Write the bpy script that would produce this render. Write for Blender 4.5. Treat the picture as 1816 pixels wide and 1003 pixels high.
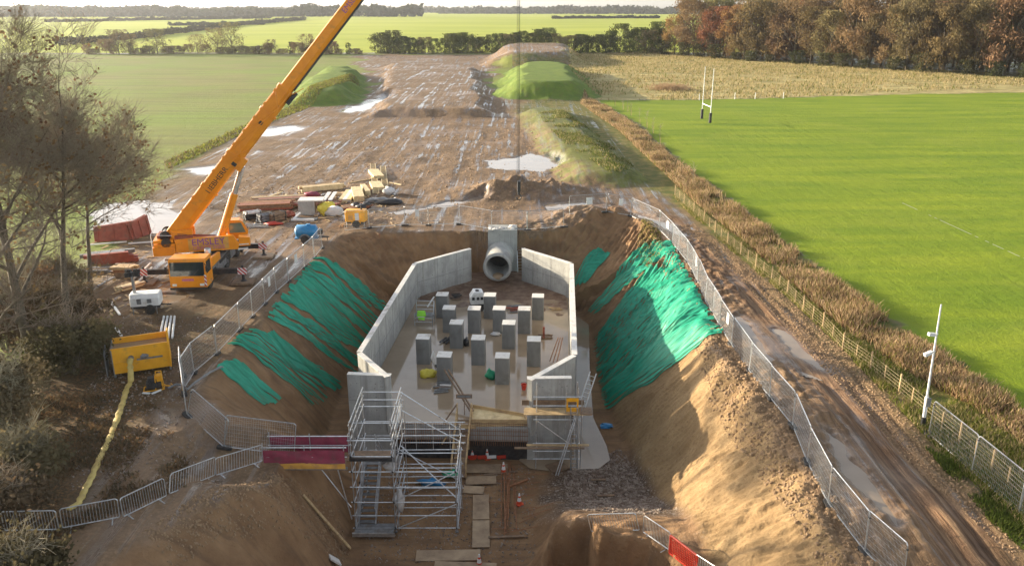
import bpy, math, random
import numpy as np
from mathutils import Vector, Matrix
R = math.radians
random.seed(7); rng = np.random.default_rng(7)
S = bpy.context.scene
for o in list(bpy.data.objects): bpy.data.objects.remove(o)
COL = S.collection

# ------------------------------------------------------------------ camera, sky, sun, exposure
CH, FPX, Y0 = 21.0, 1450.0, 18.0                  # drone height, focal length in photo pixels, horizon row
PIT = math.atan((501.5 - Y0) / FPX)
cd = bpy.data.cameras.new('camera'); cam = bpy.data.objects.new('camera', cd); COL.objects.link(cam)
cd.sensor_width = 36; cd.lens = 36 * FPX / 1816; cd.clip_start = 0.5; cd.clip_end = 9000
cam.location = (0, 0, CH); cam.rotation_euler = (R(90) - PIT, 0, 0); S.camera = cam
SUN_EL, SUN_AL = 11.0, 27.0                      # elevation; degrees behind the pure left (towards the far side)
W = bpy.data.worlds.new('World'); S.world = W; W.use_nodes = True
nt = W.node_tree; nt.nodes.clear()
sky = nt.nodes.new('ShaderNodeTexSky'); sky.sky_type = 'NISHITA'; sky.sun_disc = False
sky.sun_elevation = R(SUN_EL); sky.sun_rotation = R(-(90 - SUN_AL)); sky.air_density = 0.75; sky.dust_density = 1.6; sky.ozone_density = 0.6
bg = nt.nodes.new('ShaderNodeBackground'); bg.inputs[1].default_value = 0.13
wo = nt.nodes.new('ShaderNodeOutputWorld'); hs_ = nt.nodes.new('ShaderNodeHueSaturation'); hs_.inputs['Saturation'].default_value = 0.42; hs_.inputs['Value'].default_value = 1.1   # thin high cloud veils the blue
nt.links.new(sky.outputs[0], hs_.inputs['Color']); nt.links.new(hs_.outputs[0], bg.inputs[0]); nt.links.new(bg.outputs[0], wo.inputs[0])
sd_ = bpy.data.lights.new('sun', 'SUN'); sd_.energy = 5.0; sd_.angle = R(0.6); sd_.color = (1.0, 0.85, 0.62)
sun = bpy.data.objects.new('sun', sd_); COL.objects.link(sun)
SUNV = Vector((-math.cos(R(SUN_EL)) * math.cos(R(SUN_AL)), math.cos(R(SUN_EL)) * math.sin(R(SUN_AL)), math.sin(R(SUN_EL))))
sun.rotation_euler = SUNV.to_track_quat('Z', 'Y').to_euler(); sun.location = (0, 0, 100)
V = S.view_settings
V.view_transform = 'Standard'; V.look = 'None'; V.gamma = 1; V.use_curve_mapping = False; V.exposure = 1.42
S.cycles.max_bounces = 6; S.cycles.diffuse_bounces = 2; S.cycles.glossy_bounces = 3; S.cycles.transmission_bounces = 3; S.cycles.transparent_max_bounces = 6
S.cycles.volume_bounces = 0

# ------------------------------------------------------------------ photo pixel -> place on the real ground
def ray(px, py):
    a = (px - 908) / FPX; b = (501.5 - py) / FPX
    return (a, math.cos(PIT) + b * math.sin(PIT), -math.sin(PIT) + b * math.cos(PIT))
def G(px, py, z=0.0):
    r = ray(px, py); t = (z - CH) / r[2]; return Vector((r[0] * t, r[1] * t, z))
def U(px, py, Y):
    r = ray(px, py); t = Y / r[1]; return Vector((r[0] * t, Y, CH + r[2] * t))
def GP(pts, z=0.0): return [tuple(G(p[0], p[1], z)[:2]) for p in pts]

# ------------------------------------------------------------------ numpy noise and distance fields
def _h(ix, iy, s):
    n = (ix.astype(np.int64) * 374761393 + iy.astype(np.int64) * 668265263 + s * 1442695041) & 0xFFFFFFFF
    n = ((n ^ (n >> 13)) * 1274126177) & 0xFFFFFFFF
    return ((n ^ (n >> 16)) & 0xFFFF) / 65535.0
def vn(x, y, s=0):
    ix = np.floor(x); iy = np.floor(y); fx = x - ix; fy = y - iy
    fx = fx * fx * (3 - 2 * fx); fy = fy * fy * (3 - 2 * fy)
    a = _h(ix, iy, s); b = _h(ix + 1, iy, s); c = _h(ix, iy + 1, s); d = _h(ix + 1, iy + 1, s)
    return (a + (b - a) * fx) * (1 - fy) + (c + (d - c) * fx) * fy - 0.5
def fbm(x, y, s=0, o=4):
    t = 0; a = 1.0
    for k in range(o): t = t + a * vn(x, y, s + k * 17); x = x * 2.03 + 3.1; y = y * 2.03 + 1.7; a *= 0.5
    return t
def sdp(P, x, y):                                  # signed distance to a closed polygon, negative inside
    P = np.array(P, float); n = len(P); d = np.full(x.shape, 1e18); ins = np.zeros(x.shape, bool)
    for i in range(n):
        ax, ay = P[i]; bx, by = P[(i + 1) % n]; ex, ey = bx - ax, by - ay
        wx, wy = x - ax, y - ay; t = np.clip((wx * ex + wy * ey) / (ex * ex + ey * ey + 1e-12), 0, 1)
        d = np.minimum(d, (wx - ex * t) ** 2 + (wy - ey * t) ** 2)
        if ey != 0:
            c = ((ay <= y) & (by > y)) | ((by <= y) & (ay > y))
            ins ^= c & (x < ax + (y - ay) / ey * ex)
    d = np.sqrt(d); return np.where(ins, -d, d)
def dline(P, x, y):
    P = np.array(P, float); d = np.full(x.shape, 1e18)
    for i in range(len(P) - 1):
        ax, ay = P[i]; bx, by = P[i + 1]; ex, ey = bx - ax, by - ay
        wx, wy = x - ax, y - ay; t = np.clip((wx * ex + wy * ey) / (ex * ex + ey * ey + 1e-12), 0, 1)
        d = np.minimum(d, (wx - ex * t) ** 2 + (wy - ey * t) ** 2)
    return np.sqrt(d)
def sst(a, b, v):
    t = np.clip((v - a) / (b - a), 0, 1); return t * t * (3 - 2 * t)

# ------------------------------------------------------------------ the lie of the land
FLOOR = -6.5; SLABZ = -4.0
CREST = GP([(640,408),(602,420),(577,447),(532,490),(482,537),(432,587),(388,640),(352,672),(352,700),(402,742),(470,742),(520,748)]) + \
        GP([(500,790),(478,822)], -1.2) + GP([(470,850),(388,885),(290,930),(200,980),(130,1030),(100,1200),(1650,1200),(1545,1020),
        (1508,975),(1440,880),(1392,800),(1335,700),(1288,632),(1262,580),(1222,500),(1186,434),(1130,392),(1060,388),(1000,404),(915,412),(865,412)])
TOE = [(-12.2,47.0),(-12.9,56),(-12.2,66),(-10.5,73.5),(-6,77.5),(-3.0,79.6),(0.4,79.6),(3,77.5),(6.3,74.5),(7.0,70),(7.1,62),(7.0,53.5),(7.5,47.5),(8.3,42),(8.6,38),(8.8,20),(-9.0,20),(-9.0,36),(-9.3,41),(-10.6,45)]
NOTCH = GP([(985,918),(1046,918),(1064,948),(1150,960),(1215,1000),(1330,1120),(900,1120)], -2.6)
BUNDL = [(-46,199),(-51,235),(-57,278)]
BUNDR = [(9.5,216),(10.0,255),(11.0,292)]
MOUND = [(10,345),(12,420)]
BANK = [tuple(G(968,205)[:2]), tuple(G(1010,255)[:2]), tuple(G(1066,316)[:2])]
PLAT = GP([(668,207),(864,207),(842,126),(694,118)])
PUDS = [([(868,285),(905,280),(940,274),(985,280),(1000,296),(950,302),(905,300),(875,296)],0.0),
        ([(165,385),(190,362),(260,356),(318,372),(318,408),(250,412),(180,405)],0.0),
        ([(970,362),(1010,355),(1050,362),(1058,373),(1010,374),(975,370)],0.0),
        ([(690,376),(740,368),(800,356),(860,348),(862,353),(800,364),(740,374),(700,381)],0.0),
        ([(590,382),(640,370),(650,376),(600,388)],0.0),
        ([(1108,380),(1140,380),(1180,395),(1215,415),(1200,414),(1160,400)],0.0),
        ([(1300,555),(1330,575),(1370,615),(1385,640),(1360,640),(1325,605)],0.0),
        ([(1375,583),(1395,585),(1440,625),(1470,660),(1450,655),(1400,620)],0.0),
        ([(1463,760),(1480,770),(1520,830),(1600,930),(1592,938),(1545,880),(1500,830)],0.0),
        ([(245,520),(300,520),(335,522),(320,535),(280,545),(250,535)],0.0),
        ([(425,237),(470,228),(530,222),(540,228),(480,240),(430,245)],0.0),
        ([(330,300),(400,290),(410,300),(350,312)],0.0),
        ([(285,728),(300,728),(312,745),(300,752),(288,742)],0.0),
        ([(600,196),(640,186),(690,168),(700,172),(660,192),(620,200)],0.0)]
PUDW = [(GP(p), z) for p, z in PUDS]
MUDP = GP([(200,430),(330,285),(440,225),(530,188),(600,172),(660,158),(640,110),(640,97),(900,97),(1008,97),(1000,118),(880,118),(872,150),(930,195),(965,250),(1010,300),(1060,322),(1150,330),
        (1215,372),(1300,440),(1400,520),(1500,610),(1600,700),(1640,760),(1816,930),(1950,1060),(1950,1250),(-100,1250),(-100,800),(60,620),(150,480)])
SPORT = GP([(1058,178),(1400,172),(1816,163),(3200,130),(3400,760),(1830,740),(1700,645),(1560,555),(1440,462),(1318,372),(1240,312),(1135,222)])
MEAD = GP([(1008,96),(1180,92),(1310,106),(1816,140),(3200,90),(3200,130),(1816,163),(1400,172),(1058,178),(1010,140)])
VERGE = GP([(1030,175),(1058,178),(1135,222),(1240,312),(1318,372),(1440,462),(1560,555),(1700,645),(1830,740),(1900,1000),(1816,930),(1640,760),(1600,700),(1500,610),(1400,520),(1300,440),(1215,372),(1150,330),(1090,250)])
TRACKC = [tuple(G(*p)[:2]) for p in ((1080,372),(1150,392),(1215,440),(1290,520),(1380,620),(1470,730),(1580,880),(1690,1040))]

def rise(y):
    return 9.0 * sst(430, 1500, y) + 3.0 * sst(1500, 3200, y)
def terrain(x, y, want=False):
    x = np.asarray(x, float); y = np.asarray(y, float); near = (y < 230) & (np.abs(x) < 130)
    mud = sst(3.0, -3.0, sdp(MUDP, x, y) + fbm(x * .12, y * .12, 3, 3) * np.clip(y * .03, 1.5, 10))
    h = rise(y) + fbm(x * .02, y * .02, 5, 3) * .5 * sst(90, 200, y)
    near_w = sst(300, 120, y)
    h = h + mud * near_w * (fbm(x * .35, y * .2, 9, 4) * .22)
    dt = dline(TRACKC, x, y); track = sst(4.6, 3.0, dt)
    rut = np.exp(-((dt - 1.25) / .33) ** 2) + .7 * np.exp(-((dt - 2.5) / .3) ** 2) + .6 * np.exp(-((dt - .45) / .2) ** 2) + .5 * np.exp(-((dt - 3.3) / .25) ** 2)
    h = h - track * rut * .22 * sst(.0, .25, fbm(x * .25, y * .1, 31, 2) + .35) + track * fbm(x * 1.6, y * .35, 12, 3) * .12
    db = dline(BUNDL, x, y) + fbm(x * .12, y * .12, 7, 5) * 3.2; h = h + 3.3 * sst(9.5, 3.0, db) * sst(188, 203, y)
    db2 = dline(BUNDR, x, y) + fbm(x * .1, y * .1, 8, 5) * 3.0; h = h + 4.0 * sst(15.0, 5.5, db2)
    db3 = dline(MOUND, x, y) + fbm(x * .06, y * .06, 18, 3) * 5; h = h + 5.5 * sst(24, 10, db3)
    db4 = dline(BANK, x, y) + fbm(x * .3, y * .3, 19, 3) * .8; h = h + 1.4 * sst(6.8, 1.8, db4)
    dp = sdp(PLAT, x, y) + fbm(x * .1, y * .1, 20, 3) * 2.5; h = h + 1.5 * sst(2.5, -2.0, dp)
    def gm(px, py, rx, ry, a, z=0):
        c = G(px, py, z); q = ((x - c.x) / rx) ** 2 + ((y - c.y) / ry) ** 2
        return a * np.exp(-q) * (1 + fbm(x * .8, y * .8, int(px), 3) * .7)
    h = h + gm(935,342,6.5,4.0,1.5) + gm(880,345,3,2.5,.7) + gm(1075,392,4.2,3.0,1.2) + gm(1120,412,2.5,3.5,.8) + gm(1020,385,2.5,1.8,.7)
    h = h - 1.3 * sst(4.6, 1.2, np.hypot((x - (-13.2)) / 1.25, y - 37.2))
    # the excavation
    dc = sdp(CREST, x, y) + fbm(x * .5, y * .5, 40, 3) * .9 * sst(90, 80, y); dtoe = sdp(TOE, x, y) + fbm(x * .4, y * .4, 41, 3) * .5
    zf = np.where(y > 74.5, -5.1, FLOOR) + fbm(x * .5, y * .5, 42, 4) * .22 * sst(46, 44, y)
    zf = zf + (-2.7 + fbm(x * .7, y * .7, 43, 3) * .3 - FLOOR) * sst(43.5, 32.5, y) * sst(1.0, 3.0, x + fbm(x * .6, y * .5, 44, 3) * 1.0 + sst(36.5, 33, y) * -1.2) * (y < 60)
    t = np.where(dc >= 0, 0, np.where(dtoe <= 0, 1, (-dc) / (-dc + np.maximum(dtoe, 1e-6))))
    te = t * t / (t + .10) * 1.10
    wob = fbm(x * .25, y * .25, 50, 2) * 1.6
    back = sst(66, 72, y)
    g1 = np.sin((y + .06 * x * np.sign(x) + wob * .12) * 2 * np.pi / .42) * (.45 + 1.3 * np.clip(vn(y * .9, x * .12, 51) + .35, 0, 1))
    g2 = np.sin((x * .80 - y * .6 + wob * .3) * 2 * np.pi / .62)
    g3 = np.sin((x + wob * .3) * 2 * np.pi / .62)
    gr = np.where(np.abs(x) < 5, g3, g1 * (1 - back) + np.where(x > 0, g2, np.sin((x * .8 + y * .6 + wob * .3) * 2 * np.pi / .62)) * back)
    sl = sst(.03, .14, t) * sst(1.0, .93, t)
    patch = sst(-.35, .25, fbm(x * .22, y * .3, 55, 3) + .15)
    h = h * (1 - te) + zf * te + sl * gr * ((.05 + .045 * (x > 0)) * (.35 + .65 * sst(40, 52, y)) + .09 * back) * (.25 + .75 * patch) + sl * fbm(x * 2.2, y * 2.6, 58, 4) * .13 + sl * (x > 0) * np.minimum(0, fbm(x * .25, y * 1.5, 59, 3) + .1) * .35 + sl * fbm(x * .35, y * .9, 57, 4) * .13
    rim = sst(3.4, 1.2, np.abs(dc - 1.2)) * (y < 84) * (x > -30)
    rimR = rim * (x > 0)
    h = h + rimR * (fbm(x * 1.9, y * 1.9, 60, 5) * .30 + .10) * sst(.55, .1, te)
    h = h + gm(985,900,1.1,1.7,3.2,-1.6) + gm(1022,925,1.1,1.2,1.6,-1.8)
    dn = sdp(NOTCH, x, y) + fbm(x * 1.1, y * 1.1, 61, 3) * .3
    h = np.where(y < 37, h + (np.minimum(h, FLOOR + fbm(x * .6, y * .6, 62, 4) * .5) - h) * sst(.25, -.55, dn) + fbm(x * 2.4, y * 2.4, 63, 3) * .10 * sst(2.5, .3, dn), h)
    h = h + gm(598,742,1.0,.8,.8,-2.2)
    wetp = np.zeros(x.shape)
    for P, z in PUDW:
        P_ = np.array(P); m = (x > P_[:,0].min() - 6) & (x < P_[:,0].max() + 6) & (y > P_[:,1].min() - 8) & (y < P_[:,1].max() + 8)
        if not m.any(): continue
        sc = 0.15 + .008 * P_[:,1].mean()
        d = sdp(P, x[m], y[m]) + fbm(x[m] * .7, y[m] * .35, 70, 4) * sc * 1.6
        k0 = sst(sc * 3.2, sc * 2.0, d); h[m] = h[m] * (1 - k0) + np.maximum(h[m], z + .0) * k0
        k = sst(sc * np.where(y[m] < 70, .2, 1.0), -sc * .8, d); h[m] = h[m] * (1 - k) + (z - .16) * k; wetp[m] = np.maximum(wetp[m], sst(sc * 1.5, -.2, d))
    if not want: return h
    A = {}
    ex = sst(.8, -.6, dc); sl_m = sst(.02, .1, t)
    fieldw = np.clip(y * .012, .5, 6)
    def inp(P, s, k=1.0, w=1.0): return sst(fieldw * w, -fieldw * w, sdp(P, x, y) + fbm(x * k, y * k, s, 4) * fieldw * 1.6)
    sport = sst(.8, -.8, sdp(SPORT, x, y) + fbm(x * .7, y * .7, 80, 3) * 1.2)
    mead = inp(MEAD, 81, .15); verge = inp(VERGE, 82, .5)
    far = sst(424, 434, y + 0.0 * x)
    sideL = sst(0, -4, x + 0 * y)
    bund = np.maximum.reduce([sst(11, 8.5, db), sst(15.5, 13.5, db2) * sst(314, 306, y + x * .3), sst(7.6, 5.6, db4)])
    grass_side = (1 - mud)
    A['mud'] = mud
    A['sport'] = sport; A['mead'] = mead * (1 - sport); A['verge'] = verge * (1 - sport) * (1 - ex)
    A['bund'] = bund * (1 - .55 * sst(7.5, 6.0, db4) * (y < 205)); A['far'] = far * sst(436, 446, y)
    A['crop'] = grass_side * (x < 0) * (1 - far)
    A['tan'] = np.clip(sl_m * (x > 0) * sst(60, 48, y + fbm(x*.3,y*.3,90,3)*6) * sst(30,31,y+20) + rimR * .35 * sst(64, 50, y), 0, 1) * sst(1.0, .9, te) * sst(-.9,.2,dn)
    A['tan'] = np.maximum(A['tan'], sst(.7, .25, np.abs(x - 2.0 - 0*y)) * 0)
    A['slope'] = sl_m; A['dtr'] = dt
    A['wet'] = np.maximum(wetp, 0)
    A['track'] = np.maximum(track * (y < 95), 0)
    A['gravel'] = sst(.86, 1.0, te + fbm(x*.6,y*.6,97,3)*.08) * sst(1.5, 4.0, x + fbm(x*.5,y*.5,98,4)*3) * sst(48, 45.5, y + fbm(x*.5,y*.5,99,3)*2) * sst(33, 38, y + fbm(x*.4,y*.4,94,3)*4)
    A['litter'] = sst(-17.5, -21, x + fbm(x * .2, y * .2, 95, 4) * 6) * (y < 75) * (1 - ex) * sst(64, 50, y + fbm(x*.2,y*.2,96,3)*8)
    Z = np.zeros(x.shape, np.int8)                # 0 site mud, 1 excavation, 2 haul road, 3 sports field, 4 meadow, 5 verge, 6 bund, 7 crop, 8 far fields
    Z[(A['crop'] > .5)] = 7; Z[(mead > .5)] = 4; Z[verge > .5] = 5; Z[sport > .5] = 3; Z[bund > .5] = 6; Z[y > 432] = 8
    Z[(mud <= .5) & (Z == 0) & (y < 432)] = 5
    Z[(track > .5) & (y < 92) & (sport < .5)] = 2; Z[dc < 0] = 1
    return h, A, Z
def TZ(x, y): return float(terrain(np.array([x], float), np.array([y], float))[0])
def hit(px, py, z0=0.0):                           # where the photo's line of sight meets the built ground
    r = ray(px, py); zs = np.linspace(z0 + 3.0, -7.5, 160); t = (zs - CH) / r[2]
    hs = terrain(r[0] * t, r[1] * t); k = np.argmax(hs >= zs)
    if hs[k] < zs[k]: k = len(zs) - 1
    return Vector((r[0] * t[k], r[1] * t[k], float(hs[k])))
# ------------------------------------------------------------------ node helpers and materials
class NG:
    def __init__(s, name):
        s.m = bpy.data.materials.new(name); s.m.use_nodes = True; s.t = s.m.node_tree; s.t.nodes.clear()
        s.out = s.n('ShaderNodeOutputMaterial')
    def n(s, typ, **kw):
        o = s.t.nodes.new(typ)
        for k, v in kw.items():
            if k.startswith('_'): setattr(o, k[1:], v)
            else:
                i = o.inputs[int(k[1:])] if k[0] == 'i' and k[1:].isdigit() else o.inputs[k]
                s.put(i, v)
        return o
    def put(s, i, v):
        if isinstance(v, bpy.types.NodeSocket): s.t.links.new(v, i)
        elif isinstance(v, (tuple, list)) and len(v) == 3 and i.type == 'RGBA': i.default_value = (*v, 1)
        else: i.default_value = v
    def pos(s): return s.n('ShaderNodeNewGeometry').outputs['Position']
    def obj(s): return s.n('ShaderNodeTexCoord').outputs['Object']
    def scale(s, v, sc, rot=(0, 0, 0)):
        return s.n('ShaderNodeMapping', i0=v, i2=rot, i3=sc).outputs[0]
    def noise(s, v, sc, det=4, rough=.55, dist=0):
        o = s.n('ShaderNodeTexNoise', Vector=v, Scale=sc, Detail=det, Roughness=rough, Distortion=dist); return o.outputs[0]
    def ramp(s, f, lo, hi):
        return s.n('ShaderNodeMapRange', i0=f, i1=lo, i2=hi, i3=0.0, i4=1.0).outputs[0]
    def math(s, op, a, b=0.0): return s.n('ShaderNodeMath', _operation=op, i0=a, i1=b).outputs[0]
    def mix(s, f, a, b):
        o = s.n('ShaderNodeMix', _data_type='RGBA'); s.put(o.inputs[0], f); s.put(o.inputs[6], a); s.put(o.inputs[7], b); return o.outputs[2]
    def mixf(s, f, a, b):
        o = s.n('ShaderNodeMix', _data_type='FLOAT'); s.put(o.inputs[0], f); s.put(o.inputs[2], a); s.put(o.inputs[3], b); return o.outputs[0]
    def attr(s, name): return s.n('ShaderNodeAttribute', _attribute_name=name).outputs['Fac']
    def bump(s, h, st=.5, dist=.1):
        return s.n('ShaderNodeBump', Strength=st, Distance=dist, Height=h).outputs[0]
    def done(s, col, rough=.6, nrm=None, metal=0.0, spec=.5, **kw):
        b = s.n('ShaderNodeBsdfPrincipled'); s.put(b.inputs['Base Color'], col); s.put(b.inputs['Roughness'], rough); s.put(b.inputs['Metallic'], metal)
        s.put(b.inputs['Specular IOR Level'], spec)
        if nrm is not None: s.put(b.inputs['Normal'], nrm)
        for k, v in kw.items(): s.put(b.inputs[k.replace('_', ' ')], v)
        s.t.links.new(b.outputs[0], s.out.inputs[0]); s.b = b; return s.m
def pmat(name, c1, c2, sc=2.0, rough=.6, bump=.0, metal=0.0, stretch=(1, 1, 1), lo=.35, hi=.65, dirt=None, dsc=.8, spec=.5, dist=.02, dlo=.5, dhi=.75):
    g = NG(name); v = g.scale(g.obj(), stretch); nz = g.noise(v, sc, 5)
    col = g.mix(g.ramp(nz, lo, hi), c1, c2); r = rough
    if dirt: 
        f = g.ramp(g.noise(g.pos(), dsc, 5, .6), dlo, dhi); col = g.mix(f, col, dirt); r = g.mixf(f, rough, .85)
    return g.done(col, r, g.bump(nz, bump, dist) if bump else None, metal, spec)

def terrain_mat():
    g = NG('terrain'); P = g.pos()
    a = {k: g.attr(k) for k in ('mud', 'sport', 'mead', 'verge', 'bund', 'far', 'crop', 'tan', 'slope', 'wet', 'track', 'gravel', 'litter')}
    n_big = g.noise(P, .09, 4); n_mid = g.noise(P, .7, 5, .6); n_fine = g.noise(P, 5.0, 5, .65); n_grit = g.noise(P, 16.0, 3, .6)
    st = g.noise(g.scale(P, (1.0, .045, 1)), 1.1, 5, .62); st2 = g.noise(g.scale(P, (.3, .36, 1)), .55, 6, .66)
    # site mud: reddish brown, streaked by tracks, wet sheen in the low spots
    mud = g.mix(g.ramp(n_mid, .3, .7), (.128, .086, .050), (.225, .152, .090))
    mud = g.mix(g.ramp(n_fine, .45, .75), mud, (.32, .205, .125))
    mud = g.mix(g.math('MULTIPLY', g.ramp(st, .46, .64), .55), mud, (.088, .057, .04))
    mud = g.mix(g.math('MULTIPLY', g.ramp(n_big, .5, .68), .5), mud, (.30, .185, .105))
    # dark clods and stones
    vo = g.n('ShaderNodeTexVoronoi', Vector=P, Scale=5.5, Randomness=1.0)
    stone = g.math('MULTIPLY', g.ramp(vo.outputs['Distance'], .17, .10), g.ramp(g.noise(P, 1.3, 3), .52, .6))
    vo2 = g.n('ShaderNodeTexVoronoi', Vector=P, Scale=9.0, Randomness=1.0)
    grav = g.mix(g.ramp(vo2.outputs['Distance'], .1, .55), (.27, .22, .18), (.06, .045, .035))
    pale = g.math('GREATER_THAN', g.n('ShaderNodeSeparateColor', i0=vo2.outputs['Color']).outputs[0], .93)
    grav = g.mix(g.math('MULTIPLY', pale, .6), grav, (.5, .46, .42))
    mud = g.mix(g.math('MULTIPLY', stone, .7), mud, (.36, .31, .27))
    trk = g.mix(g.ramp(n_mid, .3, .7), (.135, .078, .046), (.245, .146, .083))
    yy = g.n('ShaderNodeSeparateXYZ', i0=P).outputs[1]
    tn = g.noise(g.n('ShaderNodeCombineXYZ', i0=g.math('MULTIPLY', g.attr('dtr'), 2.4), i1=g.math('MULTIPLY', yy, .06), i2=0.0).outputs[0], 1.6, 5, .7)
    trk = g.mix(g.math('MULTIPLY', g.ramp(tn, .50, .60), .75), trk, (.33, .215, .125)); trk = g.mix(g.math('MULTIPLY', g.ramp(tn, .46, .38), .7), trk, (.075, .046, .03))
    col = g.mix(a['track'], mud, trk)
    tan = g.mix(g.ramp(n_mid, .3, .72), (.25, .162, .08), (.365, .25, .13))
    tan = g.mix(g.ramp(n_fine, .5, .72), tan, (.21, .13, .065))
    slope = g.mix(g.ramp(n_mid, .3, .7), (.20, .115, .06), (.31, .19, .10))
    slope = g.mix(g.math('MULTIPLY', g.ramp(g.noise(g.scale(P, (.15, 1.6, .15)), 1.4, 4), .5, .66), .5), slope, (.115, .073, .048))
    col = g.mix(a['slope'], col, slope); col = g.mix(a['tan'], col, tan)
    col = g.mix(g.math('MULTIPLY', a['gravel'], .85), col, grav)
    lit = g.mix(g.ramp(g.noise(P, 7.0, 4, .7), .45, .62), (.055, .045, .025), (.22, .115, .045))
    lit = g.mix(g.ramp(n_mid, .5, .68), lit, (.085, .07, .032))
    col = g.mix(g.math('MULTIPLY', a['litter'], .85), col, lit)
    # fields
    crop = g.mix(g.ramp(g.noise(g.scale(P, (.5, .5, 1), (0, 0, .5)), .06, 4, .6), .38, .62), (.21, .205, .06), (.18, .24, .036))
    crop = g.mix(g.math('MULTIPLY', g.ramp(g.noise(g.scale(P, (.12, 1.5, 1), (0, 0, R(38))), .25, 3), .45, .62), .45), crop, (.115, .11, .04))
    crop = g.mix(g.math('MULTIPLY', g.ramp(n_fine, .45, .7), .35), crop, (.17, .19, .035))
    spo = g.mix(g.ramp(g.noise(g.scale(P, (.16, .9, 1), (0, 0, R(-6))), .28, 5, .6), .38, .64), (.135, .205, .012), (.215, .270, .016))
    spo = g.mix(g.math('MULTIPLY', g.ramp(g.noise(g.scale(P, (.5, 1.6, 1)), 1.6, 5, .7), .5, .72), .4), spo, (.115, .16, .014))
    spo = g.mix(g.math('MULTIPLY', g.ramp(n_big, .52, .66), .35), spo, (.23, .265, .03))
    mea = g.mix(g.ramp(g.noise(g.scale(P, (.5, 1, 1)), .22, 6, .65), .36, .62), (.27, .225, .09), (.52, .43, .20))
    mea = g.mix(g.math('MULTIPLY', g.ramp(n_big, .46, .62), .45), mea, (.20, .20, .055)); mea = g.mix(g.math('MULTIPLY', g.ramp(n_mid, .5, .66), .4), mea, (.15, .105, .05))
    ver = g.mix(g.ramp(n_mid, .4, .6), (.095, .10, .028), (.22, .16, .06)); ver = g.mix(g.ramp(n_fine, .45, .7), ver, (.10, .145, .022))
    bun = g.mix(g.ramp(g.noise(P, .25, 5, .65), .4, .62), (.10, .155, .025), (.15, .205, .03)); bun = g.mix(g.math('MULTIPLY', g.ramp(n_mid, .52, .7), .4), bun, (.15, .11, .05))
    far = g.mix(g.ramp(g.noise(g.scale(P, (.3, 1, 1), (0, 0, .2)), .012, 4), .4, .6), (.30, .345, .03), (.37, .40, .04))
    grassn = g.ramp(g.math('ADD', n_fine, g.math('MULTIPLY', n_mid, .6)), .62, 1.0)
    gm = a['mud']
    col = g.mix(g.math('SUBTRACT', 1.0, gm), col, ver)
    for k, c in (('crop', crop), ('mead', mea), ('verge', ver), ('sport', spo), ('bund', bun), ('far', far)):
        f = a[k]
        f = g.ramp(g.math('ADD', f, g.math('MULTIPLY', g.math('SUBTRACT', n_mid, .5), .9)), .38, .62)
        col = g.mix(f, col, c)
    # roughness: wet mud shines
    veg = g.math('MAXIMUM', g.math('MAXIMUM', a['crop'], a['sport']), g.math('MAXIMUM', g.math('MAXIMUM', a['mead'], a['far']), g.math('MAXIMUM', a['verge'], a['bund'])))
    wetn = g.math('MAXIMUM', g.ramp(g.math('ADD', g.math('MULTIPLY', st2, .35), g.math('MULTIPLY', st, .75)), .565, .66), g.math('MULTIPLY', g.ramp(n_big, .52, .7), .6))
    wet = g.math('MULTIPLY', g.math('MULTIPLY', wetn, g.math('SUBTRACT', 1.0, veg)), g.math('SUBTRACT', 1.0, g.math('MAXIMUM', a['slope'], a['litter'])))
    stw = g.math('MULTIPLY', g.math('MULTIPLY', g.ramp(g.noise(g.scale(P, (1.6, .014, 1)), 1.3, 5, .72), .555, .615), g.ramp(n_big, .42, .55)), g.math('MULTIPLY', g.math('SUBTRACT', 1.0, veg), g.math('SUBTRACT', 1.0, g.math('MAXIMUM', a['slope'], a['litter']))))
    wet = g.math('MAXIMUM', g.math('MAXIMUM', wet, stw), a['wet'])
    rough = g.mixf(wet, .86, .16)
    col = g.mix(g.math('MULTIPLY', wet, .35), col, (.06, .042, .03))
    hgt = g.math('ADD', g.math('MULTIPLY', n_fine, .6), g.math('ADD', g.math('MULTIPLY', n_mid, 1.2), g.math('MULTIPLY', n_grit, .25)))
    hgt = g.math('ADD', hgt, g.math('MULTIPLY', g.mixf(a['track'], st, tn), g.mixf(a['track'], .6, 1.6)))
    nrm = g.bump(hgt, g.mixf(wet, .8, .22), .16)
    return g.done(col, rough, nrm, spec=g.mixf(wet, .15, .65))

def water_mat(name, c1, c2, rough=.04):
    g = NG(name); P = g.pos(); nz = g.noise(P, .35, 4)
    h = g.noise(g.scale(P, (1, 1.6, 1)), 2.2, 3)
    return g.done(g.mix(g.ramp(nz, .35, .65), c1, c2), g.mixf(g.ramp(nz, .45, .75), rough, rough + .09), g.bump(h, .035, .05), spec=.6)

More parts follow.
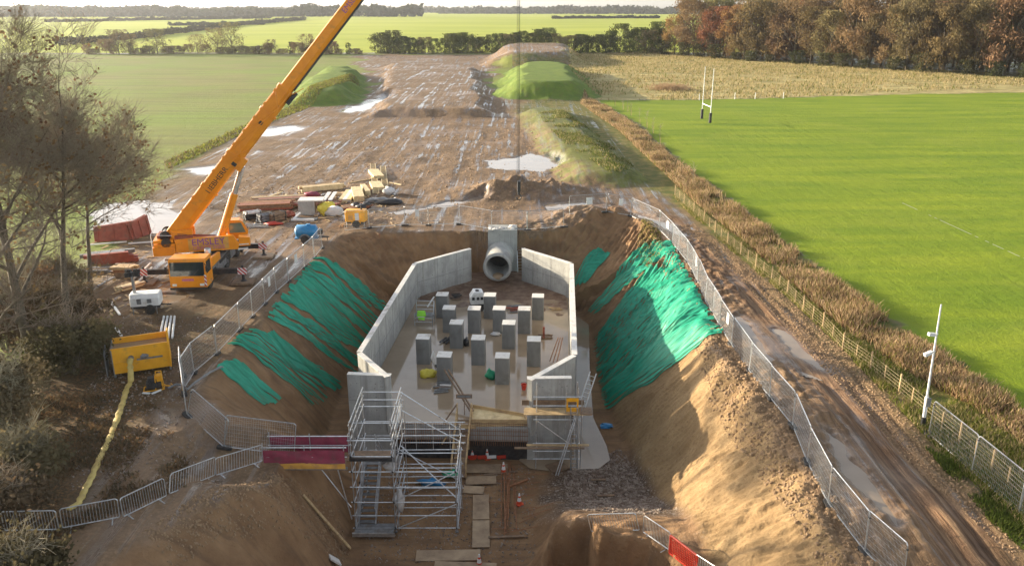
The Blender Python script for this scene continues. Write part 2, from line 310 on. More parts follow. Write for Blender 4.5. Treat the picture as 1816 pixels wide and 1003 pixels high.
M = {}
M['terrain'] = terrain_mat()
g = NG('haze'); pv = g.n('ShaderNodeVolumePrincipled'); pv.inputs['Color'].default_value = (.92, .95, 1.0, 1); pv.inputs['Density'].default_value = .00008; pv.inputs['Anisotropy'].default_value = .55
g.t.links.new(pv.outputs[0], g.out.inputs['Volume']); M['haze'] = g.m
M['puddle'] = water_mat('puddle_water', (.27, .205, .145), (.34, .265, .19), .05)
M['flood'] = water_mat('flood_water', (.29, .215, .14), (.36, .275, .185), .06)
g = NG('concrete'); P = g.pos(); n1 = g.noise(P, .9, 5, .6)
col = g.mix(g.ramp(n1, .35, .65), (.285, .285, .27), (.40, .40, .375))
col = g.mix(g.math('MULTIPLY', g.ramp(g.noise(g.scale(P, (2.2, 2.2, .16)), 1.3, 5, .6), .52, .70), .55), col, (.19, .175, .15))
col = g.mix(g.math('MULTIPLY', g.ramp(g.noise(g.scale(P, (3.5, 3.5, .25)), 1.7, 4, .6), .56, .70), .4), col, (.52, .51, .48))
col = g.mix(g.ramp(g.noise(P, 7, 3, .6), .62, .72), col, (.22, .21, .19))
M['concrete'] = g.done(col, .75, g.bump(g.noise(P, 9, 4), .15, .01))
M['concrete_face'] = M['concrete']
M['conc_shade'] = pmat('shade_toned_concrete', (.155, .155, .15), (.225, .225, .215), 1.3, .6, .12, stretch=(1, 1, .4), dirt=(.12, .11, .095), dsc=.9, dlo=.5, dhi=.8)  # column shafts: shade on the fronts put into a darker concrete colour
M['conc_lit_top'] = pmat('concrete_lit_top', (.62, .60, .56), (.74, .71, .66), 3, .8, .1, dirt=(.36, .30, .23), dsc=1.2, dlo=.56, dhi=.75)  # pale concrete, lightened further so sky light on tops is in the colour
M['galv'] = pmat('galvanised_steel', (.42, .43, .44), (.60, .61, .62), 6, .38, 0, .75, dirt=(.26, .22, .18), dsc=2.5, dlo=.58, dhi=.8)
M['galv_wire'] = pmat('galvanised_wire', (.42, .43, .44), (.55, .56, .57), 6, .5, 0, .5)
M['rubber'] = pmat('rubber', (.02, .02, .02), (.045, .042, .04), 8, .8, .1, dirt=(.12, .08, .05), dsc=3, dlo=.5, dhi=.75)
M['crane'] = pmat('crane_yellow', (.78, .262, .008), (.86, .315, .012), 1.5, .38, 0, dirt=(.42, .20, .05), dsc=1.6, dlo=.58, dhi=.85)
M['yellow'] = pmat('yellow_paint', (.74, .345, .012), (.82, .40, .02), 2, .45, 0, dirt=(.40, .24, .07), dsc=1.8, dlo=.55, dhi=.8)
M['dark'] = pmat('dark_steel', (.025, .025, .028), (.055, .055, .058), 5, .5, .05, .3, dirt=(.11, .085, .065), dsc=2, dlo=.5, dhi=.8)
M['grey'] = pmat('grey_steel', (.16, .165, .17), (.25, .255, .26), 4, .5, .05, .3, dirt=(.17, .13, .10), dsc=2, dlo=.5, dhi=.8)
M['chrome'] = pmat('polished_rod', (.6, .6, .62), (.72, .72, .74), 3, .18, 0, .9)
M['white'] = pmat('white_paint', (.70, .70, .68), (.80, .80, .78), 3, .45, 0, dirt=(.42, .37, .30), dsc=2.5, dlo=.56, dhi=.8)
M['blue'] = pmat('blue_paint', (.012, .16, .36), (.02, .21, .44), 3, .4, 0, dirt=(.10, .14, .18), dsc=3, dlo=.58, dhi=.8)
M['red'] = pmat('red_paint', (.46, .035, .02), (.56, .06, .03), 3, .5, 0, dirt=(.25, .08, .05), dsc=3, dlo=.55, dhi=.8)
M['redsteel'] = pmat('red_oxide', (.25, .055, .03), (.36, .095, .055), 2, .6, .05, dirt=(.17, .09, .06), dsc=1.5)
M['maroon'] = pmat('maroon_sheet', (.21, .03, .06), (.30, .05, .085), 1.6, .55, .1, dirt=(.16, .07, .07), dsc=2)
M['orange'] = pmat('ochre_sheet', (.58, .30, .05), (.66, .36, .08), 2, .6, .05, dirt=(.35, .2, .1), dsc=2)
M['rust'] = pmat('rusty_bar', (.20, .085, .035), (.33, .15, .07), 6, .8, .1)
M['wood'] = pmat('timber', (.40, .27, .13), (.56, .40, .21), 2, .75, .1, stretch=(1, 1, 6), dirt=(.28, .19, .11), dsc=1.5)
M['paletimber'] = pmat('pale_timber', (.60, .47, .25), (.72, .58, .34), 3, .7, .08, dirt=(.42, .31, .18), dsc=2)
M['darkwood'] = pmat('weathered_timber', (.17, .11, .07), (.27, .18, .11), 3, .8, .1, dirt=(.13, .09, .06), dsc=2)
M['ply'] = pmat('plywood', (.33, .23, .14), (.43, .31, .19), 1.5, .7, .05, dirt=(.22, .15, .095), dsc=1.2, dlo=.42, dhi=.7)
M['glass'] = pmat('cab_glass', (.018, .026, .028), (.035, .048, .05), 1, .08, 0, spec=.8)
M['glass2'] = pmat('cab_glass_green', (.10, .15, .12), (.16, .22, .17), 1, .1, 0, spec=.8)
M['purple'] = pmat('purple_lettering', (.20, .05, .26), (.26, .07, .32), 4, .5)
M['pinkpanel'] = pmat('pink_lettering', (.50, .12, .20), (.55, .16, .25), 4, .5)
M['black'] = pmat('black_lettering', (.012, .012, .012), (.03, .03, .03), 4, .5)
M['hose'] = pmat('yellow_hose', (.50, .37, .10), (.64, .50, .17), 2.2, .6, .2, dirt=(.35, .24, .09), dsc=2, dist=.05)
M['hivis'] = pmat('hivis', (.30, .80, .05), (.38, .90, .09), 4, .7)
M['bagyellow'] = pmat('yellow_sack', (.60, .50, .04), (.72, .60, .10), 3, .7, .3, dist=.08)
M['bagwhite'] = pmat('white_sack', (.62, .60, .58), (.75, .73, .70), 3, .75, .3, dirt=(.4, .35, .3), dsc=3, dist=.08)
M['greensheet'] = pmat('green_sheet', (.01, .22, .10), (.02, .32, .16), 2, .6, .3, dist=.08)
M['cone'] = pmat('cone_orange', (.55, .06, .02), (.65, .09, .03), 4, .5)
M['bark'] = pmat('bark', (.075, .06, .042), (.14, .115, .08), 3, .9, .4, stretch=(1, 1, .3), dist=.05)
def leafmat(name, c1, c2, c3, trans=.35, sc=.5):
    g = NG(name); P = g.pos(); oi = g.n('ShaderNodeObjectInfo').outputs['Random']
    col = g.mix(g.ramp(g.noise(P, sc, 4, .6), .35, .65), c1, c2); col = g.mix(g.ramp(g.noise(P, sc * 4, 3), .55, .75), col, c3)
    hs = g.n('ShaderNodeHueSaturation', Hue=g.n('ShaderNodeMapRange', i0=oi, i1=0.0, i2=1.0, i3=.475, i4=.525).outputs[0], Saturation=1.0,
             Value=g.n('ShaderNodeMapRange', i0=g.math('FRACT', g.math('MULTIPLY', oi, 7.31)), i1=0.0, i2=1.0, i3=.75, i4=1.25).outputs[0], Color=col).outputs[0]
    d = g.n('ShaderNodeBsdfDiffuse', Color=hs); t = g.n('ShaderNodeBsdfTranslucent', Color=hs); mx = g.n('ShaderNodeMixShader', i0=trans, i1=d.outputs[0], i2=t.outputs[0])
    g.t.links.new(mx.outputs[0], g.out.inputs[0]); return g.m
M['twig'] = leafmat('twigs', (.24, .205, .155), (.33, .285, .215), (.28, .225, .16), .2, .3)
M['brownleaf'] = leafmat('brown_leaves', (.15, .095, .05), (.21, .135, .07), (.27, .17, .075), .35, .6)
M['wood_brown'] = leafmat('woodland_brown', (.15, .10, .058), (.23, .155, .08), (.24, .135, .06), .25, .12)
M['wood_olive'] = leafmat('woodland_olive', (.145, .12, .06), (.21, .175, .08), (.23, .165, .07), .25, .12)
M['wood_russet'] = leafmat('woodland_russet', (.20, .105, .05), (.27, .15, .065), (.31, .165, .06), .25, .12)
M['hedge_green'] = leafmat('hedge_green', (.06, .075, .025), (.11, .125, .035), (.16, .165, .045), .25, .2)
M['ivy'] = leafmat('ivy_green', (.05, .055, .026), (.08, .08, .036), (.11, .095, .045), .2, .6)
M['bramble'] = leafmat('bramble_brown', (.10, .082, .05), (.155, .12, .07), (.18, .12, .06), .25, .5)
M['drygrass'] = leafmat('dry_grass', (.40, .295, .15), (.57, .44, .25), (.28, .185, .10), .4, .35)
M['straw'] = leafmat('straw', (.42, .34, .16), (.60, .49, .26), (.32, .27, .10), .4, .2)
M['greengrass'] = leafmat('green_grass', (.12, .15, .028), (.20, .21, .045), (.26, .22, .07), .4, .4)
M['farwood'] = leafmat('far_wood', (.035, .042, .025), (.06, .062, .03), (.07, .06, .035), .2, .01)
def netmat():
    g = NG('green_netting'); P = g.pos()
    col = g.mix(g.ramp(g.noise(g.scale(P, (.3, 2.0, .3)), 1.5, 5, .6), .35, .65), (.010, .26, .15), (.035, .42, .27))
    col = g.mix(g.math('MULTIPLY', g.ramp(g.noise(g.scale(P, (.5, 3.5, .5)), 3, 4, .6), .52, .68), .45), col, (.012, .14, .085))
    col = g.mix(g.math('MULTIPLY', g.ramp(g.noise(P, .5, 3), .58, .8), .35), col, (.20, .22, .12))
    d = g.n('ShaderNodeBsdfDiffuse', Color=col); t = g.n('ShaderNodeBsdfTranslucent', Color=col); gl = g.n('ShaderNodeBsdfGlossy', Color=(.6, .8, .7), Roughness=.4)
    mx = g.n('ShaderNodeMixShader', i0=.25, i1=d.outputs[0], i2=t.outputs[0]); m2 = g.n('ShaderNodeMixShader', i0=.06, i1=mx.outputs[0], i2=gl.outputs[0])
    g.t.links.new(m2.outputs[0], g.out.inputs[0]); return g.m
M['net'] = netmat()
def stripemat(name, a, b, sc):
    g = NG(name); sp = g.n('ShaderNodeSeparateXYZ', i0=g.obj()); s = g.math('ADD', g.math('ADD', sp.outputs[0], sp.outputs[1]), sp.outputs[2])
    f = g.math('GREATER_THAN', g.math('FRACT', g.math('MULTIPLY', s, sc)), .5)
    return g.done(g.mix(f, a, b), .5)
M['hazard'] = stripemat('hazard_stripes', (.75, .72, .70), (.50, .03, .03), 3.0)

# ------------------------------------------------------------------ terrain: one tensor grid, cut into named pieces
def axis(lo, hi, d, far_lo, far_hi, k):
    a = list(np.arange(lo, hi + 1e-6, d)); s = d
    while a[-1] < far_hi: s = min(s * (1 + k), 160); a.append(a[-1] + s)
    s = d
    while a[0] > far_lo: s = min(s * (1 + k), 160); a.insert(0, a[0] - s)
    return np.array(a)
gx = axis(-24, 22, .2, -3000, 3000, .055); gy = axis(26, 84, .09, -60, 3500, .021)
X, Y = np.meshgrid(gx, gy); nx, ny = len(gx), len(gy)
hh, AT, ZN = terrain(X.ravel(), Y.ravel(), True)
HG = hh.reshape(ny, nx)
dzdy, dzdx = np.gradient(HG, gy, gx)
NRM = np.stack([-dzdx, -dzdy, np.ones_like(HG)], -1); NRM /= np.linalg.norm(NRM, axis=-1, keepdims=True); NRM = NRM.reshape(-1, 3)
VER = np.stack([X.ravel(), Y.ravel(), hh], -1)
ii = (np.arange(ny - 1)[:, None] * nx + np.arange(nx - 1)[None, :]).ravel()
QUAD = np.stack([ii, ii + 1, ii + nx + 1, ii + nx], -1); ZQ = ZN[ii]
for zi, nm in enumerate(('ground', 'excavation', 'haul_road', 'sports_field', 'meadow', 'grass_verge', 'earth_bank', 'crop_field', 'far_field')):
    q = QUAD[ZQ == zi]
    if not len(q): continue
    u, inv = np.unique(q, return_inverse=True); inv = inv.reshape(q.shape)
    me = bpy.data.meshes.new(nm); me.vertices.add(len(u)); me.vertices.foreach_set('co', VER[u].astype(np.float32).ravel())
    me.loops.add(len(q) * 4); me.loops.foreach_set('vertex_index', inv.astype(np.int32).ravel())
    me.polygons.add(len(q)); me.polygons.foreach_set('loop_start', np.arange(0, len(q) * 4, 4, dtype=np.int32))
    me.polygons.foreach_set('use_smooth', np.ones(len(q), bool)); me.update(calc_edges=True)
    for k, v in AT.items():
        at_ = me.attributes.new(k, 'FLOAT', 'POINT'); at_.data.foreach_set('value', v[u].astype(np.float32))
    me.normals_split_custom_set_from_vertices(NRM[u].astype(np.float32).tolist())
    me.materials.append(M['terrain']); o = bpy.data.objects.new(nm, me); COL.objects.link(o); o['kind'] = 'structure'
def gz(x, y):                                      # height of the built grid
    i = min(max(np.searchsorted(gx, x) - 1, 0), nx - 2); j = min(max(np.searchsorted(gy, y) - 1, 0), ny - 2)
    u = (x - gx[i]) / (gx[i + 1] - gx[i]); v = (y - gy[j]) / (gy[j + 1] - gy[j])
    return float((HG[j, i] * (1 - u) + HG[j, i + 1] * u) * (1 - v) + (HG[j + 1, i] * (1 - u) + HG[j + 1, i + 1] * u) * v)
def gzv(x, y):
    i = np.clip(np.searchsorted(gx, x) - 1, 0, nx - 2); j = np.clip(np.searchsorted(gy, y) - 1, 0, ny - 2)
    u = (x - gx[i]) / (gx[i + 1] - gx[i]); v = (y - gy[j]) / (gy[j + 1] - gy[j])
    return (HG[j, i] * (1 - u) + HG[j, i + 1] * u) * (1 - v) + (HG[j + 1, i] * (1 - u) + HG[j + 1, i + 1] * u) * v
def hit(px, py, z0=8.0, raw=False):                # where the photo's line of sight meets the built ground
    r = ray(px, py); zs = np.linspace(z0, -7.5, 700); t = (zs - CH) / r[2]
    hs = gzv(r[0] * t, r[1] * t); k = int(np.argmax(hs >= zs))
    if hs[k] < zs[k]: k = len(zs) - 1
    return Vector((r[0] * t[k], r[1] * t[k], float(hs[k])))
def hitg(px, py): return hit(px, py, 3.0)

# ------------------------------------------------------------------ mesh builder and scene bookkeeping
class MB:
    def __init__(s, m=None): s.v = []; s.f = []; s.m = m
    def add(s, vs, fs):
        b = len(s.v)
        for p in vs:
            p = Vector(p); s.v.append(tuple(s.m @ p) if s.m is not None else tuple(p))
        s.f += [tuple(b + i for i in f) for f in fs]; return s
    def box(s, x0, x1, y0, y1, z0, z1, tx=0, ty=0):
        return s.add([(x0, y0, z0), (x1, y0, z0), (x1, y1, z0), (x0, y1, z0), (x0 + tx, y0 + ty, z1), (x1 - tx, y0 + ty, z1), (x1 - tx, y1 - ty, z1), (x0 + tx, y1 - ty, z1)],
                     [(3, 2, 1, 0), (4, 5, 6, 7), (0, 1, 5, 4), (1, 2, 6, 5), (2, 3, 7, 6), (3, 0, 4, 7)])
    def cbox(s, c, d, b=.0):                       # centred box with chamfered vertical edges
        x, y, z = c; a, e, h = d[0] / 2, d[1] / 2, d[2] / 2
        if not b: return s.box(x - a, x + a, y - e, y + e, z - h, z + h)
        return s.prism([(x - a + b, y - e), (x + a - b, y - e), (x + a, y - e + b), (x + a, y + e - b), (x + a - b, y + e), (x - a + b, y + e), (x - a, y + e - b), (x - a, y - e + b)], z - h, z + h)
    def prism(s, poly, z0, z1, inset=0):
        n = len(poly); cx = sum(p[0] for p in poly) / n; cy = sum(p[1] for p in poly) / n
        top = [(p[0] + (cx - p[0]) * inset, p[1] + (cy - p[1]) * inset) for p in poly]
        return s.add([(p[0], p[1], z0) for p in poly] + [(p[0], p[1], z1) for p in top],
                     [tuple(range(n - 1, -1, -1)), tuple(range(n, 2 * n))] + [(i, (i + 1) % n, n + (i + 1) % n, n + i) for i in range(n)])
    def xz(s, poly, y0, y1):                       # profile in x,z pushed along y
        n = len(poly)
        return s.add([(p[0], y0, p[1]) for p in poly] + [(p[0], y1, p[1]) for p in poly],
                     [tuple(range(n)), tuple(range(2 * n - 1, n - 1, -1))] + [(i, n + i, n + (i + 1) % n, (i + 1) % n) for i in range(n)])
    def yz(s, poly, x0, x1):
        n = len(poly)
        return s.add([(x0, p[0], p[1]) for p in poly] + [(x1, p[0], p[1]) for p in poly],
                     [tuple(range(n - 1, -1, -1)), tuple(range(n, 2 * n))] + [(i, (i + 1) % n, n + (i + 1) % n, n + i) for i in range(n)])
    def tube(s, a, b, r=.025, n=5, r2=None, cap=True):
        a = Vector(a); b = Vector(b); d = b - a
        if d.length < 1e-6: return s
        d.normalize(); p = d.orthogonal().normalized(); q = d.cross(p); r2 = r if r2 is None else r2
        vs = [a + (p * math.cos(2 * math.pi * k / n) + q * math.sin(2 * math.pi * k / n)) * r for k in range(n)] + \
             [b + (p * math.cos(2 * math.pi * k / n) + q * math.sin(2 * math.pi * k / n)) * r2 for k in range(n)]
        fs = [(k, (k + 1) % n, n + (k + 1) % n, n + k) for k in range(n)]
        if cap: fs += [tuple(range(n - 1, -1, -1)), tuple(range(n, 2 * n))]
        return s.add(vs, fs)
    def path(s, pts, r=.02, n=5, close=False):
        P = list(pts) + ([pts[0]] if close else [])
        for a, b in zip(P[:-1], P[1:]): s.tube(a, b, r, n)
        return s
    def bar(s, a, b, w, h, up=(0, 0, 1), w2=None, h2=None):   # rectangular bar from a to b, w across, h along up
        a = Vector(a); b = Vector(b); d = (b - a).normalized(); u = Vector(up); sx = d.cross(u)
        if sx.length < 1e-5: sx = d.orthogonal()
        sx.normalize(); u = sx.cross(d); w2 = w if w2 is None else w2; h2 = h if h2 is None else h2
        q = lambda c, ww, hh: [c - sx * ww / 2 - u * hh / 2, c + sx * ww / 2 - u * hh / 2, c + sx * ww / 2 + u * hh / 2, c - sx * ww / 2 + u * hh / 2]
        return s.add(q(a, w, h) + q(b, w2, h2), [(3, 2, 1, 0), (4, 5, 6, 7), (0, 1, 5, 4), (1, 2, 6, 5), (2, 3, 7, 6), (3, 0, 4, 7)])
    def loft(s, rings, cap=True, closed=True):
        n = len(rings[0]); vs = [p for r in rings for p in r]; fs = []
        for k in range(len(rings) - 1):
            for i in range(n if closed else n - 1): fs.append((k * n + i, k * n + (i + 1) % n, (k + 1) * n + (i + 1) % n, (k + 1) * n + i))
        if cap: fs += [tuple(range(n - 1, -1, -1)), tuple(range((len(rings) - 1) * n, len(rings) * n))]
        return s.add(vs, fs)
    def lathe(s, prof, c=(0, 0, 0), n=14, axis='z'):
        rings = []
        for r, z in prof:
            ring = []
            for k in range(n):
                a = 2 * math.pi * k / n; x, y = r * math.cos(a), r * math.sin(a)
                p = (x, y, z) if axis == 'z' else ((z, x, y) if axis == 'x' else (y, z, x))
                ring.append((c[0] + p[0], c[1] + p[1], c[2] + p[2]))
            rings.append(ring)
        return s.loft(rings)
    def lump(s, c, r, seed=0, n=10, m=6, amp=.25):
        q = random.Random(seed); rings = []
        for j in range(m + 1):
            ph = math.pi * j / m; ring = []
            for k in range(n):
                th = 2 * math.pi * k / n; w = 1 + amp * (q.random() - .5) * 2 * (0 < j < m)
                ring.append((c[0] + r[0] * w * math.sin(ph) * math.cos(th), c[1] + r[1] * w * math.sin(ph) * math.sin(th), c[2] - r[2] * w * math.cos(ph)))
            rings.append(ring)
        return s.loft(rings, cap=False)
    def build(s, name, mat, parent=None, smooth=False, world=True, kind=None):
        vs = s.v
        if parent is not None and world: im = WM[parent.name]; vs = [tuple(im @ Vector(p)) for p in vs]
        me = bpy.data.meshes.new(name); me.from_pydata(vs, [], s.f); me.materials.append(M[mat] if isinstance(mat, str) else mat)
        if smooth: me.polygons.foreach_set('use_smooth', [True] * len(me.polygons))
        return link(name, me, parent, kind)
WM = {}; KIDS = {}
def link(name, me, parent=None, kind=None):
    o = bpy.data.objects.new(name, me); COL.objects.link(o)
    if parent is not None:
        o.parent = parent; KIDS.setdefault(parent.name, []).append(o)
        if parent.name in WM: WM[o.name] = WM[parent.name]
    else: WM[o.name] = Matrix.Identity(4)
    if kind: o['kind'] = kind
    return o
def tag(o, label, cat, group=None):
    o['label'] = label; o['category'] = cat
    if group: o['group'] = group
    return o
def thing(name, label, cat, loc, rz=0.0, group=None, rx=0.0, ry=0.0, sc=(1, 1, 1)):
    o = bpy.data.objects.new(name, None); COL.objects.link(o); o.empty_display_size = .2
    o.location = loc; o.rotation_euler = (rx, ry, rz); o.scale = sc
    WM[o.name] = (Matrix.LocRotScale(Vector(loc), o.rotation_euler, Vector(sc))).inverted()
    return tag(o, label, cat, group)
def copy_thing(root, loc, rz, label, rx=0.0, ry=0.0, sc=None, skip=()):
    r = root.copy(); COL.objects.link(r); r.location = loc; r.rotation_euler = (rx, ry, rz)
    if sc is not None: r.scale = sc
    if label: r['label'] = label
    for c in KIDS.get(root.name, []):
        if c.name.split('.')[0] in skip: continue
        d = c.copy(); COL.objects.link(d); d.parent = r; KIDS.setdefault(r.name, []).append(d)
        for e in KIDS.get(c.name, []):
            f = e.copy(); COL.objects.link(f); f.parent = d
    return r
def one(mb, name, mat, label, cat, group=None, smooth=False):
    return tag(mb.build(name, mat, None, smooth), label, cat, group)
def text_part(name, txt, size, mat, parent, origin, xdir, up, ext=.01):
    cu = bpy.data.curves.new(name, 'FONT'); cu.body = txt; cu.size = size; cu.extrude = ext; cu.align_x = 'CENTER'; cu.align_y = 'CENTER'
    t = bpy.data.objects.new(name + '_src', cu); COL.objects.link(t); dg = bpy.context.evaluated_depsgraph_get(); dg.update()
    me = bpy.data.meshes.new_from_object(t.evaluated_get(dg)); bpy.data.objects.remove(t); bpy.data.curves.remove(cu)
    x = Vector(xdir).normalized(); u = Vector(up); z = x.cross(u).normalized(); u = z.cross(x)
    m = Matrix(((x.x, u.x, z.x, origin[0]), (x.y, u.y, z.y, origin[1]), (x.z, u.z, z.z, origin[2]), (0, 0, 0, 1)))
    me.transform(WM[parent.name] @ m); me.materials.clear(); me.materials.append(M[mat]); me.name = name
    return link(name, me, parent)
ORD = ['first', 'second', 'third', 'fourth', 'fifth', 'sixth', 'seventh', 'eighth', 'ninth', 'tenth', 'eleventh', 'twelfth', 'thirteenth', 'fourteenth', 'fifteenth', 'sixteenth', 'seventeenth', 'eighteenth', 'nineteenth', 'twentieth']
def nth(i): return ORD[i] if i < 20 else ('twenty-' + ORD[i - 20] if i < 29 else ('thirtieth' if i == 29 else ('thirty-' + ORD[i - 30] if i < 39 else ('fortieth' if i == 39 else 'forty-' + ORD[i - 40] if i < 49 else f'{i + 1}th'))))

# puddles: flat water lying in the hollows of the ground
for kp, (P, z) in enumerate(PUDW):
    c = np.mean(P, 0); sc = 0.15 + .008 * c[1]; zw = z - .05 - .004 * kp
    d = sdp(P, VER[:, 0], VER[:, 1]) if False else None
    Pa = np.array(P); lo = Pa.min(0) - 3 * sc; hi = Pa.max(0) + 3 * sc
    i0, i1 = np.searchsorted(gx, [lo[0], hi[0]]); j0, j1 = np.searchsorted(gy, [lo[1], hi[1]])
    sub = (np.arange(j0, j1)[:, None] * nx + np.arange(i0, i1)[None, :]); sx_, sy_ = VER[sub, 0], VER[sub, 1]
    dd = sdp(P, sx_, sy_); ok = (VER[sub, 2] < zw) & (dd < 2.2 * sc)
    cell = ok[:-1, :-1] | ok[1:, :-1] | ok[:-1, 1:] | ok[1:, 1:]; jj, ii2 = np.nonzero(cell)
    if not len(jj): continue
    w = i1 - i0; q = np.stack([jj * w + ii2, jj * w + ii2 + 1, (jj + 1) * w + ii2 + 1, (jj + 1) * w + ii2], -1); u, inv = np.unique(q, return_inverse=True)
    mb = MB(); mb.v = [(float(sx_.ravel()[k]), float(sy_.ravel()[k]), zw) for k in u]; mb.f = [tuple(int(v) for v in r) for r in inv.reshape(q.shape)]
    o = mb.build('puddle', 'puddle'); o['kind'] = 'structure'

# ------------------------------------------------------------------ concrete structure in the pit
WT, WTH = -0.7, 0.34
def wallpts(px): return [G(p[0], p[1], WT) for p in px]
A_, B_, C_, D_, E_ = wallpts([(615,663),(692,666),(642,624),(739,467),(836,441)])
A1, B1, C1, D1, E1 = wallpts([(1014,670),(935,671),(1014,628),(1010,467),(925,441)])
def wall_run(mb, p, q, z0, z1, th=WTH, side=1):
    d = Vector((q.x - p.x, q.y - p.y, 0)).normalized(); n = Vector((-d.y, d.x, 0)) * th * side
    a, b = Vector((p.x, p.y, 0)), Vector((q.x, q.y, 0))
    poly = [a, b, b + n, a + n]
    if side > 0: poly = poly
    else: poly = poly[::-1]
    mb.prism([(v.x, v.y) for v in poly], z0, z1)
def make_wall(label, pts, side, zb):
    t = thing('retaining_wall', label, 'concrete wall', (pts[0].x, pts[0].y, zb), 0, 'abutment walls of the underpass')
    nm = ['end_panel', 'splay_panel', 'long_panel', 'wing_panel']
    for k in range(4):
        p, q = pts[k], pts[k + 1]; d = (q - p).normalized()
        mb = MB(); z0 = zb if k == 0 else (SLABZ - .6)
        # shorten slightly at the joints so faces butt instead of crossing
        pp = p + d * (.0 if k == 0 else .03); qq = q - d * .03
        wall_run(mb, pp, qq, z0, WT - .035, WTH, side)
        o = mb.build(nm[k], 'concrete', t)
        mb = MB(); wall_run(mb, p, q, WT - .035, WT + .004 * k, WTH + .03, side); mb.build('coping', 'conc_lit_top', t)
        # shutter joints and tie holes
        L = (q - p).length; n = Vector((-d.y, d.x, 0)) * side
        js = MB(); i = 2.4
        while i < L - .4:
            c = p + d * i - n * .004
            js.bar((c.x, c.y, SLABZ), (c.x, c.y, WT - .05), .03, .012, up=n)
            i += 2.4
        c0 = p - n * .004 + d * .05; c1 = q - n * .004 - d * .05
        js.bar((c0.x, c0.y, -2.5), (c1.x, c1.y, -2.5), .012, .03)
        for a in np.arange(.6, L - .3, 1.2):
            for z in (-1.3, -2.2, -3.1): c = p + d * a; js.bar(c - n * .006 + Vector((0, 0, z - WT)), c + n * .01 + Vector((0, 0, z - WT)), .07, .07)
        js.build('form_mark', 'grey', t, kind='stuff')
        # outside face marks of the end panel
        if k == 0:
            js = MB(); 
            for f in (.33, .66): 
                c = p + d * L * f + n * (WTH + .004); js.bar((c.x, c.y, zb), (c.x, c.y, WT - .05), .03, .012, up=n)
            js.build('form_mark', 'grey', t, kind='stuff')
    return t
make_wall('long pale concrete wall on the shaded left side of the flooded slab', [A_, B_, C_, D_, E_], 1, FLOOR - .3)
make_wall('sunlit pale concrete wall on the right side of the flooded slab', [A1, B1, C1, D1, E1], -1, FLOOR - .3)
# slab with its front edge, flood water and silt
yaw = R(-3.6)
sl = thing('foundation_slab', 'flooded concrete base slab carrying fourteen short columns', 'slab', (-2.6, 47, FLOOR))
fl_ = G(697, 752, SLABZ); fr_ = G(937, 757, SLABZ)
poly = [(fl_.x, fl_.y), (fr_.x, fr_.y), (C1.x - .05, C1.y), (D1.x - .05, D1.y), (E1.x, E1.y - .3), (E_.x, E_.y - .3), (D_.x + .05, D_.y), (C_.x + .05, C_.y)]
MB().prism(poly, SLABZ - 1.05, SLABZ - .05).build('slab_top', 'concrete', sl)
b2 = MB(); b2.prism([(fl_.x - .1, fl_.y + .25), (fr_.x + .1, fr_.y + .25), (C1.x - .4, C1.y + 2), (C_.x + .4, C_.y + 2)], FLOOR - .3, SLABZ - 1.06); b2.build('footing', 'dark', sl)
rb = MB(); d = (fr_ - fl_)
for k in range(60):
    p = fl_ + d * ((k + .5) / 60); 
    rb.tube((p.x, p.y - .04, SLABZ - 1.35), (p.x, p.y - .04, SLABZ - .12), .016, 4); rb.tube((p.x, p.y - .02, SLABZ - .05), (p.x, p.y - .02, SLABZ + .22 + .1 * random.random()), .014, 4)
for z in (-.3, -.6, -.95): rb.tube(fl_ + Vector((0, -.06, z)), fr_ + Vector((0, -.06, z)), .014, 4)
rb.build('starter_bar', 'rust', sl, kind='stuff')
wp = [(fl_.x + .1, fl_.y + .12), (fr_.x - .1, fr_.y + .12)] + [(C1.x - .02, C1.y), (D1.x - .02, D1.y), (E1.x, E1.y - .3), (E_.x, E_.y - .3), (D_.x + .02, D_.y), (C_.x + .02, C_.y)]
MB().add([(p[0], p[1], SLABZ) for p in wp], [tuple(range(8))]).build('flood_water', 'flood')['kind'] = 'structure'
# silt bank between the wing walls
def patch(name, x0, x1, y0, y1, f, mat, kind, st=.35, parent=None):
    nx_, ny_ = int((x1 - x0) / st) + 1, int((y1 - y0) / st) + 1; vs = []; fs = []
    for j in range(ny_):
        for i in range(nx_): x = x0 + (x1 - x0) * i / (nx_ - 1); y = y0 + (y1 - y0) * j / (ny_ - 1); vs.append((x, y, f(x, y)))
    for j in range(ny_ - 1):
        for i in range(nx_ - 1): k = j * nx_ + i; fs.append((k, k + 1, k + nx_ + 1, k + nx_))
    o = MB(); o.v = vs; o.f = fs; o = o.build(name, mat, parent, True)
    if kind: o['kind'] = kind
    return o
def silt(x, y):
    a = np.array([x]), np.array([y]); w = float(fbm(a[0] * .35, a[1] * .5, 300, 4)[0]); return SLABZ - .22 + .30 * float(sst(66.5, 69.5, np.array([y + w * 4.5]))[0]) + w * .10
g = NG('silt'); P = g.pos(); nz = g.noise(P, 1.2, 5)
M['silt'] = g.done(g.mix(g.ramp(nz, .35, .65), (.12, .07, .045), (.19, .12, .075)), g.mixf(g.ramp(nz, .4, .6), .8, .4), g.bump(g.noise(P, 4, 5), .6, .1))
patch('silt_bank', -8.4, 4.9, 63, 78.2, silt, 'silt', 'structure', .3)
# lower pools
def pool(pts, z, mat='puddle'):
    o = MB().add([(*G(p[0], p[1], z)[:2], z) for p in pts], [tuple(range(len(pts)))]).build('pool', mat); o['kind'] = 'structure'
pool([(1022,560),(1044,575),(1046,660),(1052,740),(1076,790),(1082,815),(1062,830),(1016,832),(1012,830),(1016,700)], FLOOR + .10)
pool([(935,800),(1018,800),(1018,828),(990,836),(940,830),(920,815)], FLOOR + .08, 'flood')
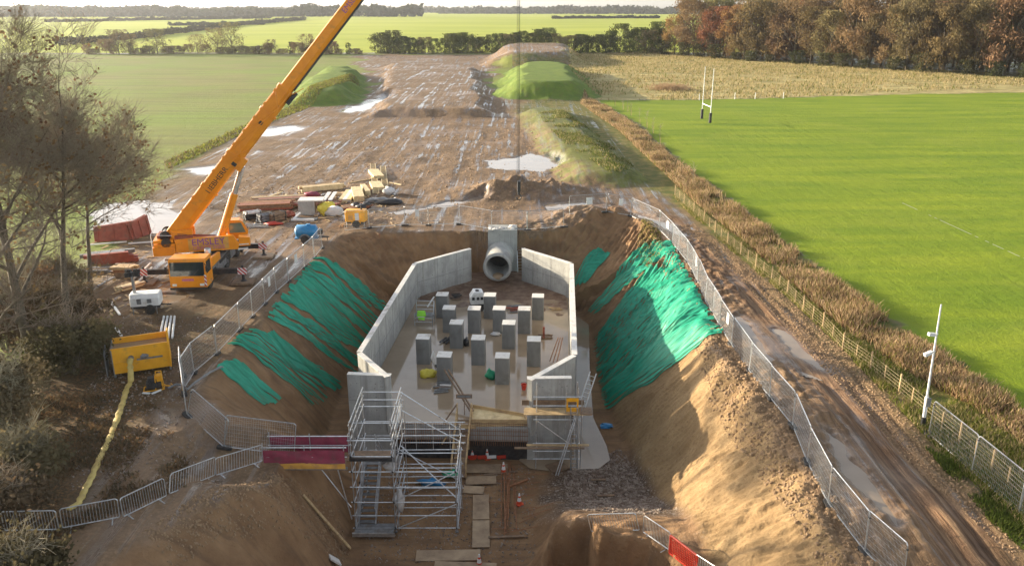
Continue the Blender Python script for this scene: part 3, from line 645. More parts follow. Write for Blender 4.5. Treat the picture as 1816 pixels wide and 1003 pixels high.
# columns on a staggered grid
z8 = [(623,290),(860,293),(1099,298),(657,357),(782,360),(906,360),(1031,362),(693,430),(954,432),(528,503),(802,507),(1079,514),(633,592),(922,597)]
clab = ['far left shaded concrete column beside the work platform', 'middle concrete column of the back row behind the white mixer', 'far right concrete column of the back row near the sunlit wing wall',
        'leftmost concrete column in the row of four', 'concrete column in the row of four standing before the white mixer', 'third concrete column from the left in the row of four', 'rightmost concrete column in the row of four',
        'left one of the two concrete columns in the middle row', 'right one of the two concrete columns in the middle row', 'concrete column nearest the left wall, pink sheet leaning beside it',
        'middle concrete column of the second row, mirrored in the water', 'concrete column nearest the right wall in the second row', 'front left concrete column with a yellow sack beside it', 'front right concrete column with a green sheet beside it']
for k, (a, b) in enumerate(z8):
    p = G(a / 2.786 + 560, b / 2.786 + 420, -1.95)
    t = thing('concrete_column', clab[k], 'column', (p.x, p.y + .5, SLABZ - .2), yaw, 'concrete columns on the flooded slab')
    im = MB(); im.cbox((0, 0, 1.1), (1.0, 1.0, 2.2), .03); im.build('shaft', 'conc_shade', t, world=False)
    im = MB(); im.cbox((0, 0, 2.225), (1.012, 1.012, .05), .03); im.build('top_face', 'conc_lit_top', t, world=False)
# concrete pipe and headwall
pz = hitg(882, 520).z
pc = U(882, 474, 74.4); pb = U(889, 443, 80.6)
t = thing('drainage_pipe', 'large grey concrete pipe coming out of the bank at the far end', 'pipe', (pc.x, pc.y, pc.z - 1.3))
ax = (pb - pc).normalized(); u = Vector((1, 0, 0)); u = (u - ax * u.dot(ax)).normalized(); w = ax.cross(u)
def ring(c, r, n=28): return [c + u * math.cos(2 * math.pi * k / n) * r + w * math.sin(2 * math.pi * k / n) * r for k in range(n)]
RO, RI = 1.38, 1.1
mb = MB(); mb.loft([ring(pc + ax * 4.6, RI), ring(pc + ax * .02, RI), ring(pc, RI + .05), ring(pc, RO), ring(pc + ax * .5, RO), ring(pc + ax * .52, RO - .06), ring(pc + ax * 3.0, RO - .06), ring(pc + ax * 3.02, RO), ring(pc + ax * 7.5, RO)], cap=False)
mb.build('pipe_barrel', 'concrete', t, True)
MB().loft([ring(pc + ax * 4.0, RI + .01), ring(pc + ax * 4.05, .01)], cap=False).build('pipe_plug', 'dark', t)
mb = MB(); mb.lump(pc - ax * -.6 + Vector((0, 0, -1.05)), (.6, .8, .2), 3); mb.build('silt', 'ply', t, True)
h0 = U(866, 442, 79.6); h1 = U(917, 442, 79.6)
t = thing('headwall', 'squat concrete headwall with a broken top above the pipe', 'headwall', (h0.x + 1, 80.2, h0.z))
mb = MB(); mb.box(h0.x, h1.x, 78.7, 80.9, -4.0, .28); mb.build('front_face', 'concrete', t)
mb = MB()
for k in range(14): x = h0.x + .15 + (h1.x - h0.x - .3) * random.random(); mb.lump((x, 78.95 + random.random() * .9, .29), (.15 + .15 * random.random(), .15 + .15 * random.random(), .06 + .07 * random.random()), k, 6, 4, .5)
mb.build('broken_concrete', 'conc_lit_top', t)
MB().box(h1.x + .0, h1.x + 2.6, 79.25, 79.4, -2.4, .05).build('trench_sheet', 'darkwood', t)
MB().box(h0.x - 2.0, h0.x, 79.25, 79.4, -2.2, .0).build('trench_sheet', 'darkwood', t)
one(MB().lump(Vector((h1.x - .45, 79.6, .42)), (.42, .3, .18), 5, 8, 5, .3), 'white_sack', 'bagwhite', 'crumpled white sack lying on top of the pipe headwall', 'sack', smooth=True)

# ------------------------------------------------------------------ ladders
def ladder(a, b, w, label, mat='galv', group='ladders', side=None):
    a = Vector(a); b = Vector(b); d = (b - a).normalized(); s = Vector(side) if side else Vector((1, 0, 0)); s = (s - d * s.dot(d)).normalized() * w / 2
    t = thing('ladder', label, 'ladder', a, 0, group)
    for k in (-1, 1): MB().bar(a + s * k, b + s * k, .035, .08, s).build('stile', mat, t)
    mb = MB(); L = (b - a).length; n = int(L / .3)
    rung = None
    for k in range(n):
        p = a + d * (.2 + .3 * k); r = MB().tube(p - s, p + s, .02, 4); o = r.build('rung', mat, t)
lb = hitg(1036, 702); ladder(U(1024, 745, 50.5) , U(1052, 660, 52.0), .45, 'pale aluminium ladder leaning on the foot of the netted right slope', 'white')
ladder((h1.x + .35, 78.0, -4.6), (h1.x + .2, 79.4, -.4), .5, 'ladder standing beside the pipe at the far end of the pit')
ladder(U(1018, 833, 45.2), U(1018, 722, 45.0), .4, 'upright ladder at the foot of the right scaffold', side=(1, 0, 0))

# ------------------------------------------------------------------ scaffold helpers
def tp(parent, name, a, b, r=.032, mat='galv', n=5): return MB().tube(a, b, r, n).build(name, mat, parent)
# stair tower
sx = [-8.66, -6.45, -3.05]; sy = [38.75, 40.7, 42.7]; zb = FLOOR
t = thing('stair_tower', 'galvanised scaffold stair tower in the foreground of the pit', 'scaffold tower', (-6.0, 40.5, zb))
tops = {(0, 0): .35, (1, 0): .5, (2, 0): -2.3, (0, 1): .3, (1, 1): .45, (2, 1): -2.2, (0, 2): .1, (1, 2): .1, (2, 2): -1.9}
for (i, j), zt in tops.items():
    x, y = sx[i], sy[j]; tp(t, 'upright', (x, y, zb + .05), (x + .01, y, zt), .034); MB().box(x - .09, x + .09, y - .09, y + .09, zb + .02, zb + .05).build('base_plate', 'grey', t)
for i, j in ((0, 0), (1, 0), (1, 2), (2, 1)):
    x, y = sx[i] + .16, sy[j] + .1; tp(t, 'upright', (x, y, zb), (x, y, tops[(i, j)] - .5), .03)
for z in (-6.2, -5.4, -4.55, -3.6, -2.65, -1.72, -.75):
    for j in range(3):
        if z < -2.4 or j < 0: tp(t, 'ledger', (sx[1] - .15, sy[j] - .05, z), (sx[2] + .15, sy[j] - .05, z + .02 * j))
        if j != 1 or z > -2: tp(t, 'ledger', (sx[0] - .15, sy[j] - .05, z), (sx[1] + .15, sy[j] - .05, z))
    for i in range(3):
        if i == 2 and z > -2.3: continue
        tp(t, 'transom', (sx[i] + .05, sy[0] - .15, z + .06), (sx[i] + .05, sy[2] + .15, z + .06))
for a, b in (((sx[1], sy[0], -6.3), (sx[2], sy[0], -4.7)), ((sx[1], sy[0] + .1, -4.6), (sx[2], sy[0] + .1, -2.75)), ((sx[1], sy[2], -1.0), (sx[2] + .2, sy[2], -3.2)), ((sx[2], sy[1], -4.4), (sx[1], sy[1], -2.4)),
             ((sx[1], sy[2] + .1, .1), (sx[2] - .2, sy[2] + .1, -2.2)), ((sx[1] + .2, sy[1], -2.2), (sx[2], sy[0], -4.3)), ((sx[0], sy[0], -6.2), (sx[0], sy[2], -3.0)), ((sx[1], sy[2], -6.2), (sx[1], sy[0], -3.4)), ((sx[2], sy[0], -6.2), (sx[2], sy[2], -4.0))):
    tp(t, 'brace', a, b)
for x in np.linspace(sx[1] + .8, sx[2] - .6, 3):
    for z0, z1 in ((-1.75, -.95), (-2.75, -1.9)): 
        tp(t, 'rail_post', (x, sy[2] + .12, z0 - .9), (x, sy[2] + .12, z1 - .9), .02)
for z in (-1.85, -2.3, -2.75, -3.2): tp(t, 'guard_rail', (sx[1] - .1, sy[2] + .12, z), (sx[2] + .3, sy[2] + .12, z), .028)
# decks of separate boards
def deck(parent, x0, x1, y0, y1, z, n, along='x', mat='grey', th=.05, name='deck_board'):
    for k in range(n):
        if along == 'x': w = (y1 - y0) / n; MB().box(x0 + random.uniform(-.06, .06), x1 + random.uniform(-.06, .06), y0 + w * k + .012, y0 + w * (k + 1) - .012, z, z + th).build(name, mat, parent)
        else: w = (x1 - x0) / n; MB().box(x0 + w * k + .012, x0 + w * (k + 1) - .012, y0 + random.uniform(-.06, .06), y1 + random.uniform(-.06, .06), z, z + th).build(name, mat, parent)
deck(t, sx[0] + .05, sx[1] - .05, sy[0] - .75, sy[0] + .35, zb + .28, 4, 'x', 'grey'); deck(t, sx[0] + .05, sx[1] - .05, sy[0] - .2, sy[0] + .75, -1.86, 4, 'x', 'darkwood')
deck(t, sx[0] + .05, sx[1] - .05, sy[2] - .9, sy[2] + .1, -4.1, 4, 'x', 'grey')
MB().box(sx[0] - .05, sx[1] + .05, sy[0] - .80, sy[0] - .76, zb + .25, zb + .50).build('toe_board', 'galv', t)
MB().box(sx[0] - .05, sx[1] + .05, sy[0] - .24, sy[0] - .21, -1.9, -1.7).build('toe_board', 'dark', t)
def flight(x0, x1, a, b, n):                        # a, b = (y, z) of foot and head
    for x in (x0, x1): MB().bar((x, a[0], a[1]), (x, b[0], b[1]), .05, .2).build('stringer', 'galv', t)
    for k in range(n):
        f = (k + .5) / n; y = a[0] + (b[0] - a[0]) * f; z = a[1] + (b[1] - a[1]) * f
        MB().box(x0 + .03, x1 - .03, y - .12, y + .12, z - .02, z + .02).build('tread', 'grey', t)
    for x in (x0, x1):
        for hgt in (.5, 1.0): tp(t, 'handrail', (x, a[0], a[1] + hgt), (x, b[0], b[1] + hgt), .026)
        for f in (.05, .5, .95): y = a[0] + (b[0] - a[0]) * f; z = a[1] + (b[1] - a[1]) * f; tp(t, 'rail_post', (x, y, z), (x, y, z + 1.02), .024)
flight(sx[0] + .12, sx[0] + 1.05, (sy[0] + .3, zb + .3), (sy[2] - .9, -4.1), 11)
flight(sx[0] + 1.2, sx[1] - .1, (sy[2] - .9, -4.1), (sy[0] + .8, -1.85), 11)
for z in (-.9, -1.4): tp(t, 'guard_rail', (sx[0], sy[0] - .2, z), (sx[0] + .1, sy[0] - .2, z)); tp(t, 'guard_rail', (sx[1], sy[0] - .3, z), (sx[1], sy[2] + .3, z + .35))
tp(t, 'guard_rail', (sx[0] - .1, sy[2] + .2, .05), (sx[1] + .1, sy[2] + .2, .05)); tp(t, 'guard_rail', (sx[0] - .1, sy[2] + .2, -.45), (sx[1] + .1, sy[2] + .2, -.45))
for a in (-.2, .3): tp(t, 'guard_rail', (sx[0], sy[0] - .2, a - .1), (sx[0] + .02, sy[2] + .3, a)); tp(t, 'guard_rail', (sx[1], sy[0] - .2, a - .1), (sx[1] + .02, sy[2] + .3, a))
couplers = MB()
for (i, j), zt in tops.items():
    for z in (-6.2, -4.55, -2.65, -1.72):
        if z < zt: couplers.cbox((sx[i], sy[j] - .03, z), (.11, .12, .1))
couplers.build('coupler', 'dark', t, kind='stuff')
one(MB().lump(Vector((-7.0, 41.2, -3.75)), (.42, .36, .4), 11, 9, 6, .4), 'white_sack', 'bagwhite', 'white sack of rubbish on the middle landing of the stair tower', 'sack', smooth=True)
one(MB().lump(Vector((-6.3, 39.6, -5.0)), (.3, .25, .7), 12, 8, 6, .4), 'debris_sack', 'bagwhite', 'grey white sack tied to the middle upright of the stair tower', 'sack', smooth=True)
# ground items behind the tower
def gthing(mb, name, mat, label, cat, group=None, smooth=False): return one(mb, name, mat, label, cat, group, smooth)
def pallet(c, rz, label, mat='darkwood', tilt=0):
    t = thing('pallet', label, 'pallet', c, rz, 'pallets on the pit floor', tilt)
    for k in range(7): MB().box(-.6, .6, -.5 + k * .148, -.5 + k * .148 + .1, .12, .14).build('slat', mat, t, world=False)
    for k in range(3): MB().box(-.6 + k * .55, -.5 + k * .55, -.5, .5, .02, .118).build('bearer', mat, t, world=False)
pallet((-5.35, 43.9, FLOOR + .1), .1, 'dark pallet on the ground seen through the stair tower'); pallet(tuple(G(988, 829, FLOOR + .05)), .5, 'weathered pallet lying at the foot of the right scaffold')
one(MB().lump((-4.95, 43.3, FLOOR + .3), (.75, .3, .22), 21, 9, 5, .4), 'blue_sheet', 'blue', 'crumpled blue sheet on the ground behind the stair tower', 'sheet', smooth=True)
one(MB().lump((-3.8, 44.2, FLOOR + .4), (.5, .35, .18), 22, 9, 5, .4), 'green_sheet', 'greensheet', 'small green sheet on boards behind the stair tower', 'sheet', smooth=True)
# footbridge from the bank to the tower
y0b, y1b = 37.55, 38.75; zd = -1.62; xa, xb = -12.95, -8.7
t = thing('footbridge', 'short footbridge with maroon sheeted sides between bank and stair tower', 'footbridge', (-10.8, 38.1, zd))
deck(t, xa, xb, y0b + .05, y1b - .05, zd, 5, 'x', 'darkwood')
for y in (y0b, y1b):
    MB().bar((xa - .1, y, zd - .12), (xb + .1, y, zd - .12), .07, .16).build('beam', 'grey', t)
    for x in (xa, -10.8, xb - .05): tp(t, 'post', (x, y, zd - .2), (x, y, zd + 1.25 + .1 * (x < -12)), .03)
    for z in (.55, 1.1): tp(t, 'rail', (xa - .1, y, zd + z), (xb + .1, y, zd + z), .03)
def sheet(parent, name, mat, p, q, z0, z1, amp, seed, flip=0, n=30, m=6):
    vs = []; fs = []; rr = random.Random(seed); ph = [rr.random() * 6 for _ in range(4)]
    d = (q - p); nn = Vector((-d.y, d.x, 0)).normalized()
    for j in range(m + 1):
        for i in range(n + 1):
            f = i / n; w = amp * (math.sin(f * 23 + ph[0]) * .5 + math.sin(f * 9 + ph[1] + j) * .6 + math.sin(f * 47 + ph[2]) * .3) * (.3 + .7 * math.sin(math.pi * j / m))
            c = p + d * f + nn * w; vs.append((c.x, c.y, z0 + (z1 - z0) * j / m + .03 * math.sin(f * 9 + ph[3]) * (j == m)))
    for j in range(m):
        for i in range(n): k = j * (n + 1) + i; fs.append((k, k + 1, k + n + 2, k + n + 1))
    mb = MB(); mb.v = vs; mb.f = fs; return mb.build(name, mat, parent, True)
sheet(t, 'side_sheet', 'maroon', Vector((xa, y0b - .06, 0)), Vector((xb, y0b - .06, 0)), zd + .2, zd + .96, .035, 1)
sheet(t, 'side_sheet', 'maroon', Vector((xa, y1b + .06, 0)), Vector((xb, y1b + .06, 0)), zd + .1, zd + 1.1, .035, 2)
sheet(t, 'kick_sheet', 'orange', Vector((xa, y0b - .07, 0)), Vector((xb, y0b - .07, 0)), zd - .12, zd + .2, .02, 3)
tp(t, 'prop', (xb - .5, y0b + .2, zd - .2), (xb + .1, y0b + .1, -4.9), .035); tp(t, 'prop', (xb - 1.4, y0b + .2, zd - .2), (xb + .1, y0b + .15, -4.2), .03)
# right scaffold round the wall end
yF, yB = 45.35, 46.25
t = thing('wall_scaffold', 'small tube scaffold round the end of the sunlit right wall', 'scaffold', (2.7, 45.6, FLOOR))
xs = [1.5, 4.05]
for x in xs:
    for y in (yF, yB if x > 3.9 else yF + .22): tp(t, 'upright', (x, y, FLOOR), (x + .02, y, -.6 if x < 2 else -.9), .034)
tp(t, 'upright', (xs[1] + .25, yF, FLOOR), (xs[1] + .25, yF, -1.6), .03); tp(t, 'upright', (3.3, yF - .05, -4.0), (3.32, yF - .05, -1.2), .026)
for z in (-1.45, -2.05, -3.0, -5.2, -5.75, -4.65): tp(t, 'ledger', (xs[0] - .2, yF - .05, z), (xs[1] + .2, yF - .05, z), .03)
for z in (-2.6, -4.75):
    for x in xs: tp(t, 'transom', (x + .05, yF - .4, z), (x + .05, yB + .2, z), .03)
tp(t, 'brace', (1.6, yF - .1, -3.1), (3.5, yF - .1, -4.6)); tp(t, 'brace', (3.9, yF - .1, -2.7), (2.7, yF - 1.1, -6.3), .04); tp(t, 'brace', (4.0, yF - .1, -2.7), (2.85, yF - 1.1, -6.3), .04)
for k in range(4): MB().box(.7 + .1 * random.random(), 4.75 + .2 * random.random(), yF - .35 + k * .235, yF - .13 + k * .235, -2.55, -2.5).build('scaffold_board', 'wood', t)
MB().box(.62, 4.5, yB + .0, yB + .04, -2.5, -2.15).build('toe_board', 'darkwood', t); MB().box(4.2, 4.95, yF - .4, yF + .5, -2.48, -2.43).build('scaffold_board', 'darkwood', t)
for k in range(2): MB().box(.9 - k * .75, 4.8 - k * .3, yF - .3 - k * .25, yF - .1 - k * .25, -4.72 - k * .06, -4.67 - k * .06).build('scaffold_board', 'darkwood' if k else 'wood', t)
gt = thing('ladder_gate', 'yellow safety gate on the right scaffold at the top of the ladder', 'gate', (3.7, yF - .12, -2.45))
for z0, z1 in ((.05, .3), (.72, .95)): MB().box(-.36, .36, -.03, .03, z0, z1).build('gate_bar', 'yellow', gt, world=False)
for x in (-.36, .28): MB().box(x, x + .1, -.032, .032, .05, .95).build('gate_post', 'yellow', gt, world=False)
# timber ramp with rails from the slab edge to the ground
a = Vector((-3.05, 47.0, SLABZ + .1)); b = Vector((-3.3, 44.2, FLOOR + .1)); s = Vector((.45, 0, 0))
t = thing('timber_ramp', 'steep timber ramp with handrails between slab edge and pit floor', 'ramp', b)
MB().bar(a, b, .85, .05, (0, .6, 1)).build('ramp_board', 'darkwood', t)
for k in range(8): p = a + (b - a) * ((k + .5) / 8); MB().box(p.x - .4, p.x + .4, p.y - .04, p.y + .04, p.z + .04, p.z + .09).build('cleat', 'wood', t)
for k in (-1, 1):
    for hh_ in (.55, 1.05): MB().bar(a + s * k + Vector((0, .25, hh_)), b + s * k + Vector((0, -.1, hh_)), .05, .1).build('handrail', 'wood', t)
    for f in (.02, .5, .98): p = a + (b - a) * f + s * k; MB().bar(p - Vector((0, 0, .1)), p + Vector((0, 0, 1.15)), .06, .08, (1, 0, 0)).build('rail_post', 'wood', t)
MB().bar(a + Vector((-.5, .3, -.2)), a + Vector((-1.4, -1.0, -1.2)), .06, .1).build('brace', 'wood', t); MB().bar(a + Vector((-.45, .3, 1.0)), a + Vector((-1.3, -.2, -.1)), .05, .08).build('brace', 'darkwood', t)
# plywood formwork tray on the slab edge
p0, p1 = G(838, 722, SLABZ + .2), G(930, 738, SLABZ + .2); q0, q1 = G(836, 748, SLABZ + .1), G(935, 749, SLABZ + .1)
t = thing('formwork_tray', 'shallow plywood formwork tray on the front edge of the slab', 'formwork', q0)
MB().add([q0, q1, p1, p0, q0 - Vector((0, 0, .06)), q1 - Vector((0, 0, .06)), p1 - Vector((0, 0, .06)), p0 - Vector((0, 0, .06))], [(0, 1, 2, 3), (7, 6, 5, 4), (0, 4, 5, 1), (1, 5, 6, 2), (2, 6, 7, 3), (3, 7, 4, 0)]).build('base_sheet', 'paletimber', t)
for aa, bb, m in ((p0, p1, 'wood'), (q0, q1, 'wood'), (q1, p1, 'wood'), (q0, p0, 'wood')): MB().bar(aa + Vector((0, 0, .08)), bb + Vector((0, 0, .08)), .06, .28).build('edge_board', m, t)
one(MB().bar(G(700, 752, SLABZ + .1) + Vector((4.2, -.05, -.12)), q1 + Vector((-.2, -.12, -.22)), .06, .3), 'edge_shutter', 'wood', 'long timber shutter along the slab edge under the tray', 'shutter')
t = thing('notice_board', 'small dark board on a post beside the timber ramp', 'board', G(823, 735, SLABZ))
p = U(823, 702, G(823, 735, SLABZ).y); MB().box(p.x - .52, p.x + .52, p.y - .03, p.y + .03, p.z - .14, p.z + .14).build('board', 'darkwood', t); MB().box(p.x - .46, p.x + .46, p.y - .036, p.y - .031, p.z - .08, p.z + .08).build('board_face', 'grey', t)
MB().bar((p.x, p.y + .05, SLABZ), (p.x, p.y + .05, p.z), .05, .05, (1, 0, 0)).build('post', 'darkwood', t)
for k in range(2):
    a = G(790 + 4 * k, 672, SLABZ + 1.9 - .4 * k) ; one(MB().bar(G(834 + k * 5, 728, SLABZ + .3), U(788 + 7 * k, 655, 51.3), .08, .12), 'leaning_timber', 'darkwood', ('upper' if k else 'lower') + ' one of two long grey timbers slanting from ramp to front left column', 'timber', 'timbers leaning on the front column')

# ------------------------------------------------------------------ mobile crane
CX, CY, crz = -25.2, 60.4, R(4.0)
crz_m = Matrix.Translation((CX, CY, 0)) @ Matrix.Rotation(crz, 4, 'Z')   # local +y runs from the cab to the rear
cr = thing('mobile_crane', 'yellow mobile crane with its boom raised over the pit', 'crane', (CX, CY, 0), crz)
def cb(name, mat, fn, parent=None, smooth=False):
    mb = MB(); fn(mb); return mb.build(name, mat, parent or cr, smooth, world=False)
HW = 1.38
cb('chassis', 'grey', lambda m: (m.box(-.55, .55, 1.4, 12.6, .75, 1.3), m.box(-HW, HW, 2.0, 12.5, 1.32, 1.52), m.box(-HW, -HW + .35, 5.1, 9.8, .62, 1.3), m.box(HW - .35, HW, 2.9, 6.0, .62, 1.3), m.box(HW - .3, HW, 7.4, 9.0, .6, 1.3)))
cab = cb('driver_cab', 'crane', lambda m: m.yz([(0, .45), (-.03, 1.35), (.12, 2.62), (.35, 2.72), (1.75, 2.72), (1.85, 2.5), (1.85, .55), (1.4, .5), (1.3, .45)], -HW, HW))
def glassq(m, x0, x1, a, b, off=.012):             # pane on the cab front between heights a, b
    ya = lambda z: (-.03 + (z - 1.35) * .15 / 1.27) - off
    m.add([(x0, ya(a), a), (x1, ya(a), a), (x1, ya(b), b), (x0, ya(b), b)], [(0, 1, 2, 3)])
    return m
cb('windscreen', 'glass', lambda m: glassq(m, -HW + .08, HW - .08, 1.42, 2.5), cab)
cb('wiper', 'dark', lambda m: (m.bar((-.7, -.06, 1.45), (-.1, .0, 1.95), .03, .03), m.bar((.4, -.06, 1.45), (.9, .0, 1.95), .03, .03)), cab)
cb('side_window', 'glass', lambda m: m.add([(HW + .008, .3, 1.5), (HW + .008, 1.5, 1.5), (HW + .008, 1.5, 2.45), (HW + .008, .42, 2.45)], [(0, 1, 2, 3)]), cab)
cb('bumper', 'dark', lambda m: m.box(-HW, HW, -.14, .1, .36, .5), cab)
for x in (-1.05, 1.05): cb('headlight', 'white', lambda m: m.box(x - .16, x + .16, -.06, .02, .62, .8), cab)
cb('badge', 'pinkpanel', lambda m: m.box(-.45, .45, -.035, -.01, 1.02, 1.2), cab)
for x in (-HW - .16, HW + .16): cb('mirror', 'dark', lambda m: (m.box(x - .09, x + .09, -.1, -.02, 1.75, 2.2), m.bar((x, -.05, 2.2), (x * .86, .1, 2.4), .04, .04)), cab)
cb('corner_marker', 'hazard', lambda m: m.box(HW - .12, HW + .03, -.05, .04, .6, 1.5), cab)
cb('engine_cover', 'crane', lambda m: m.yz([(1.95, 1.53), (1.95, 2.3), (4.4, 2.1), (4.4, 1.53)], HW - .22, HW))
cb('deck_box', 'dark', lambda m: (m.box(-HW + .1, -.2, 2.2, 3.6, 1.53, 1.95), m.box(-.9, .6, 3.8, 4.9, 1.53, 1.8)))
cb('deck_rail', 'grey', lambda m: (m.path([(-HW, 1.9, 2.7), (-HW + .1, 3.2, 2.3), (-HW + .2, 4.4, 1.6)], .04), m.path([(-.9, 2.1, 2.1), (-.3, 2.6, 1.9), (.4, 2.3, 2.2)], .05)))
cb('exhaust', 'galv', lambda m: m.lathe([(.26, 1.5), (.26, 2.55), (.22, 2.6), (.2, 2.55)], (.62, 3.7, 0), 12), smooth=True)
whl = None
for y in (1.25, 4.75, 6.4, 10.0, 11.6):
    for x in (-1.1, 1.1):
        if whl is None:
            whl = cb('wheel', 'rubber', lambda m: m.lathe([(.30, -.26), (.58, -.28), (.68, -.2), (.68, .2), (.58, .28), (.30, .26)], (0, 0, 0), 20, 'x'), smooth=False); wp_ = cr
            rim = cb('rim', 'grey', lambda m: m.lathe([(.05, -.2), (.12, -.3), (.2, -.22), (.38, -.27), (.38, .27), (.2, .22), (.12, .3), (.05, .2)], (0, 0, 0), 14, 'x'), whl)
            whl.location = (x, y, .68); first = whl
        else:
            w_ = first.copy(); COL.objects.link(w_); w_.parent = cr; w_.location = (x, y, .68); KIDS[cr.name].append(w_)
            r_ = rim.copy(); COL.objects.link(r_); r_.parent = w_
for s in (-1, 1): cb('mudguard', 'dark', lambda m: (m.box(s * 1.38 - .05, s * 1.38 + .05, 4.0, 7.2, 1.2, 1.45), m.box(s * 1.38 - .05, s * 1.38 + .05, 9.3, 12.4, 1.2, 1.45)))
for k, (y, sx_, xe) in enumerate(((2.55, 1, 3.55), (9.9, 1, 3.6), (2.75, -1, 4.35), (9.9, -1, 4.0))):
    ob = cb('outrigger_beam', 'dark', lambda m: m.box(min(sx_ * .3, sx_ * xe), max(sx_ * .3, sx_ * xe), y - .16, y + .16, .78, 1.2))
    cb('hazard_plate', 'hazard', lambda m: m.box(sx_ * xe - .36, sx_ * xe + .36, y - .19, y - .165, .72, 1.26), ob)
    cb('jack', 'dark', lambda m: (m.tube((sx_ * xe, y, .2), (sx_ * xe, y, 1.42), .10, 10), m.tube((sx_ * xe, y, .12), (sx_ * xe, y, .24), .3, 10, .14)), ob)
    w = crz_m @ Vector((sx_ * xe, y, 0)); z = gz(w.x, w.y)
    pt = thing('outrigger_mat', ['timber mat under the front outrigger nearest the pit fence', 'timber mat under the rear outrigger beside the blue bowser', 'timber mat under the front outrigger behind the white lighting tower', 'timber mat under the outrigger hidden behind the crane'][k], 'mat', (w.x, w.y, 0.02), crz, 'mats under the crane outriggers')
    for q in range(5): MB().box(-.85, .85, -.75 + q * .3 + .01, -.75 + (q + 1) * .3 - .01, -.06, .12).build('plank', 'darkwood' if k != 1 else 'ply', pt, world=False)
# superstructure, heading to the boom tip
cen = crz_m @ Vector((-.1, 7.0, 0)); TIP = U(922, -383, 74.5)
hd = Vector((TIP.x - cen.x, TIP.y - cen.y, 0)).normalized(); rt = Vector((hd.y, -hd.x, 0)); UPZ = Vector((0, 0, 1))
sm_ = Matrix(((hd.x, rt.x, 0, cen.x), (hd.y, rt.y, 0, cen.y), (0, 0, 1, 0), (0, 0, 0, 1)))   # local x forward, y right, z up
def sb(name, mat, fn, parent=None, smooth=False):
    mb = MB(sm_); fn(mb); return mb.build(name, mat, parent or cr, smooth)
sb('slew_ring', 'dark', lambda m: m.lathe([(1.1, 1.5), (1.1, 1.75), (.9, 1.78)], (0, 0, 0), 20))
sup = sb('superstructure', 'crane', lambda m: (m.xz([(-2.6, 1.8), (-2.6, 2.95), (-1.6, 3.0), (.4, 3.0), (2.0, 3.0), (2.45, 2.2), (2.3, 1.8)], 1.05, 1.35), m.box(-2.5, 2.1, -1.3, 1.04, 1.78, 2.25), m.box(-2.9, -1.2, -.9, -.45, 2.2, 3.6), m.box(-2.9, -1.2, .45, .9, 2.2, 3.6), m.box(.8, 1.6, -.6, .6, 2.2, 2.7)))
text_part('lettering', 'EMSLEY', .80, 'purple', cr, sm_ @ Vector((.0, 1.37, 2.60)), hd, UPZ, .012)
text_part('lettering', 'CRANE HIRE', .46, 'pinkpanel', cr, sm_ @ Vector((.0, 1.37, 2.10)), hd, UPZ, .012)
sb('sign_panel', 'orange', lambda m: m.box(-1.6, 1.6, 1.35, 1.358, 1.92, 2.95))
sb('counterweight', 'crane', lambda m: (m.box(-4.4, -2.65, -1.35, 1.35, 1.62, 2.35), m.box(-4.3, -2.65, -1.3, 1.3, 2.36, 2.62), m.box(-4.3, -2.75, -1.3, 1.28, 2.7, 2.95)))
sb('winch_drum', 'dark', lambda m: (m.lathe([(.1, -.9), (.42, -.9), (.42, -.8), (.3, -.79), (.3, .79), (.42, .8), (.42, .9), (.1, .9)], (-3.4, 0, 3.2), 14, 'y'), m.lathe([(.1, .95), (.4, .95), (.4, 1.3), (.1, 1.3)], (-3.3, 0, 2.7), 12, 'y')))
sb('handrail', 'white', lambda m: (m.path([(-4.4, 1.3, 1.7), (-4.4, 1.34, 3.5)], .03), m.path([(-4.4, -1.3, 3.6), (-4.4, 1.3, 3.5)], .03), m.path([(-4.4, 1.3, 3.45), (-2.8, 1.3, 3.3)], .025)))
sb('top_gear', 'redsteel', lambda m: (m.box(-4.0, -3.0, -.8, .9, 3.0, 3.25), m.box(-2.6, -1.2, .95, 1.3, 2.98, 3.2), m.tube((-2.4, 1.1, 3.2), (.2, .9, 2.95), .06), m.tube((-2.4, .9, 3.3), (.6, .7, 2.95), .06)))
ocab = sb('operator_cab', 'crane', lambda m: (m.xz([(1.5, 2.2), (1.35, 3.7), (1.5, 3.85), (2.5, 3.85), (2.75, 3.7), (3.15, 2.9), (3.05, 2.2)], -1.5, -.55), m.box(2.4, 3.3, .2, 1.2, 2.0, 2.75)))
sb('cab_window', 'glass2', lambda m: (m.add([(1.62, -.54, 2.75), (2.95, -.54, 2.75), (2.62, -.54, 3.62), (1.55, -.54, 3.62)], [(0, 1, 2, 3)])), ocab)
sb('cab_windscreen', 'glass2', lambda m: m.add([(3.13, -1.42, 2.95), (3.13, -.63, 2.95), (2.79, -.63, 3.66), (2.79, -1.42, 3.66)], [(0, 1, 2, 3)]), ocab)
sb('front_step', 'white', lambda m: (m.box(2.3, 3.1, 1.05, 1.4, 1.75, 1.82), m.box(2.4, 3.2, 1.0, 1.36, 2.15, 2.2)))
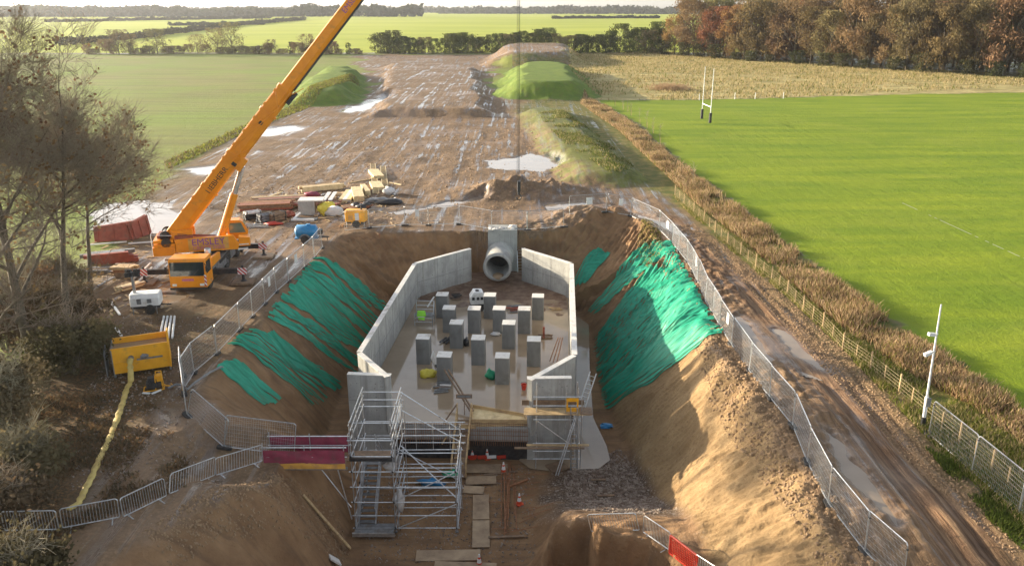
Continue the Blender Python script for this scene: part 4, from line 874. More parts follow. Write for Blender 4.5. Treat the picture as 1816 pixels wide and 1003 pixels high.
# boom
PV = sm_ @ Vector((-2.3, 0, 3.55)); BD = (TIP - PV); BL = BD.length; BD.normalize(); BU = rt.cross(BD).normalized()
if BU.z < 0: BU = -BU
def bsec(m, s0, s1, w, h, w1=None, h1=None, off=0):     # boom tube with a rounded underside
    w1 = w if w1 is None else w1; h1 = h if h1 is None else h1
    def rg(s, w, h):
        c = PV + BD * s + BU * off
        pr = [(-.5, .5), (.5, .5), (.5, -.1), (.36, -.38), (.14, -.5), (-.14, -.5), (-.36, -.38), (-.5, -.1)]
        return [c + rt * (w * a) + BU * (h * b) for a, b in pr]
    m.loft([rg(s0, w, h), rg(s1, w1, h1)])
def bb(name, mat, fn, parent=None):
    mb = MB(); fn(mb); return mb.build(name, mat, parent or cr)
LB = BL * .325
b0 = bb('boom_base_section', 'crane', lambda m: bsec(m, -.7, LB, 1.08, 1.42, 1.08, 1.32))
bb('boom_inner_section', 'crane', lambda m: bsec(m, LB - .5, BL * .60, .92, 1.10, .88, 1.04))
bb('boom_inner_section', 'crane', lambda m: bsec(m, BL * .60 - .3, BL * .82, .80, .98))
bb('boom_inner_section', 'crane', lambda m: bsec(m, BL * .82 - .3, BL - .6, .66, .82))
bb('boom_underside', 'dark', lambda m: (m.bar(PV + BD * (LB + .3) - BU * .545, PV + BD * (BL * .6 - .2) - BU * .51, .6, .16, BU)))
hdm = sb('boom_head', 'crane', lambda m: None) if False else bb('boom_head', 'crane', lambda m: (m.bar(PV + BD * (BL - .7), PV + BD * (BL + .5), .7, .9, BU), m.bar(PV + BD * (BL) - BU * .1 + rt * .3, TIP + BD * .4 - BU * .8 + rt * .3, .08, .5, BU), m.bar(PV + BD * (BL) - BU * .1 - rt * .3, TIP + BD * .4 - BU * .8 - rt * .3, .08, .5, BU)))
bb('sheave', 'dark', lambda m: m.loft([[TIP + rt * o + (BD * math.cos(a) + BU * math.sin(a)) * .42 for a in np.linspace(0, 2 * math.pi, 14)[:-1]] for o in (-.2, .2)]))
for s0, s1, w_, h_ in ((LB - .25, LB + .05, 1.2, 1.48), (LB - 2.6, LB - 2.4, 1.2, 1.54), (LB * .52, LB * .535, 1.2, 1.58), (BL * .6 - .2, BL * .6, 1.0, 1.18), (LB * .28, LB * .29, 1.2, 1.58)): bb('boom_collar', 'crane', lambda m: bsec(m, s0, s1, w_, h_))
fr = MB()
q = lambda s, y, z: PV + BD * s + rt * y + BU * z
fr.tube(q(LB * .55, .62, .55), q(LB - 1.6, .95, -.35), .035); fr.tube(q(LB - 1.6, .95, -.35), q(LB - .6, .66, .6), .035); fr.tube(q(LB - 4.4, .62, .5), q(LB - 1.6, .95, -.35), .03); fr.tube(q(LB - 1.6, .95, -.35), q(LB + .1, .68, -.4), .035)
fr.tube(q(LB * .5, .62, .2), q(LB * .62, .7, -.5), .035); fr.tube(q(LB * .54, .62, -.5), q(LB * .60, .64, .3), .03); fr.tube(q(LB, .6, -.6), q(LB + 1.0, .9, -1.0), .03)
for s in np.arange(1.5, LB, 1.4): fr.bar(q(s, .56, .72), q(s + .25, .56, .72), .1, .12, BU)
fr.tube(q(1.0, .57, .74), q(LB, .57, .70), .03)
fr.build('jib_bracket', 'crane', cr)
bb('boom_hose', 'dark', lambda m: (m.bar(q(LB - .9, .3, -.75), q(LB + .3, .3, -.8), .5, .3, BU), m.bar(q(LB - 3.6, .565, .0), q(LB - 3.3, .565, .0), .02, .3, BU), m.bar(q(LB * .48, .565, -.3), q(LB * .5, .565, -.3), .02, .4, BU)))
text_part('boom_lettering', 'LIEBHERR', .62, 'black', cr, q(LB * .36, .546, .0), BD, BU, .008)
text_part('boom_lettering', 'EMSLEY', .62, 'purple', cr, q(BL * .52, .452, .12), BD, BU, .008)
cy0 = sm_ @ Vector((.9, 0, 2.5)); cy1 = q(LB * .505, 0, -.95); cdv = (cy1 - cy0)
cyl = bb('luffing_cylinder', 'crane', lambda m: m.tube(cy0, cy0 + cdv * .62, .33, 12))
bb('piston_rod', 'chrome', lambda m: m.tube(cy0 + cdv * .6, cy1, .23, 12), cyl)
bb('cylinder_bracket', 'crane', lambda m: (m.bar(q(LB * .47, .0, -.75), q(LB * .55, 0, -.75), .9, .55, BU)))
# hook block with its ropes
hz = U(922, 356, TIP.y).z
hk = thing('hook_block', 'dark crane hook block hanging on ropes above the far end of the pit', 'hook block', (TIP.x, TIP.y, hz))
for dx in (-.20, -.04, .05): MB().tube((TIP.x + dx * .8, TIP.y, hz + 1.5), (TIP.x + dx, TIP.y, TIP.z - .4), .024, 4).build('rope', 'dark', hk)
MB().cbox((TIP.x, TIP.y, hz + 1.35), (.34, .5, 1.0), .08).build('sheave_block', 'dark', hk); MB().cbox((TIP.x, TIP.y, hz + .75), (.2, .26, .3), .04).build('swivel', 'dark', hk)
MB().path([Vector((TIP.x + .22 * math.sin(a), TIP.y, hz + .35 + .26 * math.cos(a))) for a in np.linspace(0, 4.6, 9)], .06, 6).build('hook', 'dark', hk)

# ------------------------------------------------------------------ machines beside the pit
def wheel_part(t, c, r, w, axis='x'):
    o = MB().lathe([(r * .5, -w / 2), (r, -w / 2 * .8), (r, w / 2 * .8), (r * .5, w / 2)], c, 16, axis).build('wheel', 'rubber', t, world=False)
    MB().lathe([(.02, -w / 2 * .7), (r * .55, -w / 2 * .9), (r * .55, w / 2 * .9), (.02, w / 2 * .7)], c, 12, axis).build('rim', 'white', o, world=False)
p = hitg(262, 552)
t = thing('lighting_tower', 'white mobile lighting tower trailer parked in front of the crane', 'lighting tower', p, R(12))
def lofty(prof, x0, x1, ins=.08):
    m = MB(); P2 = [(y * .86, .1 + (z - .1) * 1.0) for y, z in prof]
    m.loft([[(x0, y * .88, z - (.04 if z > 1 else -.03)) for y, z in prof], [(x0 + ins, y, z) for y, z in prof], [(x1 - ins, y, z) for y, z in prof], [(x1, y * .88, z - (.04 if z > 1 else -.03)) for y, z in prof]]); return m
lofty([(-.62, .62), (.62, .62), (.62, 1.2), (.48, 1.5), (-.48, 1.5), (-.62, 1.2)], -1.0, 1.05).build('canopy', 'white', t, world=False)
MB().box(-.95, 1.0, -.55, .55, .42, .615).build('chassis', 'dark', t, world=False)
wheel_part(t, (.35, -.68, .36), .36, .22, 'y'); wheel_part(t, (.35, .68, .36), .36, .22, 'y')
ms = MB(); ms.box(-.78, -.6, -.09, .09, .6, 2.7); ms.box(-.75, -.63, -.07, .07, 2.7, 3.1); ms.build('mast', 'galv', t, world=False)
ms = MB(); ms.bar((-1.1, 0, 3.0), (-.25, 0, 3.05), .07, .07)
for x in (-1.05, -.8, -.5, -.25): ms.cbox((x, -.12, 2.9), (.24, .16, .3), .03); ms.cbox((x, .12, 3.1), (.22, .16, .28), .03)
ms.build('lamp_head', 'dark', t, world=False); MB().bar((1.0, 0, .5), (1.7, 0, .45), .08, .08).build('drawbar', 'dark', t, world=False)
MB().box(-.5, -.2, -.66, -.63, .8, 1.2).build('vent', 'grey', t, world=False); MB().box(.2, .5, -.66, -.63, .85, 1.15).build('door_panel', 'grey', t, world=False)
for x in (-.8, .8): MB().tube((x, -.7, .02), (x, -.7, .6), .04).build('stabiliser', 'grey', t, world=False)
# yellow settlement tank with its hose and pump
a0 = G(200, 668); a1 = G(286, 655); yw = math.atan2(a1.y - a0.y, a1.x - a0.x)
t = thing('settlement_tank', 'open yellow steel water tank at the edge of the trees', 'tank', ((a0.x + a1.x) / 2 , (a0.y + a1.y) / 2 + .9, 0), yw)
hw, hd_, hh_ = 1.55, .95, 1.75
MB().box(-hw, hw, -hd_, -hd_ + .06, .2, hh_).build('front_plate', 'yellow', t, world=False); MB().box(-hw, hw, hd_ - .06, hd_, .2, hh_).build('rear_plate', 'yellow', t, world=False)
MB().yz([(-hd_ - .12, .2), (-hd_ - .12, hh_ - .1), (-.2, hh_ + .55), (hd_ + .12, hh_ + .25), (hd_ + .12, .2)], hw + .0, hw + .09).build('end_plate', 'yellow', t, world=False)
MB().yz([(-hd_, .2), (-hd_, hh_), (hd_, hh_), (hd_, .2)], -hw - .06, -hw).build('end_plate', 'grey', t, world=False)
MB().box(-hw, hw, -hd_ + .06, hd_ - .06, hh_ - .34, hh_ - .3).build('water_surface', 'puddle', t, world=False)
for y in (-hd_ - .03, hd_ - .05): MB().box(-hw - .05, hw + .05, y, y + .08, hh_ + .002, hh_ + .07).build('rim_rail', 'yellow', t, world=False)
MB().box(-hw, hw, -hd_ - .05, -hd_ - .002, .85, .93).build('stiffener', 'yellow', t, world=False); MB().box(-.25, 1.2, -hd_ - .12, -hd_ - .055, .93, 1.02).build('shelf', 'grey', t, world=False)
MB().lathe([(.05, -hd_ - .3), (.16, -hd_ - .3), (.16, -hd_), (.05, -hd_)], (-.55, 0, 1.12), 12, 'y').build('outlet', 'grey', t, world=False); MB().lump((.2, -hd_ - .15, 1.15), (.25, .1, .16), 4).build('valve', 'grey', t, world=False)
for x in (-hw, hw): 
    for y in (-hd_, hd_): MB().box(x - .06, x + .06, y - .06, y + .06, 0, .2).build('foot', 'grey', t, world=False)
MB().box(-hw - .45, -hw - .40, -hd_, hd_, .1, 1.6).build('access_ladder', 'grey', t, world=False)
# lay flat hose following the ground
pts = [hitg(x, y) for x, y in ((224, 693), (218, 715), (208, 745), (196, 775), (180, 808), (164, 845), (150, 872), (140, 893), (122, 905))]
top = Matrix.Translation(t.location) @ Matrix.Rotation(yw, 4, 'Z') @ Vector((-.55, -hd_ - .3, 1.15))
rings = []
path = [top, top + Vector((0, -.15, -.05)), Vector((top.x + .02, top.y - .3, .5))] + pts
dense = []
for i in range(len(path) - 1):
    for k in range(6): dense.append(path[i].lerp(path[i + 1], k / 6))
dense.append(path[-1]); rr = random.Random(5)
for i, c in enumerate(dense):
    d = (dense[min(i + 1, len(dense) - 1)] - dense[max(i - 1, 0)]); d.z *= .3; d.normalize(); s = d.cross(Vector((0, 0, 1))).normalized(); w_ = .15 + .035 * math.sin(i * 2.1) + .03 * rr.random(); h_ = .05 + .03 * rr.random(); n_ = s.cross(d)
    if c.z < .5: c = Vector((c.x, c.y, gz(c.x, c.y) + .06))
    rings.append([c + s * (w_ * math.cos(a)) + n_ * (h_ * math.sin(a)) for a in np.linspace(0, 2 * math.pi, 9)[:-1]])
one(MB().loft(rings), 'water_hose', 'hose', 'yellow lay-flat hose running from the tank down into the bushes', 'hose', smooth=True)
p = hitg(274, 690)
t = thing('water_pump', 'small dark diesel pump with a yellow frame beside the tank', 'pump', p, R(20))
mb = MB(); mb.cbox((0, 0, .35), (.8, .5, .35), .06); mb.cbox((-.1, 0, .65), (.4, .4, .3), .05); mb.lathe([(.08, -.4), (.2, -.4), (.2, -.28), (.08, -.28)], (0, 0, .4), 10, 'y'); mb.build('engine', 'dark', t, world=False)
MB().path([(-.55, -.35, .08), (.55, -.35, .08), (.55, .35, .08), (-.55, .35, .08)], .035, 6, True).path([(.1, -.3, .1), (.15, -.3, 1.0), (.45, -.3, 1.0), (.5, -.3, .1)], .03).path([(.1, .3, .1), (.15, .3, 1.0), (.45, .3, 1.0), (.5, .3, .1)], .03).build('frame', 'yellow', t, world=False)
MB().box(.2, .5, -.22, .22, .55, .9).build('fuel_tank', 'yellow', t, world=False); MB().bar((.5, 0, .2), (1.1, -.25, .12), .06, .06).bar((1.1, -.25, .12), (.9, .3, .1), .05, .05).build('tow_handle', 'yellow', t, world=False)
MB().bar((-.6, -.5, .1), (-.2, -.75, .12), .12, .06).bar((-.1, -.8, .1), (.4, -.55, .15), .12, .06).build('skid', 'white', t, world=False)
pts = [G(298, 688, .1), G(312, 681, .12), G(322, 682, .1), G(332, 690, .1), G(345, 678, .05), G(372, 660, .05), G(392, 650, -.1), G(420, 660, -.9)]
one(MB().path(pts, .07, 6), 'suction_hose', 'grey', 'grey green suction hose from the pump over the pit edge', 'hose')
for k in range(4):
    a = hitg(283 + k * 7.6, 603 - k * .5) + Vector((0, 0, .1)); b = hitg(291 + k * 6.3, 563) + Vector((0, 0, .1))
    one(MB().tube(a, b, .075, 7), 'white_pipe', 'white', ['leftmost', 'second from the left', 'second from the right', 'rightmost'][k] + ' of the four pale pipes laid beside the yellow tank', 'pipe', 'pale pipes laid side by side')
# blue bowser
p = hitg(545, 428)
t = thing('water_bowser', 'blue two wheeled water bowser behind the crane outrigger', 'bowser', p, R(6))
def tank(m, L, r, rz_, n=18):
    rings = []
    for x, s in ((-L / 2 - .22, .25), (-L / 2 - .12, .7), (-L / 2, 1), (L / 2, 1), (L / 2 + .12, .7), (L / 2 + .22, .25)): rings.append([(x, r * s * 1.05 * math.cos(2 * math.pi * k / n), rz_ + r * .82 * s * math.sin(2 * math.pi * k / n)) for k in range(n)])
    m.loft(rings); return m
tank(MB(), 1.75, .72, 1.05).build('tank_body', 'blue', t, True, world=False)
MB().box(-1.1, 1.1, -.5, .5, .38, .48).build('chassis', 'blue', t, world=False); MB().lathe([(.05, 1.62), (.22, 1.62), (.22, 1.72), (.05, 1.74)], (.2, 0, 0), 12).build('filler_cap', 'blue', t, world=False)
for y in (-.8, .8):
    wheel_part(t, (-.1, y, .38), .38, .22, 'y'); MB().path([(-.1 + .48 * math.cos(a), y, .42 + .46 * math.sin(a)) for a in np.linspace(.1, 3.0, 8)], .07, 4).build('mudguard', 'grey', t, world=False)
MB().bar((1.0, .3, .43), (2.1, 0, .42), .08, .08).bar((1.0, -.3, .43), (2.1, 0, .42), .08, .08).tube((1.9, .0, .0), (1.9, .0, .5), .05).build('drawbar', 'dark', t, world=False)
MB().box(1.05, 1.5, -.3, .3, .75, 1.15).build('pump_box', 'dark', t, world=False)
# yellow generator trailer
p = hitg(633, 401)
t = thing('generator_trailer', 'yellow generator trailer standing alone at the far left pit corner', 'generator', p, R(-3))
lofty([(-.6, .6), (.6, .6), (.6, 1.55), (.5, 1.75), (-.5, 1.75), (-.6, 1.55)], -1.05, 1.05, .1).build('canopy', 'yellow', t, world=False)
MB().box(-.95, .95, -.5, .5, .4, .595).build('chassis', 'dark', t, world=False); wheel_part(t, (.1, -.66, .38), .38, .2, 'y'); wheel_part(t, (.1, .66, .38), .38, .2, 'y')
MB().tube((.55, 0, 1.7), (.55, 0, 2.25), .09, 8).build('exhaust', 'dark', t, world=False); MB().path([(.1 + .46 * math.cos(a), -.68, .4 + .46 * math.sin(a)) for a in np.linspace(.1, 3.0, 8)], .05, 4).build('mudguard', 'yellow', t, world=False)
for x in (-.9, .9): MB().tube((x, -.55, 0), (x, -.55, .6), .04).build('stabiliser', 'galv', t, world=False)
MB().box(-.7, -.2, -.615, -.603, .8, 1.3).build('vent', 'orange', t, world=False)

# ------------------------------------------------------------------ materials lying on the mud
SHRED = random.Random(99)
def gl(px, py, dz=0.0): v = hitg(px, py); return v + Vector((0, 0, dz))
def stack(label, a, b, nw, nh, w, h, mat, name='timber_stack', piece='plank', cat='stack', jit=.15, gap=.01, group=None, bear=.08):
    a = Vector(a); b = Vector(b); d = (b - a); L = d.length; ang = math.atan2(d.y, d.x)
    t = thing(name, label, cat, ((a.x + b.x) / 2, (a.y + b.y) / 2, min(a.z, b.z)), ang, group)
    proto = None
    for j in range(nh):
        for i in range(nw):
            q = SHRED.uniform(-jit, jit)
            m = mat if isinstance(mat, str) else SHRED.choice(mat)
            MB().box(-L / 2 + q, L / 2 + q, (i - nw / 2) * (w + gap), (i - nw / 2) * (w + gap) + w, bear + j * (h + .004), bear + j * (h + .004) + h).build(piece, m, t, world=False)
    for x in (-L * .3, L * .3): MB().box(x - .06, x + .06, -nw * w / 2, nw * w / 2, -.1, bear - .003).build('bearer', 'darkwood', t, world=False)
    return t
stack('long stack of brown steel trench sheets behind the crane cab', gl(428, 372), gl(520, 368), 5, 4, .38, .16, ['redsteel', 'darkwood', 'rust'], 'sheet_stack', 'trench_sheet', jit=.3, gap=.05)
stack('second brown stack of trench sheets beyond the long one', gl(452, 356), gl(560, 352), 4, 2, .4, .14, ['darkwood', 'wood', 'redsteel'], 'sheet_stack', 'trench_sheet', jit=.5, gap=.1)
stack('low stack of brown beams behind the concrete box', gl(520, 364), gl(600, 362), 5, 2, .3, .14, ['redsteel', 'darkwood'], 'beam_stack', 'beam', jit=.4, gap=.1)
stack('long pale beam pile furthest from the pit', gl(535, 340), gl(608, 334), 3, 2, .35, .3, ['wood', 'paletimber'], 'beam_stack', 'beam', jit=.4)
stack('brown planks lying right of the long pale beams', gl(600, 346), gl(640, 352), 4, 2, .3, .12, ['wood', 'darkwood'], 'plank_stack', 'plank', jit=.5, gap=.15)
stack('pale boards stacked lengthwise left of the yellow timber', gl(611, 358), gl(624, 342), 3, 2, .45, .16, ['bagwhite', 'paletimber'], 'board_stack', 'board')
stack('yellow sawn timber pack with a cut front end', gl(637, 358), gl(632, 341), 4, 4, .3, .16, 'paletimber', 'timber_pack', 'plank')
stack('slim yellow timber pack beside the larger pack', gl(653, 348), gl(644, 335), 2, 3, .3, .18, 'paletimber', 'timber_pack', 'plank')
stack('yellow timber pack furthest back among the ladder frames', gl(672, 318), gl(662, 306), 3, 2, .45, .2, 'paletimber', 'timber_pack', 'plank')
stack('yellow timber pack nearest the ladder frames', gl(672, 338), gl(665, 328), 3, 2, .45, .2, 'paletimber', 'timber_pack', 'plank')
stack('two white boards lying on the trench sheets', gl(578, 362, .35), gl(588, 348, .35), 2, 1, .45, .12, 'bagwhite', 'board_stack', 'board', gap=.25)
stack('brown sheets piled at the right end of the storage area', gl(608, 372), gl(650, 366), 4, 2, .35, .12, ['redsteel', 'darkwood', 'rust'], 'sheet_stack', 'trench_sheet', jit=.5, gap=.15)
p = gl(553, 378)
t = thing('concrete_box', 'grey concrete box with its broken side lying in the storage area', 'box', p, R(4))
MB().box(-1.25, -1.1, -.9, .9, 0, 1.5).build('side', 'concrete', t, world=False); MB().box(-1.1, .5, -.9, -.72, 0, 1.5).build('front', 'concrete', t, world=False); MB().box(-1.25, 1.4, -.9, .9, 1.503, 1.62).build('lid', 'conc_lit_top', t, world=False)
for k in range(5): MB().bar((.6 + k * .2, -.9, .02), (.5 + k * .16, -.2, 1.45), .12, .06, (0, 1, 0)).build('leaning_board', 'darkwood', t, world=False)
for k, (x, y, ln, m, lab) in enumerate(((449, 388, 1.7, 'bagwhite', 'bundle with a pale top in the row nearest the crane, left one'), (471, 393, 1.6, 'grey', 'grey strapped bundle of rods in the middle of the nearest row'), (492, 391, 1.9, 'darkwood', 'dark pile of boards with pale ends right of the rod bundle'))):
    t = thing('bundle', lab, 'bundle', gl(x, y), R(35 + 10 * k), 'bundles in the nearest storage row')
    for q_ in range(9): MB().tube((-ln / 2 + SHRED.uniform(-.1, .1), (q_ % 3 - 1) * .32, .18 + (q_ // 3) * .28), (ln / 2 + SHRED.uniform(-.1, .1), (q_ % 3 - 1) * .32, .18 + (q_ // 3) * .28), .15, 6).build('rod', 'dark' if k == 0 and q_ < 6 else m, t, world=False)
    for x_ in (-.4, .4): MB().box(ln * x_ - .03, ln * x_ + .03, -.5, .5, .02, .92).build('strap', 'dark', t, world=False)
p = gl(537, 392); t = thing('skid_rail', 'white L-shaped steel frame lying in front of the concrete box', 'rail', p, R(-3))
MB().box(-1.2, 1.2, -.1, .1, .05, .25).build('rail', 'white', t, world=False); MB().bar((-1.0, 0, .2), (-.7, 1.6, .5), .14, .14).build('arm', 'white', t, world=False); MB().box(-1.3, 1.3, .3, 1.2, .0, .1).build('sheet', 'grey', t, world=False)
p = gl(452, 402); t = thing('skid_rail', 'grey low steel skid lying beside the crane operator cab', 'skid', p, R(-6))
for y in (-.4, .4): MB().box(-1.6, 1.6, y - .08, y + .08, .05, .22).build('rail', 'galv', t, world=False)
for x in (-1.4, 0, 1.4): MB().box(x - .06, x + .06, -.4, .4, .22, .3).build('cross_bar', 'galv', t, world=False)
def sack(px, py, r, mat, label, name='sack', cat='sack', seed=0, dz=0): 
    v = gl(px, py); return one(MB().lump((v.x, v.y, v.z + r[2] * .75 + dz), r, seed, 10, 6, .3), name, mat, label, cat, smooth=True)
sack(574, 381, (.6, .5, .75), 'bagyellow', 'yellow bulk bag beside the concrete box', 'bulk_bag', 'bag', 1); sack(584, 372, (.7, .5, .5), 'bagyellow', 'low yellow sheet behind the yellow bulk bag', 'yellow_sheet', 'sheet', 2)
sack(592, 381, (.95, .7, .5), 'bagwhite', 'white bulk bag right of the yellow bag', 'bulk_bag', 'bag', 3); sack(690, 344, (.75, .6, .5), 'bagwhite', 'lone white bag right of the ladder frames', 'bulk_bag', 'bag', 4)
sack(484, 399, (.9, .4, .2), 'red', 'flat red sheet on the mud near the crane', 'red_sheet', 'sheet', 5); sack(512, 385, (.7, .5, .4), 'redsteel', 'dull red heap behind the bundles', 'red_sheet', 'sheet', 6); sack(553, 352, (1.0, .6, .3), 'maroon', 'dark red sheet lying on the stacks', 'red_sheet', 'sheet', 7, .3)
sack(690, 362, (1.6, .7, .35), 'dark', 'crumpled black sheet right of the timber packs', 'black_sheet', 'sheet', 8); sack(672, 358, (1.4, .9, .3), 'grey', 'grey sheet covering a low pile right of the timber packs', 'grey_sheet', 'sheet', 9)
for k, (x, y) in enumerate(((650, 368), (640, 372), (632, 368))): sack(x, y, (.6, .5, .35), 'dark', ['dark lump of scrap behind the generator, rightmost', 'dark lump of scrap directly behind the generator', 'dark lump of scrap behind the generator, leftmost'][k], 'scrap_pile', 'scrap', 20 + k)
for k, (x0, y0_, x1, y1_, lab) in enumerate(((667, 345, 661, 292, 'left pale ladder frame lying on the mud beyond the stacks'), (684, 342, 679, 296, 'right pale ladder frame lying on the mud beyond the stacks'))):
    a, b = gl(x0, y0_, .15), gl(x1, y1_, .15); ladder(a, b, .7, lab, 'paletimber', 'ladder frames on the mud', (1, .1, 0))
# red steel panels behind the crane
def panel_stack(label, a, b, n, hgt, lean, mat):
    a = Vector(a); b = Vector(b); d = b - a; L = d.length; ang = math.atan2(d.y, d.x)
    t = thing('steel_shutter', label, 'shutter', (a + b) / 2, ang, 'red steel shutters behind the crane')
    for k in range(n):
        MB().add([(-L / 2, k * .25, 0), (L / 2, k * .25, 0), (L / 2, k * .25 + lean, hgt), (-L / 2, k * .25 + lean, hgt * .8), (-L / 2, k * .25 + .1, 0), (L / 2, k * .25 + .1, 0), (L / 2, k * .25 + .1 + lean, hgt), (-L / 2, k * .25 + .1 + lean, hgt * .8)], [(0, 1, 2, 3), (7, 6, 5, 4), (0, 4, 5, 1), (1, 5, 6, 2), (2, 6, 7, 3), (3, 7, 4, 0)]).build('panel', mat, t, world=False)
    for x in np.linspace(-L / 2 + .3, L / 2 - .3, max(3, int(L))): MB().bar((x, -.06, .05), (x, lean - .06, hgt * .85), .08, .08, (0, 1, 0)).build('rib', mat, t, world=False)
panel_stack('long red steel shutter lying furthest left behind the crane', gl(168, 430), gl(238, 425), 2, 1.7, .5, 'redsteel')
panel_stack('red steel shutter with a raised pointed end behind the counterweight', gl(236, 426), gl(270, 414), 2, 1.9, .3, 'redsteel')
stack('red steel beams stacked left of the crane cab', gl(156, 468), gl(235, 462), 3, 3, .4, .3, ['redsteel', 'redsteel', 'grey'], 'beam_stack', 'beam', jit=.6)
stack('brown timber box stack left of the lighting tower', gl(206, 490), gl(242, 490), 4, 4, .3, .22, ['rust', 'darkwood', 'wood'], 'plank_stack', 'plank', jit=.25)
stack('grey boards left of the brown box stack', gl(160, 482), gl(205, 480), 3, 2, .3, .1, ['grey', 'darkwood'], 'board_stack', 'board', jit=.5, gap=.15)
stack('two pale sloping boards beside the lighting tower', gl(212, 517), gl(252, 505), 2, 2, .35, .14, ['paletimber', 'ply'], 'board_stack', 'board', jit=.2)
for k, (x0, y0_, x1, y1_, lab, m) in enumerate(((174, 510, 204, 495, 'grey plank lying alone in front of the bushes', 'grey'), (238, 496, 270, 480, 'pale beam leaning toward the crane cab', 'bagwhite'), (246, 502, 272, 488, 'second pale beam just below the leaning one', 'bagwhite'),
    (160, 436, 225, 432, 'long thin white pole on the mud in front of the red shutters', 'white'), (228, 434, 290, 431, 'thin white pole running toward the counterweight', 'white'), (198, 539, 213, 562, 'white post lying near the tank', 'white'), (205, 583, 216, 600, 'white post leaning beside the left end of the tank', 'white'))):
    one(MB().bar(gl(x0, y0_, .12), gl(x1, y1_, .2 if k < 1 or k > 2 else .7), .16, .1), 'loose_beam', m, lab, 'beam', 'loose beams on the left')
for k, (x0, y0_, x1, y1_, lab, m) in enumerate(((690, 325, 712, 329, 'long thin pole lying right of the ladder frames', 'paletimber'), (618, 326, 662, 318, 'thin pole lying left of the ladder frames', 'wood'), (478, 350, 500, 342, 'pale plank on the brown sheets behind the crane', 'paletimber'), (500, 356, 508, 346, 'short pale plank on the brown sheets', 'paletimber'), (600, 352, 612, 342, 'pale plank left of the board pack', 'bagwhite'),
    (700, 352, 706, 360, 'short pale offcut right of the white bag', 'bagwhite'), (710, 345, 745, 349, 'brown branch right of the black sheet', 'darkwood'), (562, 350, 576, 345, 'white plank above the dark red sheet', 'bagwhite'))):
    one(MB().bar(gl(x0, y0_, .1), gl(x1, y1_, .1), .2, .1), 'loose_plank', m, lab, 'plank', 'loose planks in the storage area')
rr = random.Random(31); db = MB()
for k in range(430):
    x = rr.uniform(160, 700); y = rr.uniform(335, 400) if x > 430 else rr.uniform(415, 560)
    if 300 < x < 430: continue
    c = G(x, y, 0); c.z = gz(c.x, c.y) + .05; a = rr.uniform(0, 3.1); l = rr.uniform(.2, .9)
    db.bar(c - Vector((math.cos(a), math.sin(a), 0)) * l / 2, c + Vector((math.cos(a), math.sin(a), rr.uniform(-.1, .25))) * l / 2, rr.uniform(.06, .2), .05)
db.build('timber_debris', 'wood')['kind'] = 'stuff'

# ------------------------------------------------------------------ things standing on the flooded slab
p = G(846, 553, SLABZ); t = thing('mixer_unit', 'white rounded machine with dark openings standing behind a column on the slab', 'machine', (p.x, p.y + .6, SLABZ), R(8))
MB().loft([[(x * s, y_, z) for x, z in ((-.62, .7), (.62, .7), (.68, 1.3), (.45, 1.75), (-.35, 1.78), (-.66, 1.3))] for y_, s in ((-.55, .92), (-.45, 1), (.45, 1), (.6, .85))]).build('hood', 'white', t, world=False)
for x in (-.38, .02, .36): MB().box(x - .11, x + .11, -.6, -.54, 1.1, 1.35).build('opening', 'dark', t, world=False)
MB().lathe([(.05, 0), (.16, .0), (.16, .1), (.05, .12)], (0, -.1, 1.78), 10).build('cap', 'dark', t, world=False); MB().box(-.6, .66, -.45, .5, .35, .69).build('base_frame', 'dark', t, world=False)
for y in (-.5, .5): wheel_part(t, (.2, y, .35), .35, .18, 'y')
p = G(752, 578, SLABZ); t = thing('work_platform', 'small grey work platform against the left wall', 'platform', (p.x, p.y + .5, SLABZ), R(-4))
for x in (-.75, .75):
    for y in (-.45, .6): MB().tube((x, y, 0), (x, y, 1.9 if y > 0 else 1.1), .035).build('leg', 'galv', t, world=False)
for z in (.4, .75, 1.1, 1.45, 1.85): MB().tube((-.75, .6, z), (.75, .6, z), .028).build('rail', 'galv', t, world=False)
for z in (.35, .7): MB().tube((-.75, -.45, z), (.75, -.45, z), .028).build('rail', 'galv', t, world=False)
MB().tube((.75, -.45, .1), (.75, .6, 1.8), .03).build('brace', 'galv', t, world=False); MB().bar((.2, .5, 1.35), (.75, .75, 2.2), .05, .1).build('brace', 'white', t, world=False)
for k in range(3): MB().box(-.8, .8, -.4 + k * .33, -.1 + k * .33, .8, .85).build('platform_board', 'grey', t, world=False)
t2 = thing('hi_vis_jacket', 'bright lime hi-vis jacket hanging on the work platform rail', 'jacket', (p.x - .18, p.y - .02, SLABZ + .55))
mb = MB(); mb.loft([[(-.26, -.07, .1), (-.06, -.12, .05), (.04, -.12, .08), (.24, -.08, .0), (.24, .06, .0), (-.26, .06, .1)], [(-.3, -.08, .5), (-.08, -.14, .5), (.06, -.13, .5), (.28, -.08, .5), (.28, .06, .5), (-.3, .06, .5)], [(-.26, -.06, .82), (-.1, -.09, .86), (.1, -.09, .86), (.24, -.06, .82), (.24, .05, .82), (-.26, .05, .82)]]); mb.build('body', 'hivis', t2, world=False)
for x in (-.31, .30): MB().loft([[(x - .08, -.06, .35), (x + .08, -.06, .35), (x + .08, .05, .35), (x - .08, .05, .35)], [(x * .8 - .07, -.05, .8), (x * .8 + .07, -.05, .8), (x * .8 + .07, .05, .8), (x * .8 - .07, .05, .8)]]).build('sleeve', 'hivis', t2, world=False)
MB().box(-.29, .27, -.146, -.139, .3, .36).build('reflective_band', 'white', t2, world=False)
def sslab(px, py, r, mat, label, name, cat, seed): 
    v = G(px, py, SLABZ); return one(MB().lump((v.x, v.y, SLABZ + r[2] * .6), r, seed, 10, 6, .35), name, mat, label, cat, smooth=True)
sslab(759, 667, (.62, .4, .34), 'bagyellow', 'crumpled yellow sack in the water beside the front left column', 'yellow_sack', 'sack', 41)
